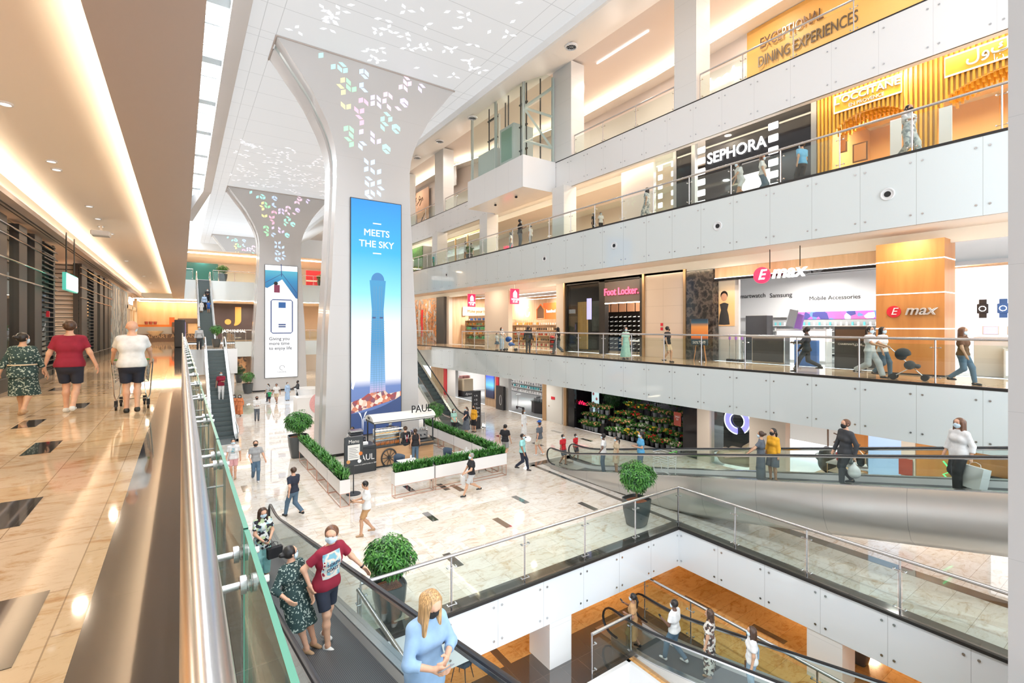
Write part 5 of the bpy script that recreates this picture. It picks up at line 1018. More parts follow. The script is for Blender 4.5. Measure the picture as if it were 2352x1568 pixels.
tb = thing('display_table', 'display table of folded clothes and shoes inside the sports shoe shop', 'table', (23.7, 20.2, 0)); part(MB().bbox((0, .6, .8), (.8, 1.6, .06), .01), 'tabletop', 'p_white', tb)
for sx in (-.3, .3):
    for sy in (0, 1.2): part(MB().cyl((sx, sy, 0), (sx, sy, .78), .025, 8), 'leg', 'black', tb)
# cream wall panels and dark marble pier with poster easel
struct('wall_first_panel', MB().box((21.95, 15.75, 0), (22.3, 18.45, 4.75)), lines('panel_cream', (.70, .58, .48), (.5, .4, .32), (1, 2), (1.34, .95), .012, (15.75, 0), r=.15, coat=.3))
struct('trim_10', MB().box((21.85, 18.35, 0), (22.0, 18.5, 4.75)).box((21.85, 15.6, 0), (22.0, 15.75, 4.75)).box((21.85, 25.3, 0), (22.0, 25.42, 4.75)), 'brass_trim')
struct('wall_first_marble', MB().box((21.9, 14.05, 0), (22.4, 15.6, 4.6)), 'dark_marble')
for px, py, lb in ((1520, 745, 'two small red fire signs, upper one on the cream panel wall'), (1520, 755, 'two small red fire signs, lower one on the cream panel wall')): a = atX(px, py, 21.94); tag(MB().box((-.01, -.08, -.08), (.01, .08, .08)).build('fire_sign', 'red', loc=a), lb, 'sign')
es = thing('poster_easel', 'wooden easel with an orange Ramadan poster before the dark marble pier', 'easel', (21.2, 14.3, 0))
for q in ((0, -.35), (0, .35), (.5, 0)): part(MB().tube([(q[0], q[1], 0), (.05, q[1]*.25, 1.75)], .018, 6), 'leg', 'shop_wood', es)
vgrad('easel_art', [(0, (.02, .05, .09)), (.2, (.03, .08, .12)), (.3, (.75, .2, .04)), (.7, (.8, .35, .1)), (.85, (.05, .12, .18)), (1, (.02, .04, .07))], .8, 2.1, e=0); pb = part(MB().box((-.06, -.46, .8), (-.02, .46, 2.1)), 'poster', 'easel_art', es); text('lettering', '50% OFF', 'white_gloss', .2, (-.07, 0, .92), RX, pb, ext=.003)
# electronics shop, first floor
shopbox('phones', 22.35, 31.5, .2, 18.6, 0, 4.9, 'shop_white', 'shop_floor_grey')
tag(MB().box((22.0, -3, .0), (22.02, -2.99, .01)).build('x', 'shop_white'), kind='structure').name = 'trim_11'
pi = thing('poster_wall', 'white pier carrying a poster of a smiling woman with shopping bags', 'poster', (22.6, 13.1, 0)); part(MB().box((0, 0, 0), (.15, 1.55, 4.4)), 'pier', 'shop_white', pi)
vgrad('poster_warm', [(0, (.75, .45, .22)), (.5, (.85, .55, .25)), (1, (.92, .78, .6))], 1.75, 4.0, e=.25); ps = part(MB().box((-.03, .2, 1.75), (0, 1.45, 4.0)), 'poster', 'poster_warm', pi)
part(MB().lathe([(.0, 0), (.30, .02), (.24, .5), (.17, .75), (.24, 1.05), (.05, 1.12)], n=12), 'printed_dress', 'cloth_charcoal', ps).location = (-.035, .75, 1.8); ps.children[0].scale = (.03, 1, 1)
part(MB().ball((0, 0, 0), .17, 12, (.05, 1, 1.2)), 'printed_face', 'skin_fair', ps).location = (-.04, .75, 3.2); part(MB().ball((0, 0, 0), .2, 12, (.04, 1, 1.1)), 'printed_hair', 'hair_black', ps).location = (-.034, .75, 3.3)
hs_ = thing('hanging_shop_sign', 'lit hanging sign, white E in a red disc followed by white max', 'sign', (21.3, 12.05, 3.72))
ZE = [atX(1750, 632, 21.3), atX(1840, 620, 21.3)]
hs_.location = (21.3, ZE[0].y, ZE[0].z); part(MB().cyl((-.06, 0, 0), (.06, 0, 0), .36, 28), 'disc', 'red_lit', hs_); text('lettering', 'E', 'white_lit', .62, (-.075, 0, 0), RX, hs_, ext=.01, bold=.012, shear=.3); text('lettering', 'max', 'white_lit', .80, (-.05, -1.12, .06), RX, hs_, ext=.04, bold=.02, shear=.25)
for y in (-.35, -1.6): part(MB().cyl((0, y, .25), (0, y, 1.2), .02, 8), 'hanger', 'dark_metal', hs_)
struct('beam_shop', MB().box((22.0, 6.95, 4.1), (22.3, 14.0, 4.7)), 'oak'); struct('trim_12', MB().box((21.97, 6.95, 3.98), (22.3, 14.0, 4.1)), 'black_gloss'); struct('trim_13', MB().box((21.95, 6.95, 4.1), (21.97, 14.0, 4.13)), 'white_lit')
wl_ = thing('display_wall', 'white display wall with product lettering and lit arches of light', 'display', (31.2, 8, 0)); part(MB().box((0, 0, 2.3), (.1, 10.5, 4.85)), 'fascia_panel', 'shop_white', wl_); part(MB().box((-.1, 1.5, 2.15), (0, 6.6, 2.6)), 'graphic_band', blotch('band_art', [(.35, .1, .4), (.1, .2, .7), (.8, .8, .85), (.6, .1, .3), (.05, .05, .2)], 3, e=.5, vor=True), wl_)
text('lettering', 'Smartwatch', 'black', .40, (-.02, 9.2, 3.75), RX, wl_); text('lettering', 'Samsung', 'black', .40, (-.02, 7.3, 3.7), RX, wl_); text('lettering', 'Mobile Accessories', 'black', .34, (-.02, 4.3, 3.4), RX, wl_)
zs = shelves('accessory_wall', 'wall of hanging phone accessories at the back of the bright electronics shop', 30.6, 9.6, 17.4, .1, 6, .32, .3, 'p_white', 'grey', post=False)
stock(zs, 30.75, 9.8, 17.3, .28, [('pack', 'p_white'), ('pack', 'p_grey'), ('pack', 'p_black'), ('pack', 'p_teal')], 'small phone accessory packet on the back wall of the electronics shop', 'packet', 'accessory packets on the back wall')
mat('lamp_track', (.95, .95, 1), .4, e=1.6)
for i in range(7): tag(MB().box((-1.2, -.03, 0), (1.2, .03, .04)).build('ceiling_lamp', 'lamp_track', loc=(24.3+.4*(i % 2), 8.2+i*.75, 4.45), rz=.5 if i % 2 else -.3), 'slanting linear lamp in the electronics shop ceiling', 'light', 'slanting lamps in the electronics shop ceiling')
def cabinet(name, label, cat, x, y, z, sx, sy, h, body, front=None, txt=None, tcol='white_gloss', tz=None, ts=.16, extra=None):
    t = thing(name, label, cat, (x, y, z)); part(MB().bbox((0, 0, h/2), (sx, sy, h), .02), 'body', body, t); part(MB().box((-sx/2-.01, -sy/2-.01, h-.03), (sx/2+.01, sy/2+.01, h)), 'top', 'shop_white', t)
    if front: part(MB().box((-sx/2-.02, -sy/2+.06, .1), (-sx/2-.005, sy/2-.06, h-.1)), 'front_panel', front, t)
    if txt:
        for i, s_ in enumerate(txt.split('|')): text('lettering', s_, tcol, ts, (-sx/2-.03, 0, (tz or h*.7)-i*ts*1.15), RX, t, ext=.004)
    return t
cabinet('display_counter', 'steel edged counter with small gadgets framed in its dark front', 'counter', 22.4, 11.45, 0, .5, 1.5, 1.25, 'steel', 'charcoal')
cabinet('promotion_stand', 'blue promotion stand with best deals lettering', 'stand', 22.3, 9.85, 0, .3, .9, 1.15, 'p_blue', None, 'BEST|DEALS', tz=.75)
cabinet('display_counter', 'dark chairman club counter with bronze top panel', 'counter', 22.4, 8.15, 0, .5, 1.15, 1.75, 'charcoal', None, "CHAIRMAN'S CLUB", tz=1.0, ts=.10); part(MB().box((-.28, -.52, 1.15), (-.26, .52, 1.6)), 'top_panel', 'bronze', bpy.data.objects['display_counter.001'])
cabinet('picture_stand', 'small white stand with a black and white portrait picture', 'stand', 22.3, 7.35, 0, .3, .5, 1.15, 'shop_white', 'charcoal')
cabinet('light_box', 'white lit box showing two phones in the electronics shop', 'display', 25.0, 11.2, 0, .6, 2.3, 1.6, 'shop_white', mat('panel_lit', (.9, .9, .95), .4, e=.8))
ph_ = thing('phone_model', 'oversized dark phone model leaning on the white light box', 'display phone', (24.5, 11.6, 1.7)); part(MB().bbox((0, 0, .45), (.10, .42, .9), .05), 'body', 'p_grey', ph_).rotation_euler.x = .25; part(MB().bbox((.05, -.35, .35), (.10, .40, .75), .05), 'second_phone', 'p_violet', ph_).rotation_euler.x = .2
for x, y, lb in ((24.3, 13.0, 'black cabinet with open product shelves behind the easel'), (25.6, 9.2, 'black coffee machine counter in the electronics shop'),): cabinet('product_cabinet', lb, 'cabinet', x, y, 0, .6, 1.1, 2.3 if x < 25 else 1.4, 'p_black')
for i in range(3):
    t = thing('vacuum_cleaner', 'upright stick vacuum on a white stand near the electronics entrance', 'vacuum cleaner', (22.3, 12.75+i*.32, 0), 0, 'stick vacuums at the shop entrance'); part(MB().box((-.12, -.12, 0), (.12, .12, .12)), 'base', 'p_black', t); part(MB().cyl((0, 0, .1), (0, 0, 1.15), .02, 8), 'tube', 'steel', t); part(MB().bbox((0, 0, 1.2), (.1, .1, .28), .03), 'motor', 'p_violet', t)
pc = thing('column_sign_clad', 'wood-clad shop column with lit bands and a red and silver sign', 'column', (21.3, 5.05, 0)); part(MB().box((0, 0, 0), (1.2, 1.95, 4.74)), 'wood_cladding', 'shop_wood', pc); part(MB().box((-.01, -.01, 0), (1.21, 1.96, .05)), 'base', 'black', pc)
for z in (1.62, 2.87, 4.05): part(MB().box((-.012, -.012, z), (1.2, 1.95, z+.035)), 'light_band', 'white_lit', pc)
mat('silver', (.75, .76, .78), .25, .6); part(MB().cyl((-.05, 1.4, 2.25), (-.012, 1.4, 2.25), .21, 28), 'disc', 'red', pc); text('lettering', 'E', 'white_gloss', .36, (-.06, 1.4, 2.25), RX, pc, ext=.008, shear=.3); text('lettering', 'max', 'silver', .50, (-.05, .66, 2.28), RX, pc, ext=.03, bold=.015, shear=.3)
# right-hand part of the electronics shop: watches
wd = thing('watch_display', 'bright white watch display wall at the right edge', 'display', (23.6, 1.2, 0)); part(MB().box((0, 0, 0), (.2, 4.4, 3.9)), 'panel', mat('soft_lit', (.95, .96, 1), .4, e=.75), wd); part(MB().tube([(-.03, 0, 3.9), (-.03, 4.4, 3.9), (-.03, 4.4, 0)], .06, 4), 'wood_frame', 'oak', wd)
for i, m in enumerate(('p_black', 'p_blue', 'p_red')):
    w_ = part(MB().bbox((-.04, 3.35-i*.52, 2.35), (.04, .30, .34), .05), 'watch_face', 'p_black' if i != 1 else 'p_blue', wd); part(MB().box((-.02, 3.25-i*.52, 2.02), (0, 3.45-i*.52, 2.68)), 'watch_strap', m, w_); part(MB().tube([(-.065, 3.35-i*.52+.09*math.cos(q), 2.35+.09*math.sin(q)) for q in [k_*.7 for k_ in range(9)]], .012, 4, closed=True), 'dial', 'white_lit', w_)
cabinet('display_table', 'white counter with a phone picture below the watch wall', 'counter', 22.5, 3.0, 0, .5, 1.6, 1.0, 'shop_white', 'panel_lit'); cabinet('screen_table', 'counter with small lit screens before the watch wall', 'counter', 22.9, 3.3, 0, .5, 2.6, 1.35, 'off_white')
for i in range(3): t = thing('tablet', 'small device with a lit violet screen on the watch counter', 'screen', (22.8, 4.2-i*.6, 1.36), 0, 'small lit screens on the watch counter'); part(MB().bbox((0, 0, .22), (.05, .42, .3), .01), 'case', 'off_white', t); part(MB().box((-.03, -.17, .1), (-.026, .17, .34)), 'screen', 'lit_violet', t)
# ---------------------------------------------------------------- ground-floor shops (plane X = 21.5)
shopbox('gadgets', 21.6, 30, 27.2, 44, ZG, -1.75, 'shop_white', 'shop_floor_grey')
gf = lambda px: atX(px, 900, 21.5).y
for a, b, nm in ((1020, 1026, 0), (1140, 1146, 1)): struct('pillar_red_%s' % nm, MB().box((21.45, gf(b), ZG), (21.7, gf(a), -1.75)), 'red')
struct('pillar_gadgets', MB().box((21.5, gf(1046), ZG), (21.8, gf(1027), -1.75)).box((21.5, gf(1168), ZG), (21.8, gf(1147), -1.75)), 'shop_white'); struct('pillar_wood', MB().box((21.5, gf(1140), ZG), (21.8, gf(1114), -1.75)).box((21.5, gf(1018), ZG), (21.8, gf(990), -1.75)), 'oak')
vgrad('blue_screen', [(0, (.01, .01, .03)), (.25, (.02, .03, .08)), (.45, (.15, .5, .85)), (.75, (.05, .10, .6)), (1, (.75, .6, .95))], -4.3, -1.9, e=.55); tag(MB().box((21.40, gf(1136), -4.3), (21.49, gf(1118), -1.9)).build('advert_screen', 'blue_screen'), 'blue advertising screen on the wooden pier of the ground floor electronics shop', 'screen')
aw = MB(); y0 = gf(1163); aw.box((21.2, y0, ZG), (21.4, y0+1.1, -3.1)); o = aw.build('roll_up_stand', 'p_black'); tag(o, 'black product stand with white ring outline beside the red pillar', 'stand'); o2 = MB().tube([(21.17, y0+.35+.14*math.cos(q), -4.2+.4*math.sin(q)) for q in [k_*math.pi/8 for k_ in range(16)]], .02, 5, closed=True).build('ring_outline', 'white_gloss', o)
zs = shelves('shelving', 'back wall shelving of boxed electronics in the ground floor shop, left part', 28.6, 34.5, 43.5, ZG, 7, .42, .4, 'shop_white'); stock(zs, 28.75, 34.8, 43.3, .40, [('headset', 'p_white'), ('box', 'p_white'), ('headset', 'p_grey'), ('headset', 'p_black'), ('box', 'p_teal')], 'boxed gadget on the left back shelves of the ground floor electronics shop', 'boxed gadget', 'boxed gadgets on the ground floor left shelves')
zs = shelves('shelving', 'back wall shelving of boxed electronics in the ground floor shop, right part', 27.6, 27.4, 33.6, ZG, 7, .42, .4, 'shop_white'); stock(zs, 27.75, 27.7, 33.4, .36, [('headset', 'p_black'), ('box', 'p_white'), ('box', 'p_grey'), ('headset', 'p_white')], 'boxed gadget on the right back shelves of the ground floor electronics shop', 'boxed gadget', 'boxed gadgets on the ground floor right shelves')
t = thing('display_island', 'round-cornered island of black boxed goods with glass top', 'display', (23.6, 29.6, ZG)); part(MB().lathe([(1.1, 0), (1.1, .85)], n=10), 'base', 'p_black', t); part(MB().lathe([(1.2, .86), (1.2, .9)], n=24), 'top', 'glass', t)
for i in range(9): q = math.pi*.5+i*.35; o = product('box', 'p_grey'); o.location = (23.6+.8*math.cos(q), 29.6+.8*math.sin(q), ZG+.905); tag(o, 'grey boxed device standing on the black display island', 'boxed gadget', 'devices on the display island')
t = thing('scooter', 'folded electric scooter with black wheels in the ground floor shop', 'scooter', (22.6, 31.6, ZG)); part(MB().tube([(0, .35, .2), (0, -.35, .2)], .05, 8), 'deck', 'p_black', t); part(MB().tube([(0, .4, .15), (0, .3, 1.2)], .025, 8).tube([(-.25, .3, 1.2), (.25, .3, 1.2)], .018, 8), 'handlebar', 'steel', t)
for y in (.45, -.4): part(MB().cyl((-.03, y, .13), (.03, y, .13), .13, 18), 'wheel', 'rubber', t)
t = thing('display_plinth', 'pale plinth of hair tools on a black base with white lettering', 'display', (22.7, 41.2, ZG)); part(MB().box((-.6, -1, 0), (.6, 1, .55)), 'base', 'p_black', t); part(MB().box((-.5, -.9, .55), (.5, .9, 1.7)), 'cabinet', 'p_cream', t); text('lettering', 'dyson', 'white_gloss', .34, (0, -1.01, .28), RY, t, ext=.004)
for i in range(4): part(MB().box((-.4+.25*i, -.3, 1.7), (-.25+.25*i, .3, 1.95)), 'hair_tool_box', 'cloth_pink', t)
cabinet('demo_table', 'white demonstration table with violet light in the ground floor shop', 'table', 23.6, 37.2, ZG, 1.0, 1.6, .95, 'shop_white')
t = thing('floor_directory', 'tall black wayfinding totem with white arrows by the escalator foot', 'directory', pp(1094, 985, ZG)); part(MB().box((-.3, -.08, 0), (.3, .08, 2.5)), 'body', 'p_black', t)
for i, s_ in enumerate(('< A', '< B', '< C', '^ Zara', '^ Lift', '> Exit')): text('lettering', s_, 'white_gloss', .17, (-.22, -.09, 2.2-i*.27), RY, t, ext=.003, align='LEFT')
for px in (1101, 1106): p = pp(px, 982, ZG); t = thing('barrier_post', 'slim steel barrier post standing by the black directory totem', 'post', (p[0]+.2, p[1], p[2]), 0, 'barrier posts by the directory'); part(MB().cyl((0, 0, 0), (0, 0, 1.0), .03, 10), 'pole', 'steel', t); part(MB().cyl((0, 0, 0), (0, 0, .02), .15, 16), 'base', 'steel', t)
struct('wall_service', MB().box((21.5, gf(1298), ZG), (21.8, gf(1249), -1.75)), 'stone_beige'); dr = struct('door_1', MB().box((21.46, gf(1294)+.1, ZG), (21.5, gf(1254), -2.2)), 'off_white'); MB().cyl((21.42, gf(1262), ZG+1.1), (21.46, gf(1262), ZG+1.1), .04, 10).build('door_handle', 'brass_trim', dr)
struct('trim_14', MB().box((21.4, gf(1256), ZG), (21.5, gf(1248), -1.75)).box((21.4, gf(1303), ZG), (21.5, gf(1297), -1.75)), 'brass_trim'); a = atX(1270, 914, 21.44); tag(MB().box((-.01, -.2, -.1), (.01, .2, .1)).build('fire_sign', 'red', loc=a), 'small red sign on the cream service door', 'sign')
# flower shop
shopbox('flowers', 21.6, 25.5, 15.0, 24.7, ZG, -1.75, 'black_gloss', 'dark_stone')
struct('pillar_black', MB().box((21.5, 14.6, ZG), (21.8, 15.5, -1.75)).box((21.5, 23.9, ZG), (21.7, 24.75, -1.75)), 'black_gloss'); struct('pillar_beige', MB().box((21.4, 13.9, ZG), (21.8, 14.6, -1.75)).box((21.4, 10.3, ZG), (21.8, 11.9, -1.75)), 'stone_beige')
t = thing('notice_board', 'small red brown notice on the black pillar of the flower shop', 'sign', atX(1556, 962, 21.48)); part(MB().box((-.01, -.22, -.36), (0, .22, .36)), 'board', mat('notice', (.35, .06, .04), .5), t); text('lettering', 'SALE|50'.replace('|', '\n'), 'white_gloss', .14, (-.02, 0, .05), RX, t, ext=.002)
FC = dict(fl_red=(.75, .03, .03), fl_pink=(.85, .35, .42), fl_white=(.85, .8, .72), fl_yellow=(.9, .55, .05), fl_peach=(.85, .42, .25), fl_purple=(.35, .12, .45))
for k_, c in FC.items(): mat(k_, c, .7)
def flowers(name, bucket, bloom, hgt, rad, nb, seed):
    t = thing(name, 'x', 'flowers'); part(MB().lathe([(.10, 0), (.14, .28), (.13, .28), (.09, .02)], n=12), 'bucket', bucket, t); r = random.Random(seed)
    b = MB(); f = MB(); b.keep = 1
    for i in range(nb):
        a, q = r.random()*6.28, r.random()**.5*rad; p = Vector((q*math.cos(a), q*math.sin(a), .3+hgt*(1-.5*(q/rad)**2)*r.uniform(.8, 1))); f.ball(p, r.uniform(.04, .07), 6)
        for k_ in range(5): aa = r.random()*6.28; d = Vector((math.cos(aa), math.sin(aa), r.uniform(-.2, .6))); s_ = Vector((-math.sin(aa), math.cos(aa), 0))*.045; b.add([p, p-Vector((0, 0, .04))+d*.12-s_, p-Vector((0, 0, .02))+d*.24, p-Vector((0, 0, .04))+d*.12+s_], [(0, 1, 2, 3)])
    for i in range(14): a = r.random()*6.28; b.tube([(0, 0, .2), (.1*math.cos(a), .1*math.sin(a), .3+hgt*.5)], .008, 3)
    part(b, 'foliage', 'leaf', t); part(f, 'blooms', bloom, t, True); return t
fp = []
for i, (bk_, bl_, lb) in enumerate((('p_grey', 'fl_pink', 'bucket of pink blooms in the flower shop display'), ('p_black', 'fl_red', 'bucket of red blooms in the flower shop display'), ('p_white', 'fl_white', 'pot of white blooms in the flower shop display'), ('p_black', 'fl_yellow', 'bucket of yellow and orange blooms in the flower shop display'), ('p_grey', 'fl_peach', 'bucket of peach coloured roses in the flower shop display'))):
    t = flowers('flower_bucket', bk_, bl_, .30, .26, 26, i); t['label'] = lb; t['group'] = lb.split(' in the')[0].replace('bucket', 'buckets').replace('pot ', 'pots '); fp.append(t)
r = random.Random(4); used = set()
for tier, (x, z, n, ya, yb) in enumerate(((21.75, 0, 15, 15.9, 20.9), (22.15, .45, 14, 15.9, 21.0), (22.6, .9, 12, 16.0, 21.0), (23.05, 1.35, 9, 16.5, 20.5), (21.75, 0, 5, 22.1, 23.2), (22.1, .55, 5, 21.8, 23.4), (22.4, 1.05, 4, 21.8, 23.2))):
    t = thing('flower_shelf', ('lowest front', 'second', 'third', 'topmost', 'lower left', 'middle left', 'upper left')[tier]+' black step of the flower shop staging', 'shelf', (x, ya-.2, ZG)); part(MB().box((-.18, 0, 0), (.22, yb-ya+.5, z+.012)), 'step', 'p_black', t)
    for i in range(n):
        k_ = int((i*2.3+tier*1.7)) % 5 if not (tier > 1 and i < 5) else 4
        o = fp[k_] if k_ not in used else copytree(fp[k_]); used.add(k_); o.location = (x+r.uniform(-.04, .04), ya+(yb-ya)*i/(n-1), ZG+z+.014); o.rotation_euler.z = r.random()*6; o.scale = (r.uniform(.8, 1.1),)*3
for i, (x, y, h) in enumerate(((23.7, 22.4, 2.7), (24.3, 21.0, 3.15), (24.4, 19.5, 3.15), (24.4, 18.0, 3.15), (24.0, 16.4, 3.15), (24.6, 23.7, 3.1))): potted_tree(['slim green plant left of the flower display centre', 'tall dark green plant behind the price board', 'tall leafy plant in the middle of the flower shop', 'big dark plant right of middle in the flower shop', 'tall bushy plant at the right end of the flower shop', 'dark plant at the back left of the flower shop'][i], (x, y, ZG), h, .72, .2, .4, 420, 'leaf' if i % 2 else 'leaf_dark', seed=20+i)
sn = MB(); t = thing('neon_sign', 'small red neon lettering above the flower shop counter', 'sign', atX(1336, 925, 22.6)); text('lettering', 'DaVinci', 'red_neon', .40, (0, 0, 0), RX, t, ext=.01); t = thing('price_board', 'pale lit price board with round pictures in the flower shop', 'sign', atX(1367, 922, 22.5)); part(MB().box((0, -.32, -.75), (.04, .32, .75)), 'board', mat('pale_lit', (.6, .85, .9), .4, e=.5), t)
for i in range(4): part(MB().cyl((-.01, .15-.3*(i % 2), .5-.3*i), (-.02, .15-.3*(i % 2), .5-.3*i), .1, 12), 'round_picture', 'fl_pink', t)
# massage chair shop
struct('wall_chairs_front', MB().box((22.6, 11.9, ZG), (22.8, 13.9, -1.75)), 'black_gloss'); shopbox('chairs', 21.6, 27.5, 2.5, 10.3, ZG, -1.75, 'shop_wood', 'marble_warm_light', sides=(1, 0)); struct('window_2', MB().box((21.55, 11.9, ZG), (21.57, 13.9, -1.8)), 'glass')
a = atX(1693, 966, 22.5); t = thing('ring_sign', 'lit violet ring sign with a gap at the bottom', 'sign', (22.5, a.y, a.z)); rg = [q for q in [math.radians(-70+i*(320/28)) for i in range(29)]]
RI, RO = .36, .66; V2 = [(rr*math.cos(q+math.radians(0)), rr*math.sin(q)) for rr in (RI, RO) for q in [math.radians(-72+i*324/28) for i in range(29)]]; b = MB(); b.add([(0, v[0], v[1]) for v in V2]+[(.06, v[0], v[1]) for v in V2], [(i, i+1, 30+i, 29+i) for i in range(28)]+[(58+i, 58+29+i, 58+30+i, 58+i+1) for i in range(28)]); mat('violet_lit', (.35, .30, .95), .4, e=.9)
o = part(b, 'ring', 'violet_lit', t); o.rotation_euler.x = math.radians(-18); rim = MB()
for rr in (RI, RO): rim.tube([(-.01, rr*math.cos(q), rr*math.sin(q)) for q in [math.radians(-72+i*324/28) for i in range(29)]], .02, 5)
part(rim, 'rim', 'white_lit', o)
mat('chair_shell', (.72, .55, .42), .25); mat('chair_pad', (.55, .36, .24), .5)
def massage(label, loc, rz, m1, m2):
    t = thing('massage_chair', label, 'chair', loc, rz); link(sdf_mesh([([((0, -.5, .35), (0, .5, .45), .36, .40), ((0, .5, .5), (0, .85, .95), .38, .30), ((-.36, -.3, .5), (-.36, .6, .75), .14, .16), ((.36, -.3, .5), (.36, .6, .75), .14, .16)], .08, [((0, 0, .03), (0, 0, -1))])], .035, 'shell'), 'shell', m1, t)
    link(sdf_mesh([([((0, -.15, .72), (0, .3, .72), .2, .2), ((0, .5, .9), (0, .78, 1.15), .2, .17), ((0, -.75, .38), (0, -.5, .62), .2, .2)], .06, [])], .035, 'pads'), 'pads', m2, t); return t
massage('beige massage chair beside the lit violet ring', (22.0, 12.9, ZG), math.radians(185), 'chair_shell', 'chair_pad'); massage('black massage chair under the row of dark wood screens', (24.8, 9.9, ZG), math.radians(100), 'p_black', 'p_grey'); massage('cream massage chair deep in the warm wood shop', (25.6, 8.2, ZG), math.radians(90), 'p_cream', 'chair_pad')
struct('pillar_chairs', MB().box((21.5, 5.9, ZG), (21.8, 6.3, -1.75)), 'stone_beige')
t = thing('display_counter', 'white counter with small massage devices and shelves below', 'counter', (22.9, 8.2, ZG)); part(MB().bbox((0, 0, .98), (1.0, 1.9, .05), .02), 'top', 'shop_white', t)
for z in (.3, .62): part(MB().box((-.45, -.9, z), (.45, .9, z+.02)), 'shelf', 'p_cream', t)
for sx in (-.45, .45):
    for sy in (-.9, .9): part(MB().cyl((sx, sy, 0), (sx, sy, .96), .02, 8), 'leg', 'brass_trim', t)
for i, (m, y) in enumerate((('p_red', 8.8), ('p_grey', 8.4), ('p_black', 8.05), ('p_grey', 7.7))): o = link(sdf_mesh([([((0, 0, .12), (0, 0, .3), .14, .16)], .05, [((0, -.13, .2), (0, -.8, 0)), ((0, 0, 0), (0, 0, -1))])], .03, 'massager'), 'massager', m, None); o.location = (22.9, y, ZG+1.01); tag(o, ['glossy red foot massager at the far end of the white counter', 'grey massager next to the red one on the white counter', 'black massager in the middle of the white counter', 'grey massager at the near end of the white counter'][i], 'massager')
t = thing('pierced_partition', 'dark pierced wooden screen panel at the back of the warm shop', 'screen panel', (26.2, 8.6, ZG)); b = MB(); rr = random.Random(9)
for i in range(26): y, z = rr.uniform(.1, 1.9), rr.uniform(.2, 3.1); a = rr.random()*3.14; b.tube([(0, y-.35*math.cos(a), z-.35*math.sin(a)), (0, y+.35*math.cos(a), z+.35*math.sin(a))], .03, 4)
part(b, 'lattice', 'bronze', t); part(MB().tube([(0, 0, 0), (0, 2, 0), (0, 2, 3.2), (0, 0, 3.2)], .05, 4, closed=True), 'frame', 'bronze', t)
tag(MB().box((23.2, 6.4, ZG), (23.9, 7.6, ZG+1.25)).build('reception_desk', 'shop_wood'), 'wooden reception desk right of the massage devices', 'desk')
vgrad('poster_blue', [(0, (.5, .65, .8)), (.5, (.35, .5, .75)), (1, (.6, .75, .95))], ZG, -1.8, e=.5); tag(MB().box((21.9, 6.35, ZG+.1), (22.0, 7.45, -2.0)).build('poster', 'poster_blue'), 'tall pale blue lit poster right of the reception desk', 'poster')
t = thing('notice_board', 'red brown sale notice on the beige pier at the right', 'sign', atX(2080, 1072, 21.4)); part(MB().box((-.01, -.2, -.3), (0, .2, .3)), 'board', 'notice', t)
t = thing('exercise_bench', 'black and orange massage recliner seen through the moving walk glass', 'recliner', (21.0, 6.9, ZG)); link(sdf_mesh([([((0, -.5, .3), (0, .3, .35), .16, .2), ((0, .3, .4), (0, .75, .65), .18, .14)], .08, [])], .03, 'body'), 'body', 'p_black', t); part(MB().bbox((-.1, 0, .52), (.1, .5, .06), .02), 'side_stripe', 'orange', t)
struct('wall_wood_right', MB().box((21.6, 2.2, ZG), (21.9, 5.9, -1.77)), 'shop_wood'); t = thing('info_screen', 'lit white information screen near the right edge on the ground floor', 'screen', (21.4, 2.4, ZG+.4)); part(MB().box((0, 0, 0), (.1, 1.6, 1.5)), 'case', 'p_black', t); part(MB().box((-.01, .06, .1), (0, 1.54, 1.44)), 'display', 'soft_lit', t)
t = thing('neon_sign', 'small green neon sign beside the woman in white', 'sign', atX(2177, 1084, 21.5)); part(MB().tube([(0, -.12, -.35), (0, .12, -.1), (0, -.1, .05), (0, .12, .35)], .025, 6), 'tube', mat('green_lit', (.1, .9, .25), .4, e=1.2), t)
# ---------------------------------------------------------------- second-floor shops
X2 = 20.9; zt = 10.88
struct('wall_second_black', MB().box((X2, 9.05, Z2), (X2+.2, 10.7, zt)).box((X2, 14.55, Z2), (X2+.2, 15.45, zt)).box((X2, 10.7, 9.9), (X2+.2, 13.8, zt)).box((X2+3.5, 9, Z2), (X2+3.6, 17, zt)), 'black_gloss')
struct('trim_15', MB().box((X2-.05, 8.85, Z2), (X2+.2, 9.05, zt)).box((X2-.05, 14.35, Z2), (X2+.2, 14.55, zt)).box((X2-.05, 15.45, Z2), (X2+.2, 15.62, zt)), 'grey'); struct('window_3', MB().box((X2+.1, 15.62, Z2), (X2+.12, 16.9, zt)), 'glass')
struct('wall_second_beige', MB().box((X2, 16.9, Z2), (X2+.2, 19.2, zt-.3)).box((27.5, 19, Z2), (27.7, 46, 10.9)), 'pink_wall')
t = thing('shopfront', 'black beauty shopfront with white film-strip blocks and lit white lettering', 'shopfront', (X2, 10.7, Z2)); part(MB().box((.0, 0, 2.15), (.14, 3.1, 2.96)), 'sign_panel', 'black_gloss', t)
text('lettering', 'SEPHORA', 'white_lit', .72, (-.06, 1.55, atX(1698, 345, X2).z-Z2), RX, t, ext=.02, bold=.012, squash=.92)
for yy, n in ((3.1, 7), (-.35, 7)):
    for i in range(n): part(MB().bbox((-.03, yy+.2, .25+i*.52), (.06, .42, .30), .05), 'white_block', 'white_lit', t)
blk = thing('window_display', 'side window of white film-strip blocks left of the black shopfront', 'window display', (X2+.3, 15.7, Z2))
for j in (0, .85):
    for i in range(7): part(MB().bbox((0, j+.15, .3+i*.5), (.06, .3, .28), .04), 'white_block', 'white_lit', blk)
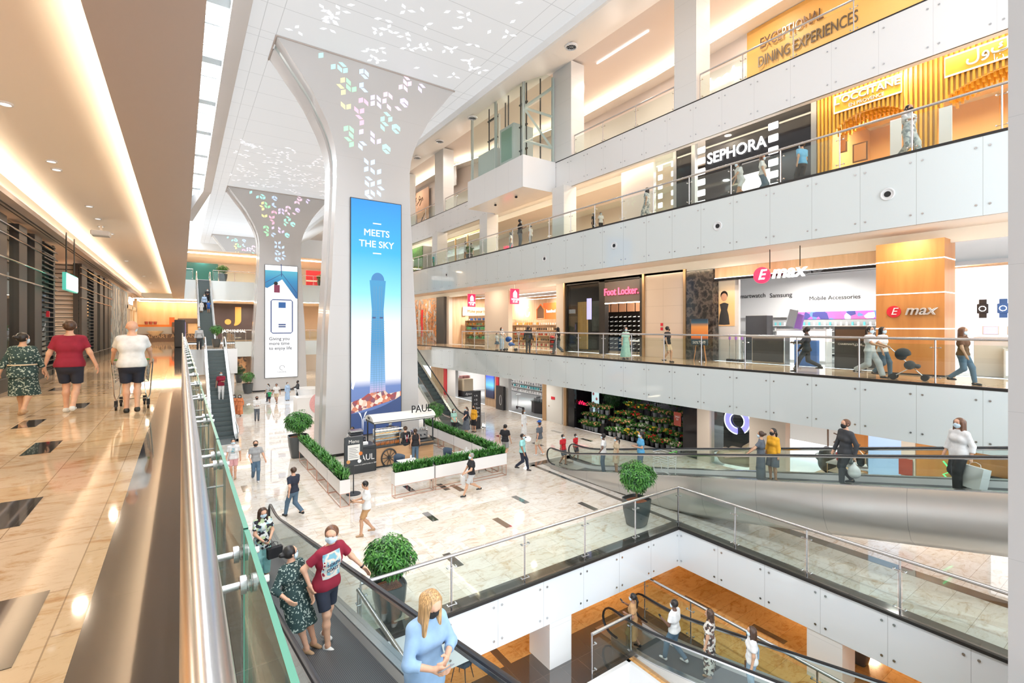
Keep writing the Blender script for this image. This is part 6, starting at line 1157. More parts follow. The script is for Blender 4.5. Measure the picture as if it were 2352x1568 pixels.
struct('wall_beauty', MB().box((X2+3.2, 10.7, Z2), (X2+3.3, 13.8, 9.6)), 'shop_white'); struct('floor_beauty', MB().box((X2+.2, 9.1, Z2), (X2+3.5, 14.3, Z2+.012)), 'shop_white')
mat('yellow', (.92, .50, .06), .45); mat('yellow_pale', (.95, .66, .26), .5); mat('occ_in', (.86, .52, .25), .5)
ar = [(7.1, 1.15, 9.0, .72), (3.0, 2.0, 9.0, .75)]
def archz(y):
    for yc, hw, zs_, h in ar:
        if abs(y-yc) < hw: return zs_+h*math.sqrt(1-((y-yc)/hw)**2)
    return Z2
t = thing('slatted_shopfront', 'yellow slatted shopfront with two arches and raised name boards', 'shopfront', (X2, 0, 0)); sl = MB(); sb = MB(); N = 62
for i in range(N):
    y = .6+i*(8.85-.6)/N; z = archz(y+.03); sl.box((-.09, y, z), (.0, y+.062, zt))
    z2 = max(archz(y), archz(y+.13)); sb.box((.02, y, z2 if z2 > Z2+.1 else Z2), (.08, y+.134, zt))
part(sl, 'slats', 'yellow', t); part(sb, 'backing', 'yellow_pale', t)
for dpt in (.35, .7, 1.05):
    for lo_, hi_ in ((0, 5.5), (5.5, 9)):
        b = MB()
        for i in range(N):
            y = .6+i*(8.85-.6)/N; z = archz(y+.03)
            if z > Z2+.1 and lo_ < y < hi_: b.box((dpt, y, z), (dpt+.14, y+.062, min(z+.42, zt)))
        part(b, 'arch_slats', 'yellow', t)
for y0, y1, tx, tx2 in ((6.05, 8.15, "L'OCCITANE", 'EN PROVENCE'), (.9, 4.9, 'لوكسيتان', 'آن بروفانس')):
    zc = 10.22; bd_ = part(MB().bbox((-.16, (y0+y1)/2, zc), (.12, y1-y0, .62), .03), 'name_board', 'yellow', t); part(MB().tube([(-.22, y0, zc-.31), (-.22, y1, zc-.31), (-.22, y1, zc+.31), (-.22, y0, zc+.31)], .025, 4, closed=True), 'board_edge', 'white_lit', bd_)
    text('lettering', tx if tx[0] == 'L' else tx, 'white_gloss', .36 if y0 > 5 else .5, (-.26, (y0+y1)/2, zc+.08), RX, bd_, ext=.03, bold=.008); text('lettering', tx2, 'white_gloss', .17 if y0 > 5 else .28, (-.25, (y0+y1)/2, zc-.19), RX, bd_, ext=.02)
shopbox('cosmetics', X2+.2, 26, .5, 8.8, Z2, zt-.1, 'occ_in', 'marble_warm_light'); struct('ceiling_cosmetics', MB().box((X2+1.2, .5, zt-.2), (26, 8.8, zt-.15)), 'ceiling_warm')
for i, (x, y) in enumerate(((22.4, 7.9), (22.4, 6.9), (22.6, 4.8), (22.6, 3.6), (23.8, 4.3), (23.8, 3.0), (23.6, 7.2))): tag(MB().cyl((x, y, zt-.23), (x, y, zt-.2), .08, 14).build('downlight', 'white_lit'), 'round downlight in the orange shop ceiling on the second floor', 'light', 'downlights in the orange shop')
for i, (px, py) in enumerate(((1929, 331), (1975, 349))): a = atX(px, py, 22.8); t = thing('framed_picture', ['left framed picture on the orange shop wall', 'right framed picture on the orange shop wall'][i], 'picture', a); part(MB().box((0, -.26, -.38), (.05, .26, .38)), 'frame', 'bronze', t); part(MB().box((-.01, -.21, -.33), (0, .21, .33)), 'print', 'pastry' if i == 0 else 'occ_in', t)
for i, (px, py, lb) in enumerate(((2058, 320, 'white display panel in the first arch'), (2172, 295, 'white display panel with small print in the second arch'))): a = atX(px, py, 20.7); tag(MB().box((-.04, -.16, -1.0), (.04, .16, .7)).build('price_display', 'shop_white', loc=a), lb, 'panel')
# far second floor
t = thing('bronze_storefront', 'glass storefront with bronze frames on the far second floor', 'shopfront', (21.6, 33.8, Z2)); part(MB().box((0, 0, 0), (.02, 9.6, 3.2)), 'glass', 'glass', t)
for i in range(5): part(MB().box((-.04, i*2.35, 0), (.06, i*2.35+.12, 3.3)), 'mullion', 'brass_trim', t)
part(MB().box((-.05, 0, 3.2), (.08, 9.6, 3.35)), 'header', 'brass_trim', t); sg = text('lettering', 'VIRGA', 'red_neon', .5, (.3, -1.5, 1.2), RX, t)
struct('wall_second_far', MB().box((21.6, 43.6, Z2), (21.9, 58, 10.9)), 'white_paint'); t = thing('plant_wall', 'green plant wall with white leaf cut-outs on a dark block', 'plant wall', (20.6, 46.2, Z2)); part(MB().box((0, 0, 0), (1.0, 4.2, 3.2)), 'block', 'grey', t); part(MB().box((-.06, .05, .02), (0, 4.15, 3.18)), 'greenery', 'leaf', t)
b = MB()
for (y, z, q, L) in ((2.6, 2.3, .6, 1.0), (3.4, 1.6, 2.0, .9), (2.2, 1.2, 1.2, 1.2), (3.2, .6, .3, 1.0)): b.tube([(-.08, y, z), (-.08, y+L*.5*math.cos(q), z+L*.5*math.sin(q)), (-.08, y+L*math.cos(q), z+L*math.sin(q))], [.04, .28, .02], 8)
part(b, 'leaf_cutouts', 'white_paint', t)
# top floor wall: orange panel with lettering, lit sign, mural, red sign
def wall3(ya, yb, z0, z1, off, name, m):
    pts = sorted([ya, yb]+[y for x, y in W3 if ya < y < yb]); xs_ = [np.interp(y, [q[1] for q in W3], [q[0] for q in W3])-off for y in pts]; b = MB()
    for i in range(len(pts)-1): b.prism([(xs_[i], pts[i]), (xs_[i+1], pts[i+1]), (xs_[i+1]-.03, pts[i+1]), (xs_[i]-.03, pts[i])], z0, z1, axis=2)
    return b.build(name, m)
x3 = lambda y: float(np.interp(y, [q[1] for q in W3], [q[0] for q in W3]))
mat('orange_wall', (.83, .47, .13), .45); o = wall3(-3, 14.1, Z3, 17.55, .02, 'orange_hoarding', 'orange_wall'); tag(o, 'large orange yellow hoarding with dining lettering on the top floor', 'hoarding')
for s_, zc, m in (('EXCEPTIONAL', 16.45, 'bronze'), ('DINING EXPERIENCES', 15.55, 'bronze')): q = text('lettering', s_, m, .78, (x3(11.4)-.12, 11.75 if s_[0] == 'E' else 11.1, zc), (math.pi/2, 0, -math.pi/2-.03), o, ext=.02, squash=.60)
t = thing('lit_sign', 'glowing white script sign left of the orange hoarding', 'sign', (x3(15.4)-.15, 15.5, 15.75)); text('lettering', 'booby', 'white_lit', .95, (0, 0, 0), (math.pi/2, 0, -math.pi/2-.1), t, ext=.03, shear=.4)
t = thing('shop_sign', 'white board with red script lettering beside the glass lift', 'sign', (22.2, 44.6, 16.9)); part(MB().box((0, -2.6, -1.2), (.1, 1.6, .9)), 'board', 'white_paint', t); text('lettering', 'Happy R', 'red', .95, (-.04, -.4, 0), RX, t, ext=.02, shear=.3)
t = thing('wall_mural', 'orange brown line-drawn mural on the far top floor wall', 'mural', (22.3, 48.5, Z3)); part(MB().box((0, 0, 0), (.05, 9, 5.0)), 'panel', mat('mural_tan', (.70, .42, .26), .6), t); b = MB(); rr = random.Random(2)
for i in range(22): y, z = rr.uniform(1.5, 6.5), rr.uniform(1, 4.5); b.tube([(-.02, y, z), (-.02, y+rr.uniform(-.9, .9), z+rr.uniform(-.9, .9)), (-.02, y+rr.uniform(-1, 1), z+rr.uniform(-1, 1))], .035, 4)
part(b, 'line_drawing', 'bronze', t); tag(MB().box((21.8, 17.5, 17.4), (21.86, 21.5, 17.45)).build('linear_light', 'white_lit', loc=(-.6, 0, .62)), 'thin straight white lamp in the top floor ceiling', 'light')
# glass lift on its white box
t = thing('glass_lift', 'glass lift shaft with white frame standing on a white projecting box', 'lift', (17.0, 23.5, 10.2)); part(MB().box((0, 0, 0), (2.55, 6.8, 1.95)), 'base_box', 'fascia_white', t)
H = 5.4
for (x, y) in ((.15, .15), (2.45, .15), (.15, 3.3), (.15, 6.4), (2.45, 6.4)): part(MB().box((x-.07, y-.07, 1.95), (x+.07, y+.07, 1.95+H)), 'frame_post', 'white_paint', t)
part(MB().tube([(2.4, .2, 2.9), (.2, .2, 4.9)], .09, 4).tube([(.2, .2, 4.9), (2.4, .2, 6.7)], .09, 4).tube([(.2, .2, 2.9), (2.4, .2, 2.9)], .09, 4).tube([(.2, .2, 4.9), (2.4, .2, 4.9)], .09, 4), 'truss', 'white_paint', t)
part(MB().box((.06, .1, 1.96), (.08, 6.5, 1.95+H)), 'glass_side', 'glass', t); part(MB().box((.1, .06, 1.96), (2.5, .08, 1.95+H)), 'glass_side', 'glass', t)
for (x, y) in ((.7, .6), (.7, 1.2), (.7, 2.6), (1.8, .6), (.7, 4.0), (.7, 5.0), (1.8, 4.6)): part(MB().cyl((x, y, 1.96), (x, y, 1.9+H), .045, 6), 'guide_rail', 'charcoal', t)
for z in (2.6, 4.1, 5.5): part(MB().box((.62, .5, z), (.74, 1.3, z+.08)).box((.62, 3.9, z+.3), (.74, 5.1, z+.38)), 'rail_bracket', 'charcoal', t)
part(MB().box((.35, 1.5, 2.0), (1.9, 3.1, 4.5)).box((.35, 3.7, 2.0), (1.9, 5.9, 3.6)), 'lift_car', 'white_gloss', t); part(MB().box((.33, 1.7, 2.3), (.35, 2.9, 4.3)), 'car_window', 'glass_green', t)
for y, z in ((25.5, 10.2), (28.0, 10.2)): tag(MB().ball((17.9, y, z-.06), .1, 12, (1, 1, .7)).build('dome_camera', 'black_gloss'), 'small dark dome camera under the white lift box', 'camera', 'dome cameras under the lift box')
# round speakers set in the second-floor glass fascia, small ones below first floor
for px, py in ((2039, 446), (1649, 519), (1411, 564), (1251, 594), (1026, 631)):
    a = atX(px, py, XR-.03); t = thing('round_grille', 'round white grille with black centre in the second floor glass fascia', 'vent', a, 0, 'round grilles in the second floor fascia'); part(MB().tube([(-.02, .17*math.cos(q), .17*math.sin(q)) for q in [k_*.3142 for k_ in range(20)]], .025, 6, closed=True), 'ring', 'white_gloss', t, True); part(MB().cyl((-.03, 0, 0), (0, 0, 0), .09, 16), 'centre', 'black', t); part(MB().cyl((-.02, 0, 0), (0, 0, 0), .15, 20), 'plate', 'white_gloss', t)
# ---------------------------------------------------------------- far end of the atrium
t = thing('shopfront', 'dark hoarding with a golden J and white name lettering at the far first floor', 'hoarding', (3.2, 72, 0)); part(MB().box((0, 0, 0), (4.8, .1, 4.7)), 'board', mat('aubergine', (.045, .035, .045), .5), t); mat('gold', (.75, .42, .12), .35, .3)
jt = MB(); jt.box((3.15, -.05, 2.6), (3.85, 0, 4.3)); jt.prism([(3.15, 2.6), (3.85, 2.6)]+[(3.05+.80*math.cos(q), 2.6-.75*math.sin(q)) for q in [i*math.pi/2/8 for i in range(1, 9)]]+[(3.05+.1*math.cos(q), 2.6-.55*math.sin(q)) for q in [math.pi/2-i*math.pi/2/8 for i in range(9)]], -.05, 0, axis=1); jt.cyl((2.35, -.05, 2.35), (2.35, 0, 2.35), .36, 20); part(jt, 'emblem', 'gold', t).location.x = -.65
text('lettering', 'JASHANMAL', 'white_lit', .52, (2.4, -.03, 1.15), RY, t, ext=.01, squash=.95); text('lettering', 'jashanmal.com', 'off_white', .28, (2.4, -.03, .3), RY, t, ext=.01)
t = thing('hoarding', 'kitchen appliance photo hoarding with wooden wall at the end of the left corridor', 'hoarding', (-4.6, 67.5, 0)); part(MB().box((0, 0, 0), (6.2, .1, 4.6)), 'board', wood('photo_wood', (.62, .40, .20), (.72, .50, .28), .25, axis=2), t)
part(MB().box((0, -.02, 0), (6.2, 0, .9)), 'dark_foot', 'bronze', t); part(MB().box((0, -.03, 1.7), (4.2, 0, 1.95)), 'worktop_picture', 'amber', t); part(MB().box((0, -.025, .9), (4.2, 0, 1.7)), 'cabinet_picture', 'grey', t)
part(MB().lathe([(.25, 0), (.7, .45), (.78, .55), (.7, .55)], n=20), 'bowl_picture', 'p_cream', t).location = (2.1, -.05, .7); t.children[-1].scale = (1, .1, 1)
part(MB().bbox((4.4, -.06, 1.6), (1.5, .1, 1.3), .1).bbox((5.2, -.06, 2.4), (2.0, .1, .6), .1), 'mixer_picture', 'bronze', t); part(MB().lathe([(.35, 0), (.6, .5), (.62, .9)], n=20), 'mixer_bowl_picture', 'copper', t).location = (4.3, -.1, .8); t.children[-1].scale = (1, .1, 1)
part(MB().box((3.4, -.04, 1.95), (3.9, 0, 2.8)), 'canister_picture', 'orange', t)
for i in range(3): part(MB().lathe([(.13, 0), (.17, .3)], n=10), 'pot_picture', 'notice', t).location = (1.3+.4*i, -.04, 2.0)
text('lettering', 'SMART APPLIANCES', 'brass_trim', .62, (4.2, -.05, .62), RY, t, ext=.01)
tag(MB().box((-3.9, 66.6, 4.5), (3, 66.8, 4.56)).build('cove_light', 'warm_strip'), 'bright warm light strip above the appliance hoarding', 'light')
t = thing('shopfront', 'warm ground floor shopfront beneath the far bridge', 'shopfront', (2.8, 74, ZG)); part(MB().box((0, 0, 0), (4.4, .1, 3.2)), 'window', blotch('dim_window', [(.06, .05, .045), (.2, .12, .08), (.45, .25, .12), (.08, .06, .05)], 1.0, e=.1), t); part(MB().box((4.4, -.1, 0), (5.2, .1, 3.2)), 'pier', 'bronze', t)
t = thing('teal_wall_panel', 'dark teal lit wall on the far second floor behind the escalator head', 'wall panel', (.3, 70, Z2)); part(MB().box((0, 0, 0), (3.4, .1, 2.6)), 'panel', mat('teal_dark', (.01, .12, .12), .3), t)
t = thing('brick_kiosk', 'red brick coloured booth with white edges on the far second floor', 'kiosk', (8.3, 66.5, Z2)); part(MB().box((0, 0, 0), (2.6, 1.6, 2.4)), 'body', mat('brick_red', (.45, .16, .10), .6), t); part(MB().tube([(0, 0, 2.4), (2.6, 0, 3.0)], .08, 4), 'roof_edge', 'white_paint', t)
t = thing('red_booth', 'red and white booth on the far second floor between the columns', 'booth', (13.8, 69, Z2)); part(MB().box((0, 0, 0), (4, .2, 2.4)), 'panel', 'red', t); part(MB().box((0, -.03, .9), (4, 0, 1.1)), 'stripe', 'white_gloss', t)
t = thing('white_piano', 'round white reception counter at the foot of the middle column', 'counter', pp(707, 915, ZG)); part(MB().lathe([(.9, .0), (.95, .1), (1.15, .85), (1.2, 1.0)], n=28), 'body', 'white_gloss', t, True); t.name = 'reception_counter'
t = thing('round_podium', 'white circular floor disc around the middle column foot', 'podium', pp(660, 918, ZG)); part(MB().cyl((0, 0, 0), (0, 0, .02), 2.6, 36), 'disc', 'white_gloss', t)
t = thing('egg_booth', 'white booth with a pink round panel left of the near column', 'booth', (8.1, 37.6, ZG)); part(MB().box((-1.2, 0, 0), (1.0, 1.4, 1.5)), 'body', 'white_gloss', t); part(MB().cyl((.5, -.03, 1.0), (.5, 0, 1.0), .85, 30), 'round_panel', 'cloth_pink', t)
# ---------------------------------------------------------------- left corridor shopfronts (plane X = -3.8)
struct('wall_left_shops', MB().box((-9, -5, 0), (-8.9, 62, 4.75)), 'occ_in'); struct('floor_left_shops', MB().box((-9, -5, -.1), (XL, 67.9, 0)), 'marble_warm_light'); stripe = lines('louvre_back', (.62, .58, .56), (.5, .46, .44), 2, .16, .012, r=.5)
def framed(label, y0, posts, louv, top=4.62, bars=(.35, 3.03, 3.5, 4.13, 4.4)):
    t = thing('dark_shopfront', label, 'shopfront', (XL, y0, 0)); y1 = max(b for a, b in posts)
    for a, b in posts: part(MB().box((-.3, a-y0, 0), (0, b-y0, top)), 'post', 'dark_metal', t)
    ya = min(a for a, b in posts)
    for z in bars: part(MB().tube([(.02, ya-y0-.4, z), (.02, y1-y0+.3, z)], .028, 8), 'rail', 'chrome' if z > 3 else 'dark_metal', t)
    part(MB().box((-.2, ya-y0, 0), (-.02, y1-y0, .28)), 'plinth', 'dark_metal', t); part(MB().box((-.12, ya-y0, .28), (-.10, y1-y0, top)), 'glass', 'glass', t)
    for a, b in louv:
        part(MB().box((-.3, a-y0, .1), (-.12, b-y0, top)), 'louvre_back', stripe, t); l = MB()
        for i in range(27): l.box((-.12, a-y0, .2+i*.165), (.06, b-y0, .235+i*.165))
        part(l, 'louvres', 'dark_metal', t)
    return t
framed('nearest black framed shopfront on the left with louvred end', 9, [(9, 9.5), (12.6, 13.2), (16.6, 17.96), (19.1, 19.95), (20.85, 21.8), (23.5, 23.75)], [(21.8, 23.5)])
framed('second black framed shopfront on the left beyond the hanging sign', 29.6, [(29.4, 30.9), (33.0, 34.3), (35.4, 36.6), (37.4, 38.8), (39.2, 40.3)], [(31.0, 33.0)])
t = thing('louvred_return', 'dark slatted screen across the recess behind the hanging sign', 'screen', (-7.6, 29.5, 0)); l = MB()
for i in range(22): l.box((0, 0, .3+i*.2), (3.7, .06, .335+i*.2))
part(l, 'slats', 'dark_metal', t); part(MB().box((1.9, -.05, 0), (2.1, .1, 4.6)), 'post', 'dark_metal', t); part(MB().box((0, .2, 0), (3.7, .25, 4.6)), 'wood_back', 'stone_beige', t)
t = thing('hanging_sign', 'white lit sign with teal accents hanging from the left corridor ceiling', 'sign', atX(161, 650, -3.3)); part(MB().box((-.05, -1.05, -.3), (.05, 1.15, .3)), 'box', mat('teal_lit', (.1, .6, .5), .4, e=.4), t)
for a, b in ((-1.0, .25), (.42, 1.1)): part(MB().box((.05, a, -.26), (.07, b, .26)), 'letter_panel', 'white_lit', t)
for y in (-.7, .8): part(MB().cyl((0, y, .3), (0, y, 1.7), .02, 8), 'hanger', 'dark_metal', t)
t = thing('wall_banner', 'dark red banner with Arabic lettering inside the nearest left window', 'banner', (-4.8, 18.3, 1.5)); part(MB().box((0, -.9, 0), (.03, .95, 1.5)), 'cloth', 'cloth_maroon', t); text('lettering', 'من\nإلى', 'off_white', .42, (.04, .2, .75), (math.pi/2, 0, math.pi/2), t, ext=.003)
vgrad('mural_blue', [(0, (.25, .42, .48)), (1, (.42, .55, .58))], 0, 4.5, e=0); t = thing('painted_hoarding', 'pale blue hoarding with a dripping paint artwork on the left corridor', 'hoarding', (XL, 40.6, 0)); part(MB().box((-.1, 0, 0), (0, 11, 4.6)), 'board', blotch('paint_drip', [(.30, .42, .46), (.50, .40, .34), (.34, .46, .5), (.16, .17, .2), (.55, .6, .6)], .9, detail=6), t)
for i in range(12): part(MB().tube([(.01, .7+i*.75, 4.4), (.01, .75+i*.75, 4.4-1.2-(i*1.7) % 2.0)], [.14, .03], 6), 'paint_drip', ('bronze', 'p_cream', 'grey', 'stone_beige')[i % 4], t).scale = (.2, 1, 1)
for i in range(3): part(MB().box((0, 9.6, 1.6+i*.7), (.02, 10.4, 2.1+i*.7)), 'small_picture', 'grey', t)
t = thing('lit_shopfront', 'pale warm lit shopfront with a white sign past the painted hoarding', 'shopfront', (XL, 52, 0)); part(MB().box((-.2, 0, 0), (0, .5, 4.6)).box((-.2, 5, 0), (0, 5.6, 4.6)).box((-.2, 10, 0), (0, 10.6, 4.6)).box((-.2, 0, 3.3), (0, 10.6, 3.6)), 'frame', 'p_cream', t); part(MB().box((.0, 1, 3.7), (.08, 4, 4.3)), 'sign', 'white_lit', t); part(MB().box((-1.5, 0, 0), (-1.4, 10, 3.3)), 'lit_back', mat('warm_back', (.9, .65, .38), .5, e=.45), t)
tag(MB().box((-.04, -.05, -.1), (.04, .05, .1)).build('fire_alarm', 'red', loc=atX(110, 721, -3.72)), 'small red alarm box on the louvred end of the shopfront', 'alarm')
t = thing('dark_totem', 'dark grey free-standing screen at the far end of the corridor railing', 'totem', (-.15, 48.5, 0)); part(MB().bbox((0, 0, 1.15), (.75, .3, 2.3), .04), 'body', 'charcoal', t); part(MB().box((.38, -.1, .3), (.39, .1, 2.1)), 'lit_edge', 'lit_violet', t)
for y in (7.4, 5.0, 2.6): down('shop_light', (22.8, y, 10.6), 150, (1, .82, .55), .35)
for y in (12.2, 16.2): down('shop_light', (22.2, y, 10.4), 110, (1, .96, .92), .35)
# ---------------------------------------------------------------- people
mat('shoe_white', (.8, .8, .8), .5); mat('shoe_black', (.02, .02, .02), .4); mat('shoe_tan', (.45, .28, .16), .5)
def P_(label, px, py, z, face, **k):
    q = atZ(px, py, z); return person(label, q.x, q.y, z, face, **k)
# left corridor trio, walking away
A = P_('woman in a dark green patterned dress walking away at the left edge', 52, 955, 0, -8, H=1.62, fem=1, skin='tan', hair='black', hs='bun', top=('three', 'printed_green'), bot=('dress', 'printed_green'), shem=.42, hem=.80, shoe='shoe_tan', fat=1.2, res=.0115, yaw=35, stride=.35, rh=(.34, .12, .84), lh=(-.36, -.02, .84))
MB().tube([(.22*math.cos(q), .19*math.sin(q), 1.06) for q in [i*.3 for i in range(21)]], .014, 6, closed=True).build('belt', 'p_cream', A['root'])
P_('man in maroon t-shirt and navy shorts walking away, seen from behind', 160, 948, 0, -5, H=1.86, skin='fair', hair='brown', top=('tee', 'maroon'), bot=('shorts', 'navy'), shoe='shoe_white', fat=1.16, res=.0115, yaw=-5, stride=.3, lh=(-.38, .08, .84), rh=(.40, -.02, .84), mask=None)
C_ = P_('bald man in white polo and navy shorts pushing a shopping cart', 303, 947, 0, 3, H=1.84, skin='fair', hs='bald', top=('polo', 'white'), bot=('shorts', 'navy'), shoe='shoe_black', fat=1.2, res=.0115, stride=.12, lh=(-.30, .38, .98), rh=(.30, .38, .98), lb=(-1, -.35, -.4), rb=(1, -.35, -.4), mask='mask')
r_ = C_['root'].location; t = thing('shopping_cart', 'wire shopping cart with green handle pushed by the bald man', 'shopping cart', (r_.x, r_.y, 0), math.radians(3)); s_ = 1.04
part(MB().tube([(-.34, .40, 1.03), (.34, .40, 1.03)], .018, 10), 'handle', mat('cart_green', (.12, .45, .08), .4), t)
b = MB(); 
for i in range(9): x = -.27+i*.0675; b.tube([(x*1.12, .44, .98), (x, .50, .55), (x*.8, 1.2, .60), (x*.9, 1.28, .92)], .004, 4)
for i in range(7):
    f_ = i/6; z = .56+.4*f_; w0, w1 = .27+.04*f_, .22+.03*f_; b.tube([(-w0, .47, z), (-w1, 1.2+.07*f_, z), (w1, 1.2+.07*f_, z), (w0, .47, z)], .0045, 4, closed=True)
for i in range(9):
    y = .52+i*.085
    for s2 in (-1, 1): b.tube([(s2*(.27-.05*i/9), y, .56), (s2*(.31-.06*i/9), y+.02, .97)], .004, 4)
part(b, 'basket', 'steel', t)
fr_ = MB()
for s2 in (-1, 1): fr_.tube([(s2*.34, .40, 1.03), (s2*.33, .46, .85), (s2*.29, .5, .30), (s2*.25, .46, .17)], .012, 8).tube([(s2*.25, .46, .2), (s2*.22, 1.15, .24), (s2*.2, 1.2, .58)], .011, 8)
fr_.tube([(-.25, .46, .22), (.25, .46, .22)], .01, 6).tube([(-.22, 1.1, .25), (.22, 1.1, .25)], .01, 6); part(fr_, 'frame', 'chrome', t, True)
for x, y in ((-.26, .46), (.26, .46), (-.2, 1.13), (.2, 1.13)): part(MB().cyl((x-.02, y, .07), (x+.02, y, .07), .07, 16).box((x-.03, y-.03, .08), (x+.03, y+.03, .2)), 'wheel', 'rubber', t)
o = link(sdf_mesh([([((0, 0, 0), (0, .25, .05), .14, .1), ((0, .1, .1), (.05, .2, .2), .1, .05)], .06, [])], .02, 'grocery_bag'), 'grocery_bag', 'p_white', None); o.location = (r_.x, r_.y+.8, .75); tag(o, 'white grocery bag lying inside the shopping cart', 'bag')
o = MB().tube([(0, 0, 0), (.12, .1, .06), (.22, .3, .04)], [.03, .04, .01], 8).build('leafy_greens', 'leaf', loc=(r_.x-.15, r_.y+.62, .66)); tag(o, 'bunch of green leaves in the shopping cart', 'vegetable')
# moving walk in front: floor height along it
bz = lambda y: ZG+SL*(16.0-y)
Y = 7.82; M_ = person('man in a maroon coast t-shirt and mask leaning one hand on the moving walk rail', 1.86, Y, bz(Y)+.0, 205, H=1.84, skin='fair', hair='auburn', top=('tee', 'maroon'), bot=('shorts', 'navy'), shoe='shoe_white', res=.0085, fat=1.12, yaw=50, pitch=-4, roll=0, lean=(-.05, .03), lh=(-.52, .22, .97), rh=(.26, -.03, .98), rb=(1, -.9, 0), lf=(-.08, -.14, .085), rf=(.10, .16, .085), curl=(.25, .6))
def chest_print(J, w_, h_, m, z0, txt=None, tm='navy_ink', back=False, off=.150, tz=.1):
    """a printed patch that follows the shirt front"""
    b = MB(); N = 8; sg = -1 if back else 1
    from mathutils.bvhtree import BVHTree
    so = [c for c in J['root'].children if c.name.startswith(('shirt', 'blouse', 'jacket'))][0]; me = so.data; bv = BVHTree.FromPolygons([v.co for v in me.vertices], [tuple(p.vertices) for p in me.polygons])
    def hit(x, z):
        h = bv.ray_cast(Vector((x, sg*1.0, z)), Vector((0, -sg, 0)))[0]; return (h.y if h else sg*.14)+sg*.004
    vs = [(x, hit(x, z), z) for i in range(N+1) for x in [-w_/2+w_*i/N] for z in [z0+h_*j/N for j in range(N+1)]]
    b.add(vs, [(i*(N+1)+j, (i+1)*(N+1)+j, (i+1)*(N+1)+j+1, i*(N+1)+j+1) for i in range(N) for j in range(N)]); o = b.build('chest_print', m, so, True)
    if txt:
        for i, s2 in enumerate(txt.split('|')):
            z = z0+h_*.55-i*.085; q = text('lettering', s2, tm, .062, (0, hit(0, z)+sg*.012, z), (math.pi/2, 0, math.pi if sg > 0 else 0), so, ext=.003)
mat('navy_ink', (.03, .05, .12), .7)
chest_print(M_, .29, .36, 'cloth_tee_print' if 'cloth_tee_print' in MT else 'tee_print', 1.04, 'NORTH|COAST')
j = M_; q = j['hands'][0]; d_ = unit(j['hands'][0]-j['elb'][0]); MB().tube([q-d_*.035, q-d_*.008], .034, 14).build('wristwatch', 'black', j['root'])
Y = 7.95; W_ = person('woman in a dark green patterned dress leaning on the left rail of the moving walk', 1.42, Y, bz(Y), 210, H=1.66, fem=1, skin='fair', hair='black', hs='bun', top=('three', 'printed_green'), bot=('dress', 'printed_green'), shem=.45, hem=.80, shoe='shoe_tan', res=.009, fat=1.12, lean=(.04, -.02), yaw=-75, pitch=8, lh=(-.10, .26, .95), rh=(.27, .17, 1.02), rb=(.7, -1, -.3), lf=(-.20, .24, .085), rf=(-.02, .28, .085))
g = MB(); hp = W_['hp']
for s2 in (-1, 1): g.tube([hp(s2*.034+.026*math.cos(q), .098, .098+.02*math.sin(q)) for q in [i*.6 for i in range(11)]], .0025, 5, closed=True).tube([hp(s2*.06, .095, .10), hp(s2*.088, .01, .10)], .0022, 5)
g.build('glasses', 'black', W_['root'])
Y = 4.3; B_ = person('blonde woman in a pale blue blouse looking down at her phone', 1.94, Y, bz(Y), 190, H=1.70, fem=1, skin='fair', hair='blonde', hs='long', top=('three', 'shirtblue'), bot=('trousers', 'black'), hem=.62, shoe='shoe_black', mask='mask_black', res=.008, yaw=-8, pitch=-30, lean=(0, .03), lh=(-.06, .27, 1.14), rh=(.10, .30, 1.12), lb=(-.9, -.5, -.5), rb=(.9, -.5, -.5), curl=(.8, .8), fat=1.06)
q = topworld(B_, (B_['hd'][0]+B_['hd'][1])/2+V(0, .03, .01)); o = MB().bbox((0, 0, 0), (.15, .075, .009), .004).build('phone', 'p_grey', loc=q); o.rotation_euler = (math.radians(35), 0, math.radians(190)); tag(o, 'phone in a grey case held by the blonde woman', 'phone')
MB().tube([(-.20, -.10, 1.16), (-.24, .03, 1.12)], .07, 10, ry=.025).build('clutch_bag', 'black', B_['root']); 
Y = 13.1; T_ = person('long-haired woman in turquoise trousers and leaf print top with black handbag', 1.62, Y, bz(Y), 190, H=1.68, fem=1, skin='fair', hair='brown', hs='long', top=('tee', 'leaf_print'), bot=('wide', 'turq'), hem=.62, shoe='shoe_tan', res=.012, pitch=-15, lh=(-.10, .25, 1.0), rh=(.08, .27, 1.0), lb=(-.8, -.6, -.4), rb=(.8, -.6, -.4))
phone(T_, 1, 'white phone held by the woman in the leaf print top', 'p_white'); t = bag(T_, 0, 'black handbag hanging from the arm of the turquoise-trousered woman', 'cloth_black', (.34, .14, .24), .14, 'handbag', 'handbag'); t.location.x += .12; t.location.z -= .02
# right-hand moving walk: same slope
bz2 = lambda y: ZG+SL*(16.5-y)
def onwalk(label, px, face, H, x=15.15, zf=bz2, z0=ZG, **k):
    kk = (px-418)*CS/FPX; y = (x/kk-SN*x)/CS
    return person(label, x, y, max(zf(y), z0), face, H=H, **k)
onwalk('man in white polo and jeans holding the rail near the right moving walk end', 1386, 35, 1.72, skin='dark', top=('polo', 'white'), bot=('trousers', 'jeans'), lh=(-.50, .1, 1.0))
onwalk('woman with a long plait in a beige dress on the right moving walk', 1416, 60, 1.56, x=15.3, fem=1, skin='tan', hs='pony', top=('tee', 'beige'), bot=('dress', 'beige'), shem=.5)
onwalk('person in sky blue vest looking at a phone on the right moving walk', 1472, 60, 1.72, x=15.35, skin='tan', hs='pony', fem=1, top=('tee', 'skyblue'), bot=('trousers', 'jeans'), lh=(-.1, .25, 1.15), rh=(.1, .28, 1.15))
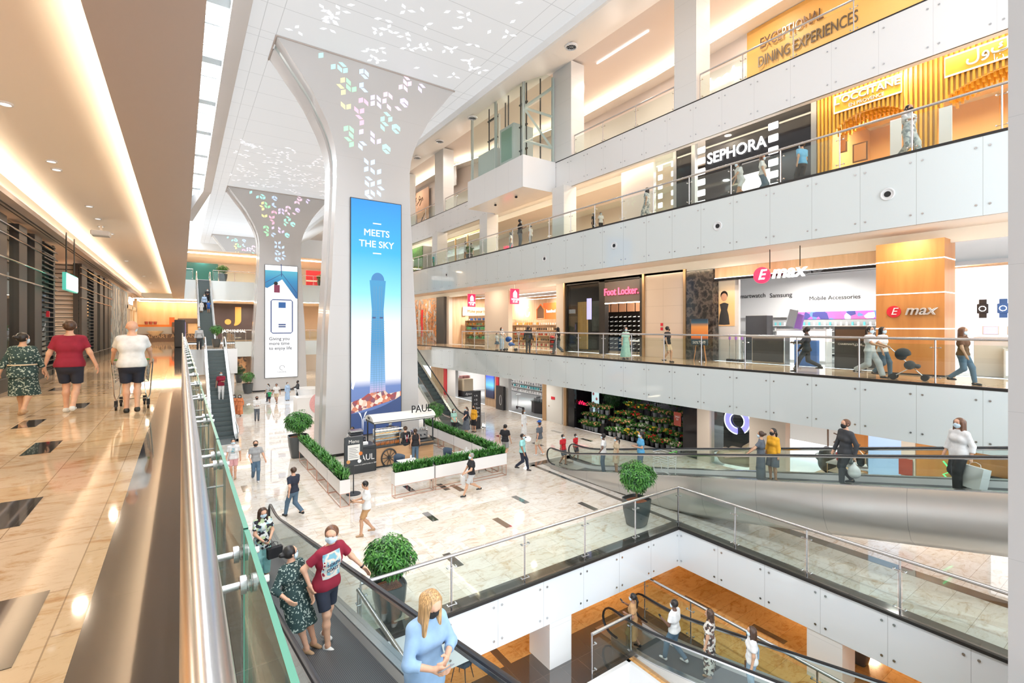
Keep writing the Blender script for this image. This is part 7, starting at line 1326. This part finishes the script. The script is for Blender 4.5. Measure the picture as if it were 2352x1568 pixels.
onwalk('woman in a dark top and long grey skirt pushing a trolley on the right walk', 1748, 20, 1.62, x=14.95, fem=1, skin='tan', hs='bun', hair='brown', top=('tee', 'slate'), bot=('dress', 'slate'), shem=.15, lh=(-.3, .35, 1.0), rh=(.3, .35, 1.0))
onwalk('woman in a yellow blouse and dark skirt on the right moving walk', 1776, 75, 1.66, x=15.3, fem=1, skin='tan', hs='pony', top=('blouse', 'yellow'), bot=('skirt', 'slate'), shem=.5, hem=.84, mask='mask_black')
S_ = onwalk('man in dark suit and black mask carrying a white bag on the right walk', 1943, 55, 1.88, x=15.1, skin='fair', hair='auburn', top=('jacket', 'charcoal'), bot=('trousers', 'charcoal'), mask='mask_black', stride=.35, res=.016); bag(S_, 0, 'round white plastic bag carried by the man in the dark suit', 'p_white', (.3, .2, .42), .1, soft=True)
S_ = onwalk('woman in white blouse and wide black trousers at the right end of the walk', 2204, 60, 1.78, x=15.1, fem=1, skin='fair', hair='auburn', hs='long', top=('blouse', 'white'), bot=('wide', 'black'), hem=.8, stride=.3, res=.016); t = bag(S_, 0, 'large pale paper shopping bag swinging from the woman in white', 'p_white', (.55, .2, .5), .1); t.rotation_euler.x = .2
t = thing('supermarket_trolley', 'small pale wire trolley before the two women on the right walk', 'shopping cart', (14.95, 11.55, bz2(11.55)+.02)); b = MB()
for i in range(6):
    z = .45+.09*i; b.tube([(-.25, -.3, z), (.25, -.3, z), (.22, .4, z), (-.22, .4, z)], .008, 4, closed=True)
part(b, 'basket', 'p_white', t); part(MB().tube([(-.25, -.3, .9), (-.22, -.35, 1.0), (.22, -.35, 1.0), (.25, -.3, .9)], .018, 6), 'handle', 'cart_green', t); part(MB().tube([(-.2, -.3, .05), (-.2, .3, .1), (-.22, .4, .45)], .015, 6).tube([(.2, -.3, .05), (.2, .3, .1), (.22, .4, .45)], .015, 6).tube([(-.2, -.3, .05), (-.25, -.3, .9)], .015, 6).tube([(.2, -.3, .05), (.25, -.3, .9)], .015, 6), 'frame', 'p_white', t)
# lower moving walk
bz3 = lambda y: ZL+SL*(8.7-y)
L1 = onwalk('man in white t-shirt and jeans walking up the lower moving walk with a bag', 1549, 10, 1.74, x=11.0, zf=bz3, z0=ZL, skin='dark', top=('tee', 'white'), bot=('trousers', 'jeans'), shoe='shoe_white', stride=.5, lh=(-.12, .28, 1.1), res=.014); bag(L1, 1, 'white and green plastic bag carried by the man on the lower walk', 'p_white', (.24, .14, .3), .08, soft=True); phone(L1, 0, 'phone held by the man in white on the lower walk')
onwalk('woman in a long floral print dress on the lower moving walk', 1630, 20, 1.70, x=11.05, zf=bz3, z0=ZL, fem=1, skin='tan', hair='brown', hs='bob', top=('tee', 'floral_dark'), bot=('dress', 'floral_dark'), shem=.15, shoe='shoe_tan', res=.014, mask=None)
L3 = onwalk('girl in denim overalls and white t-shirt on the lower moving walk', 1727, 40, 1.62, x=11.0, zf=bz3, z0=ZL, fem=1, skin='tan', hair='brown', hs='long', top=('tee', 'white'), bot=('trousers', 'lightjeans'), res=.014); bag(L3, 1, 'small brown shoulder bag of the girl in overalls', 'cloth_brown', (.16, .08, .2), .12)
for s2 in (-1, 1): MB().tube([(s2*.09, -.13, 1.0), (s2*.09, -.135, 1.25), (s2*.08, -.05, 1.45), (s2*.09, .13, 1.25)], .02, 6, ry=.008).build('overall_strap', 'cloth_lightjeans', L3['root'])
L4 = person('woman in a mustard dress with flying dark hair checking her phone, lower floor', 10.6, 9.3, ZL+.02, 30, H=1.60, fem=1, skin='brown', hs='pony', top=('tee', 'tan'), bot=('dress', 'tan'), shem=.35, stride=.3, rh=(.12, .3, 1.3), lh=(-.1, .2, 1.1), res=.014); phone(L4, 1, 'phone with bluish screen held by the woman in mustard')
# ground floor walkers
P_('man in grey t-shirt, black mask and jeans walking towards the viewer', 587, 1105, ZG, 180, H=1.80, skin='fair', hair='brown', top=('tee', 'grey'), bot=('trousers', 'jeans'), shoe='shoe_white', mask='mask_black', stride=.35, res=.015, lh=(-.36, .1, .86), rh=(.20, .25, .95))
J_ = P_('man in a white picture t-shirt and pink shorts beside the escalator rail', 536, 1098, ZG, 170, H=1.76, skin='fair', hair='black', top=('tee', 'white'), bot=('shorts', 'pink'), stride=.25, res=.015, shoe='shoe_tan'); chest_print(J_, .16, .22, 'tee_print', 1.12)
P_('man in navy t-shirt and jeans walking past, left of the moving walk head', 674, 1186, ZG, 30, H=1.80, skin='fair', hair='brown', top=('tee', 'navy'), bot=('trousers', 'jeans'), stride=.6, res=.015, mask=None)
J_ = P_('man in white t-shirt and tan shorts reading his phone, centre of the hall', 842, 1228, ZG, 75, H=1.78, skin='tan', top=('tee', 'white'), bot=('shorts', 'tan'), stride=.35, res=.013, pitch=-22, lh=(-.08, .36, 1.12), rh=(.10, .36, 1.10), mask=None, shoe='shoe_tan', fat=1.08); phone(J_, 0, 'phone in the hands of the man in tan shorts')
J_ = P_('man in black t-shirt and cap walking past the planters with a paper bag', 1083, 1137, ZG, 80, H=1.74, skin='tan', hair='grey', top=('tee', 'black'), bot=('shorts', 'lightgrey'), stride=.7, res=.014, shoe='shoe_black', shem=.95, lh=(-.25, .35, 1.0)); bag(J_, 1, 'white bag with orange print carried past the planters', 'p_white', (.28, .12, .32), .06)
P_('man in black t-shirt and grey shorts, hands behind, right of the planters', 1160, 1053, ZG, -60, H=1.78, skin='tan', top=('tee', 'black'), bot=('shorts', 'grey'), stride=.3, mask='mask_black', res=.016, yaw=-50)
P_('man in turquoise vest and dark trousers walking on the ground floor', 1200, 1080, ZG, 215, H=1.76, skin='brown', top=('tee', 'turq'), bot=('trousers', 'navy'), stride=.5, res=.016)
P_('man in blue cap, black t-shirt and white shorts, seen from behind', 1239, 1046, ZG, 20, H=1.80, skin='fair', hair='brown', top=('tee', 'slate'), bot=('shorts', 'cream'), shoe='shoe_white', stride=.3, res=.016, hs='buzz'); J_ = _ = None
cp = [o for o in bpy.data.objects if o.get('label', '').startswith('man in blue cap')][0]; link(sdf_mesh([([((0, -.01, 1.70), (0, 0, 1.705), .105, .105)], .02, [((0, 0, 1.70), (0, 0, -1))]), ([((-.05, .10, 1.70), (.05, .10, 1.70), .03, .03), ((-.03, .14, 1.695), (.03, .14, 1.695), .02, .02)], .02, [((0, 0, 1.688), (0, 0, -1)), ((0, 0, 1.715), (0, 0, 1))])], .013, 'cap'), 'cap', 'cloth_blue', cp)
P_('person in a white robe near the electronics shop entrance', 1203, 1005, ZG, 200, H=1.70, skin='tan', hair='brown', fem=1, hs='bob', top=('long', 'white'), bot=('dress', 'white'), shem=.2)
P_('boy in red and navy t-shirt at the foot of the right moving walk', 1293, 1067, ZG, 190, H=1.50, skin='brown', top=('tee', 'red'), bot=('shorts', 'slate'), stride=.25, res=.016)
P_('smaller boy in a red t-shirt by the moving walk entrance', 1322, 1056, ZG, 195, H=1.34, skin='brown', top=('tee', 'red'), bot=('shorts', 'navy'), stride=.25, res=.016)
J_ = P_('kiosk customer in black t-shirt with a red and white back print', 931, 1062, ZG, 5, H=1.80, skin='fair', hair='brown', top=('tee', 'black'), bot=('trousers', 'navy'), res=.015, mask='mask', fat=1.1)
so = [c for c in J_['root'].children if c.name.startswith('shirt')][0]; MB().tube([(-.09, -.165, 1.36), (-.05, -.165, 1.16), (0, -.16, 1.28), (.05, -.165, 1.16), (.09, -.165, 1.36)], .016, 5).build('back_print', 'white_gloss', so); MB().tube([(0, -.168, 1.34), (0, -.16, 1.02)], .014, 5).build('back_print', 'red', so)
P_('kiosk customer with ponytail, black top, grey skirt and jeans', 954, 1062, ZG, -10, H=1.68, fem=1, skin='fair', hair='brown', hs='pony', top=('tank', 'black'), bot=('trousers', 'jeans'), res=.015)
person('barista in black t-shirt and mask serving inside the kiosk', 9.0, 24.35, ZG, 180, H=1.78, skin='tan', top=('tee', 'black'), bot=('trousers', 'black')); person('barista in white shirt behind the left end of the kiosk', 7.0, 24.2, ZG, 150, H=1.72, skin='brown', top=('tee', 'white'), bot=('trousers', 'black'), mask='mask_black')
P_('woman in a sea green top with long dark hair by the escalator foot', 1042, 998, ZG, 180, H=1.62, fem=1, skin='fair', hs='long', top=('tee', 'mint'), bot=('trousers', 'black'), lh=(-.08, .24, .95), rh=(.08, .24, .95))
P_('woman in a black top and long dark skirt by the escalator foot', 1071, 996, ZG, 95, H=1.70, fem=1, skin='fair', hair='brown', hs='pony', top=('tee', 'navy'), bot=('wideskirt', 'slate'), shem=.3, lh=(-.3, .45, 1.1))
P_('woman in yellow blouse and black skirt beside the black totem', 1089, 992, ZG, 110, H=1.70, fem=1, skin='tan', hs='pony', top=('blouse', 'yellow'), bot=('skirt', 'black'), shem=.45, hem=.84, mask='mask_black')
P_('man in white shirt and dark trousers reading his phone, far ground floor', 590, 966, ZG, 180, H=1.76, skin='brown', top=('long', 'white'), bot=('trousers', 'slate'), lh=(-.08, .24, 1.1), rh=(.08, .26, 1.1), mask='mask_black')
for px, py, f_, lb in ((538, 955, 150, 'blurred figure in an orange robe by the escalator, left one of two'), (551, 955, 160, 'figure in an orange robe and scarf, right one of two')): P_(lb, px, py, ZG, f_, H=1.64, fem=1, skin='brown', hs='long', top=('long', 'orange'), bot=('dress', 'orange'), shem=.15, stride=.3)
P_('woman in light top walking left of the far white counter', 616, 922, ZG, 120, H=1.64, fem=1, skin='tan', top=('tee', 'lightgrey'), bot=('trousers', 'navy'), stride=.4, hs='pony')
P_('child in green t-shirt walking with the far family', 619, 925, ZG, 160, H=1.15, skin='brown', top=('tee', 'green'), bot=('shorts', 'navy'), stride=.3)
P_('man in white t-shirt and shorts walking with the far family', 635, 926, ZG, 160, H=1.78, skin='brown', top=('tee', 'white'), bot=('shorts', 'beige'), stride=.5, mask=None)
P_('woman in a long pale blue dress by the far white counter', 660, 920, ZG, 200, H=1.68, fem=1, skin='tan', top=('long', 'lightblue'), bot=('dress', 'lightblue'), shem=.1)
P_('man in dark suit standing at the far round white counter', 684, 918, ZG, 90, H=1.80, skin='dark', top=('jacket', 'charcoal'), bot=('trousers', 'charcoal'), lh=(-.2, .35, 1.1), rh=(.2, .35, 1.1), mask='mask_black')
person('shopper in olive overalls inside the ground floor electronics shop', 23.0, 36.2, ZG, 250, H=1.76, skin='tan', top=('long', 'brown'), bot=('trousers', 'slate'), stride=.4); person('shopper in orange patterned robe inside the ground floor electronics shop', 23.0, 34.9, ZG, 200, H=1.62, fem=1, skin='tan', top=('long', 'orange'), bot=('dress', 'orange'), shem=.2)
person('florist in black seen among the flower displays', 23.2, 22.9, ZG, 100, H=1.64, skin='dark', hs='buzz', top=('tee', 'black'), bot=('trousers', 'black'))
# escalator riders
person('man in maroon polo and white trousers riding the far escalator down', 2.1, 36.6, 1.92-ZG-10+.10+0.02, 180, H=1.80, skin='brown', top=('polo', 'maroon'), bot=('trousers', 'white'), shoe='shoe_white', lh=(-.05, .28, 1.15), res=.016)
def ez(y, yb, zb, sl): return zb+(math.floor((y-yb-.9)/.4)+.5)*.4*sl
o = bpy.data.objects; mm = [q for q in o if q.get('label', '').startswith('man in maroon polo')][0]; mm.location.z = ez(36.6, 32.4, ZG, .577)
for x, y, H_, lb, kw in ((2.15, 58.0, 1.74, 'man in black t-shirt with arms folded, top of the escalator family', dict(top=('tee', 'black'), bot=('trousers', 'black'), lh=(.05, .24, 1.2), rh=(-.05, .24, 1.2))), (1.85, 57.2, 1.64, 'woman in white jacket and black trousers riding the upper escalator', dict(fem=1, hs='bob', top=('long', 'lightblue'), bot=('trousers', 'black'))), (2.2, 56.8, 1.2, 'child in blue overalls on the upper escalator', dict(top=('tee', 'blue'), bot=('shorts', 'blue'))), (1.6, 56.8, 1.15, 'child in white on the upper escalator, left side', dict(top=('long', 'white'), bot=('dress', 'white'), shem=.3))): person(lb, x, y, ez(y, 51.0, 0, .62), 180, H=H_, skin='tan', **kw)
P_('man in grey shirt waiting on the first floor landing by the escalators', 464, 803, 0, 180, H=1.74, skin='brown', top=('long', 'lightgrey'), bot=('trousers', 'charcoal')).get('root').location.x = 1.05
# first floor balcony, right
def B1(label, px, dist, face, z=0, **k):   # dist = metres behind the railing line
    x = XR+dist; kk = (px-418)*CS/FPX; y = (x/kk-SN*x)/CS; return person(label, x, y, z, face, **k)
B1('woman in a striped top pushing a stroller on the first floor balcony', 1152, 1.2, 190, H=1.68, fem=1, skin='fair', hair='brown', hs='long', top=('tee', 'white'), bot=('wide', 'lightblue'), lh=(-.15, .4, 1.0), rh=(.15, .4, 1.0))
B1('small girl with a blue skirt beside the stroller', 1141, 1.0, 190, H=1.25, fem=1, skin='fair', hair='brown', top=('tee', 'white'), bot=('wideskirt', 'jeans'), shem=.6)
def stroller(label, px, dist, face, m):
    x = XR+dist; kk = (px-418)*CS/FPX; y = (x/kk-SN*x)/CS; t = thing('stroller', label, 'stroller', (x, y, 0), math.radians(face))
    part(MB().tube([(0, -.45, 1.02), (0, -.2, .75), (0, .4, .12)], .016, 6).tube([(-.2, -.45, 1.02), (.2, -.45, 1.02)], .018, 6).tube([(.0, .1, .42), (0, -.35, .1)], .016, 6).tube([(-.22, -.35, .1), (.22, -.35, .1)], .014, 6), 'frame', 'steel', t); link(sdf_mesh([([((-.12, .05, .48), (.12, .05, .48), .14, .14), ((-.1, -.15, .75), (.1, -.15, .75), .12, .12), ((-.08, .25, .45), (.08, .25, .45), .07, .07)], .06, [])], .025, 'seat'), 'seat', m, t)
    link(sdf_mesh([([((-.1, -.12, .82), (.1, -.12, .82), .2, .2)], .05, [((0, 0, .76), (0, .5, -1))])], .025, 'hood'), 'hood', m, t)
    for wx, wy in ((-.22, -.35), (.22, -.35), (-.12, .42), (.12, .42)): part(MB().cyl((wx-.015, wy, .1), (wx+.015, wy, .1), .1, 16), 'wheel', 'rubber', t)
stroller('blue-hooded stroller pushed along the first floor balcony', 1172, 1.1, 215, 'cloth_blue')
B1('man in dark suit standing on the balcony before the homeware shop', 1213, .8, 160, H=1.78, skin='dark', top=('jacket', 'charcoal'), bot=('trousers', 'charcoal'), mask='mask_black', yaw=40)
B1('woman in black top and grey trousers walking by the shoe shop corner', 1281, 1.3, 10, H=1.74, fem=1, skin='tan', top=('tee', 'black'), bot=('wide', 'slate'), stride=.6, hs='bob')
B1('woman with long dark hair in a long mint dress before the shoe shop', 1437, 1.2, 160, H=1.70, fem=1, skin='fair', hs='long', top=('tee', 'mint'), bot=('wideskirt', 'mint'), shem=.12)
B1('man in black t-shirt and beige shorts by the cream wall panels', 1533, 1.2, 190, H=1.76, skin='tan', top=('tee', 'black'), bot=('shorts', 'beige'), stride=.3, yaw=-50, mask='mask_black')
B1('man in dark suit striding past the bright electronics shop', 1853, 1.0, 20, H=1.78, skin='dark', top=('jacket', 'charcoal'), bot=('trousers', 'charcoal'), stride=.75, lh=(-.2, .4, 1.1), mask='mask_black', res=.016)
B1('person in white top and pale grey trousers pushing a stroller past', 1998, .9, 170, H=1.78, skin='tan', top=('tee', 'white'), bot=('wide', 'lightgrey'), stride=.7, lh=(-.15, .42, 1.05), rh=(.15, .42, 1.05), res=.016)
B1('person in white t-shirt and jeans walking beside the stroller', 2027, 1.5, 170, H=1.74, skin='tan', hs='bob', top=('tee', 'white'), bot=('trousers', 'jeans'), stride=.4, res=.016)
stroller('dark stroller in front of the wood-clad column', 2085, 1.1, 190, 'cloth_charcoal')
J_ = B1('woman with long auburn hair in orange top and jeans near the right edge', 2212, 1.0, 170, H=1.74, fem=1, skin='tan', hair='auburn', hs='long', top=('tee', 'brown'), bot=('trousers', 'jeans'), stride=.5, res=.016)
person('shop assistant in white behind the chairman counter', 24.2, 8.7, 0.01, 90, H=1.72, skin='tan', top=('tee', 'white'), bot=('trousers', 'black'))
# second floor balcony
def B2(label, px, dist, face, **k): return B1(label, px, dist, face, z=Z2, **k)
B2('man in white shirt and khaki trousers on the far second floor balcony', 1069, 1.2, 60, H=1.8, skin='dark', top=('long', 'white'), bot=('trousers', 'tan'))
B2('woman in grey dress beside the man in white, far second floor', 1083, 1.4, 200, H=1.6, fem=1, skin='tan', top=('tee', 'grey'), bot=('dress', 'grey'), shem=.4)
B2('child in green at the far end of the second floor balcony', 998, 1.0, 180, H=1.4, skin='brown', top=('tee', 'teal'), bot=('trousers', 'green'))
B2('woman with long hair in white t-shirt and jeans by the second floor plant', 1173, 1.5, 60, H=1.62, fem=1, skin='brown', hs='long', top=('tee', 'white'), bot=('trousers', 'lightjeans'))
B2('tall man in black top and grey trousers leaning on the second floor rail', 1194, .5, 250, H=1.95, skin='dark', top=('tee', 'black'), bot=('trousers', 'slate'), lh=(-.15, .3, 1.25), rh=(.15, .3, 1.25))
B2('person in white seen from behind on the second floor, right of the tall man', 1219, .7, 20, H=1.4, skin='tan', top=('tee', 'white'), bot=('trousers', 'grey'))
B2('woman in white scarf, left one of a pair behind the second floor glass', 1363, 1.3, 200, H=1.28, fem=1, skin='brown', top=('tee', 'black'), bot=('trousers', 'black'), hair='grey', mask='mask_black')
B2('person in white t-shirt, right one of a pair behind the second floor glass', 1380, 1.3, 150, H=1.2, fem=1, skin='brown', top=('tee', 'white'), bot=('trousers', 'black'))
B2('woman in grey patterned outfit walking left of the black beauty shop', 1486, .9, 10, H=1.7, fem=1, skin='tan', hs='bob', top=('tee', 'grey_print'), bot=('wide', 'grey_print'), stride=.5)
B2('man in white t-shirt bending over a black bag by the beauty shop', 1703, 1.0, 60, H=1.62, skin='tan', top=('tee', 'white'), bot=('shorts', 'white'), stride=.6, lean=(-.05, .18), lh=(-.15, .5, .9))
B2('woman in white with mask and jeans walking past the beauty shop', 1751, 1.2, 200, H=1.72, fem=1, skin='tan', hair='auburn', hs='bob', top=('tee', 'white'), bot=('wide', 'jeans'), stride=.3)
J_ = B2('man in light blue shirt at the corner of the beauty shop', 1842, 1.1, -20, H=1.74, skin='tan', top=('polo', 'skyblue'), bot=('trousers', 'black'), stride=.4)
B2('woman in grey patterned trouser suit carrying a black bag by the yellow slats', 2088, .9, 150, H=1.84, fem=1, skin='tan', hs='bun', top=('three', 'grey_print'), bot=('wide', 'grey_print'), stride=.5, mask='mask_black', rh=(.3, .4, 1.1), res=.016)
q = atX(1660, 440, 19.0); tag(MB().bbox((0, 0, .25), (.3, .6, .5), .1).build('black_bag', 'cloth_charcoal', loc=(19.2, q.y, Z2)), 'black bag pushed along the second floor before the beauty shop', 'bag')
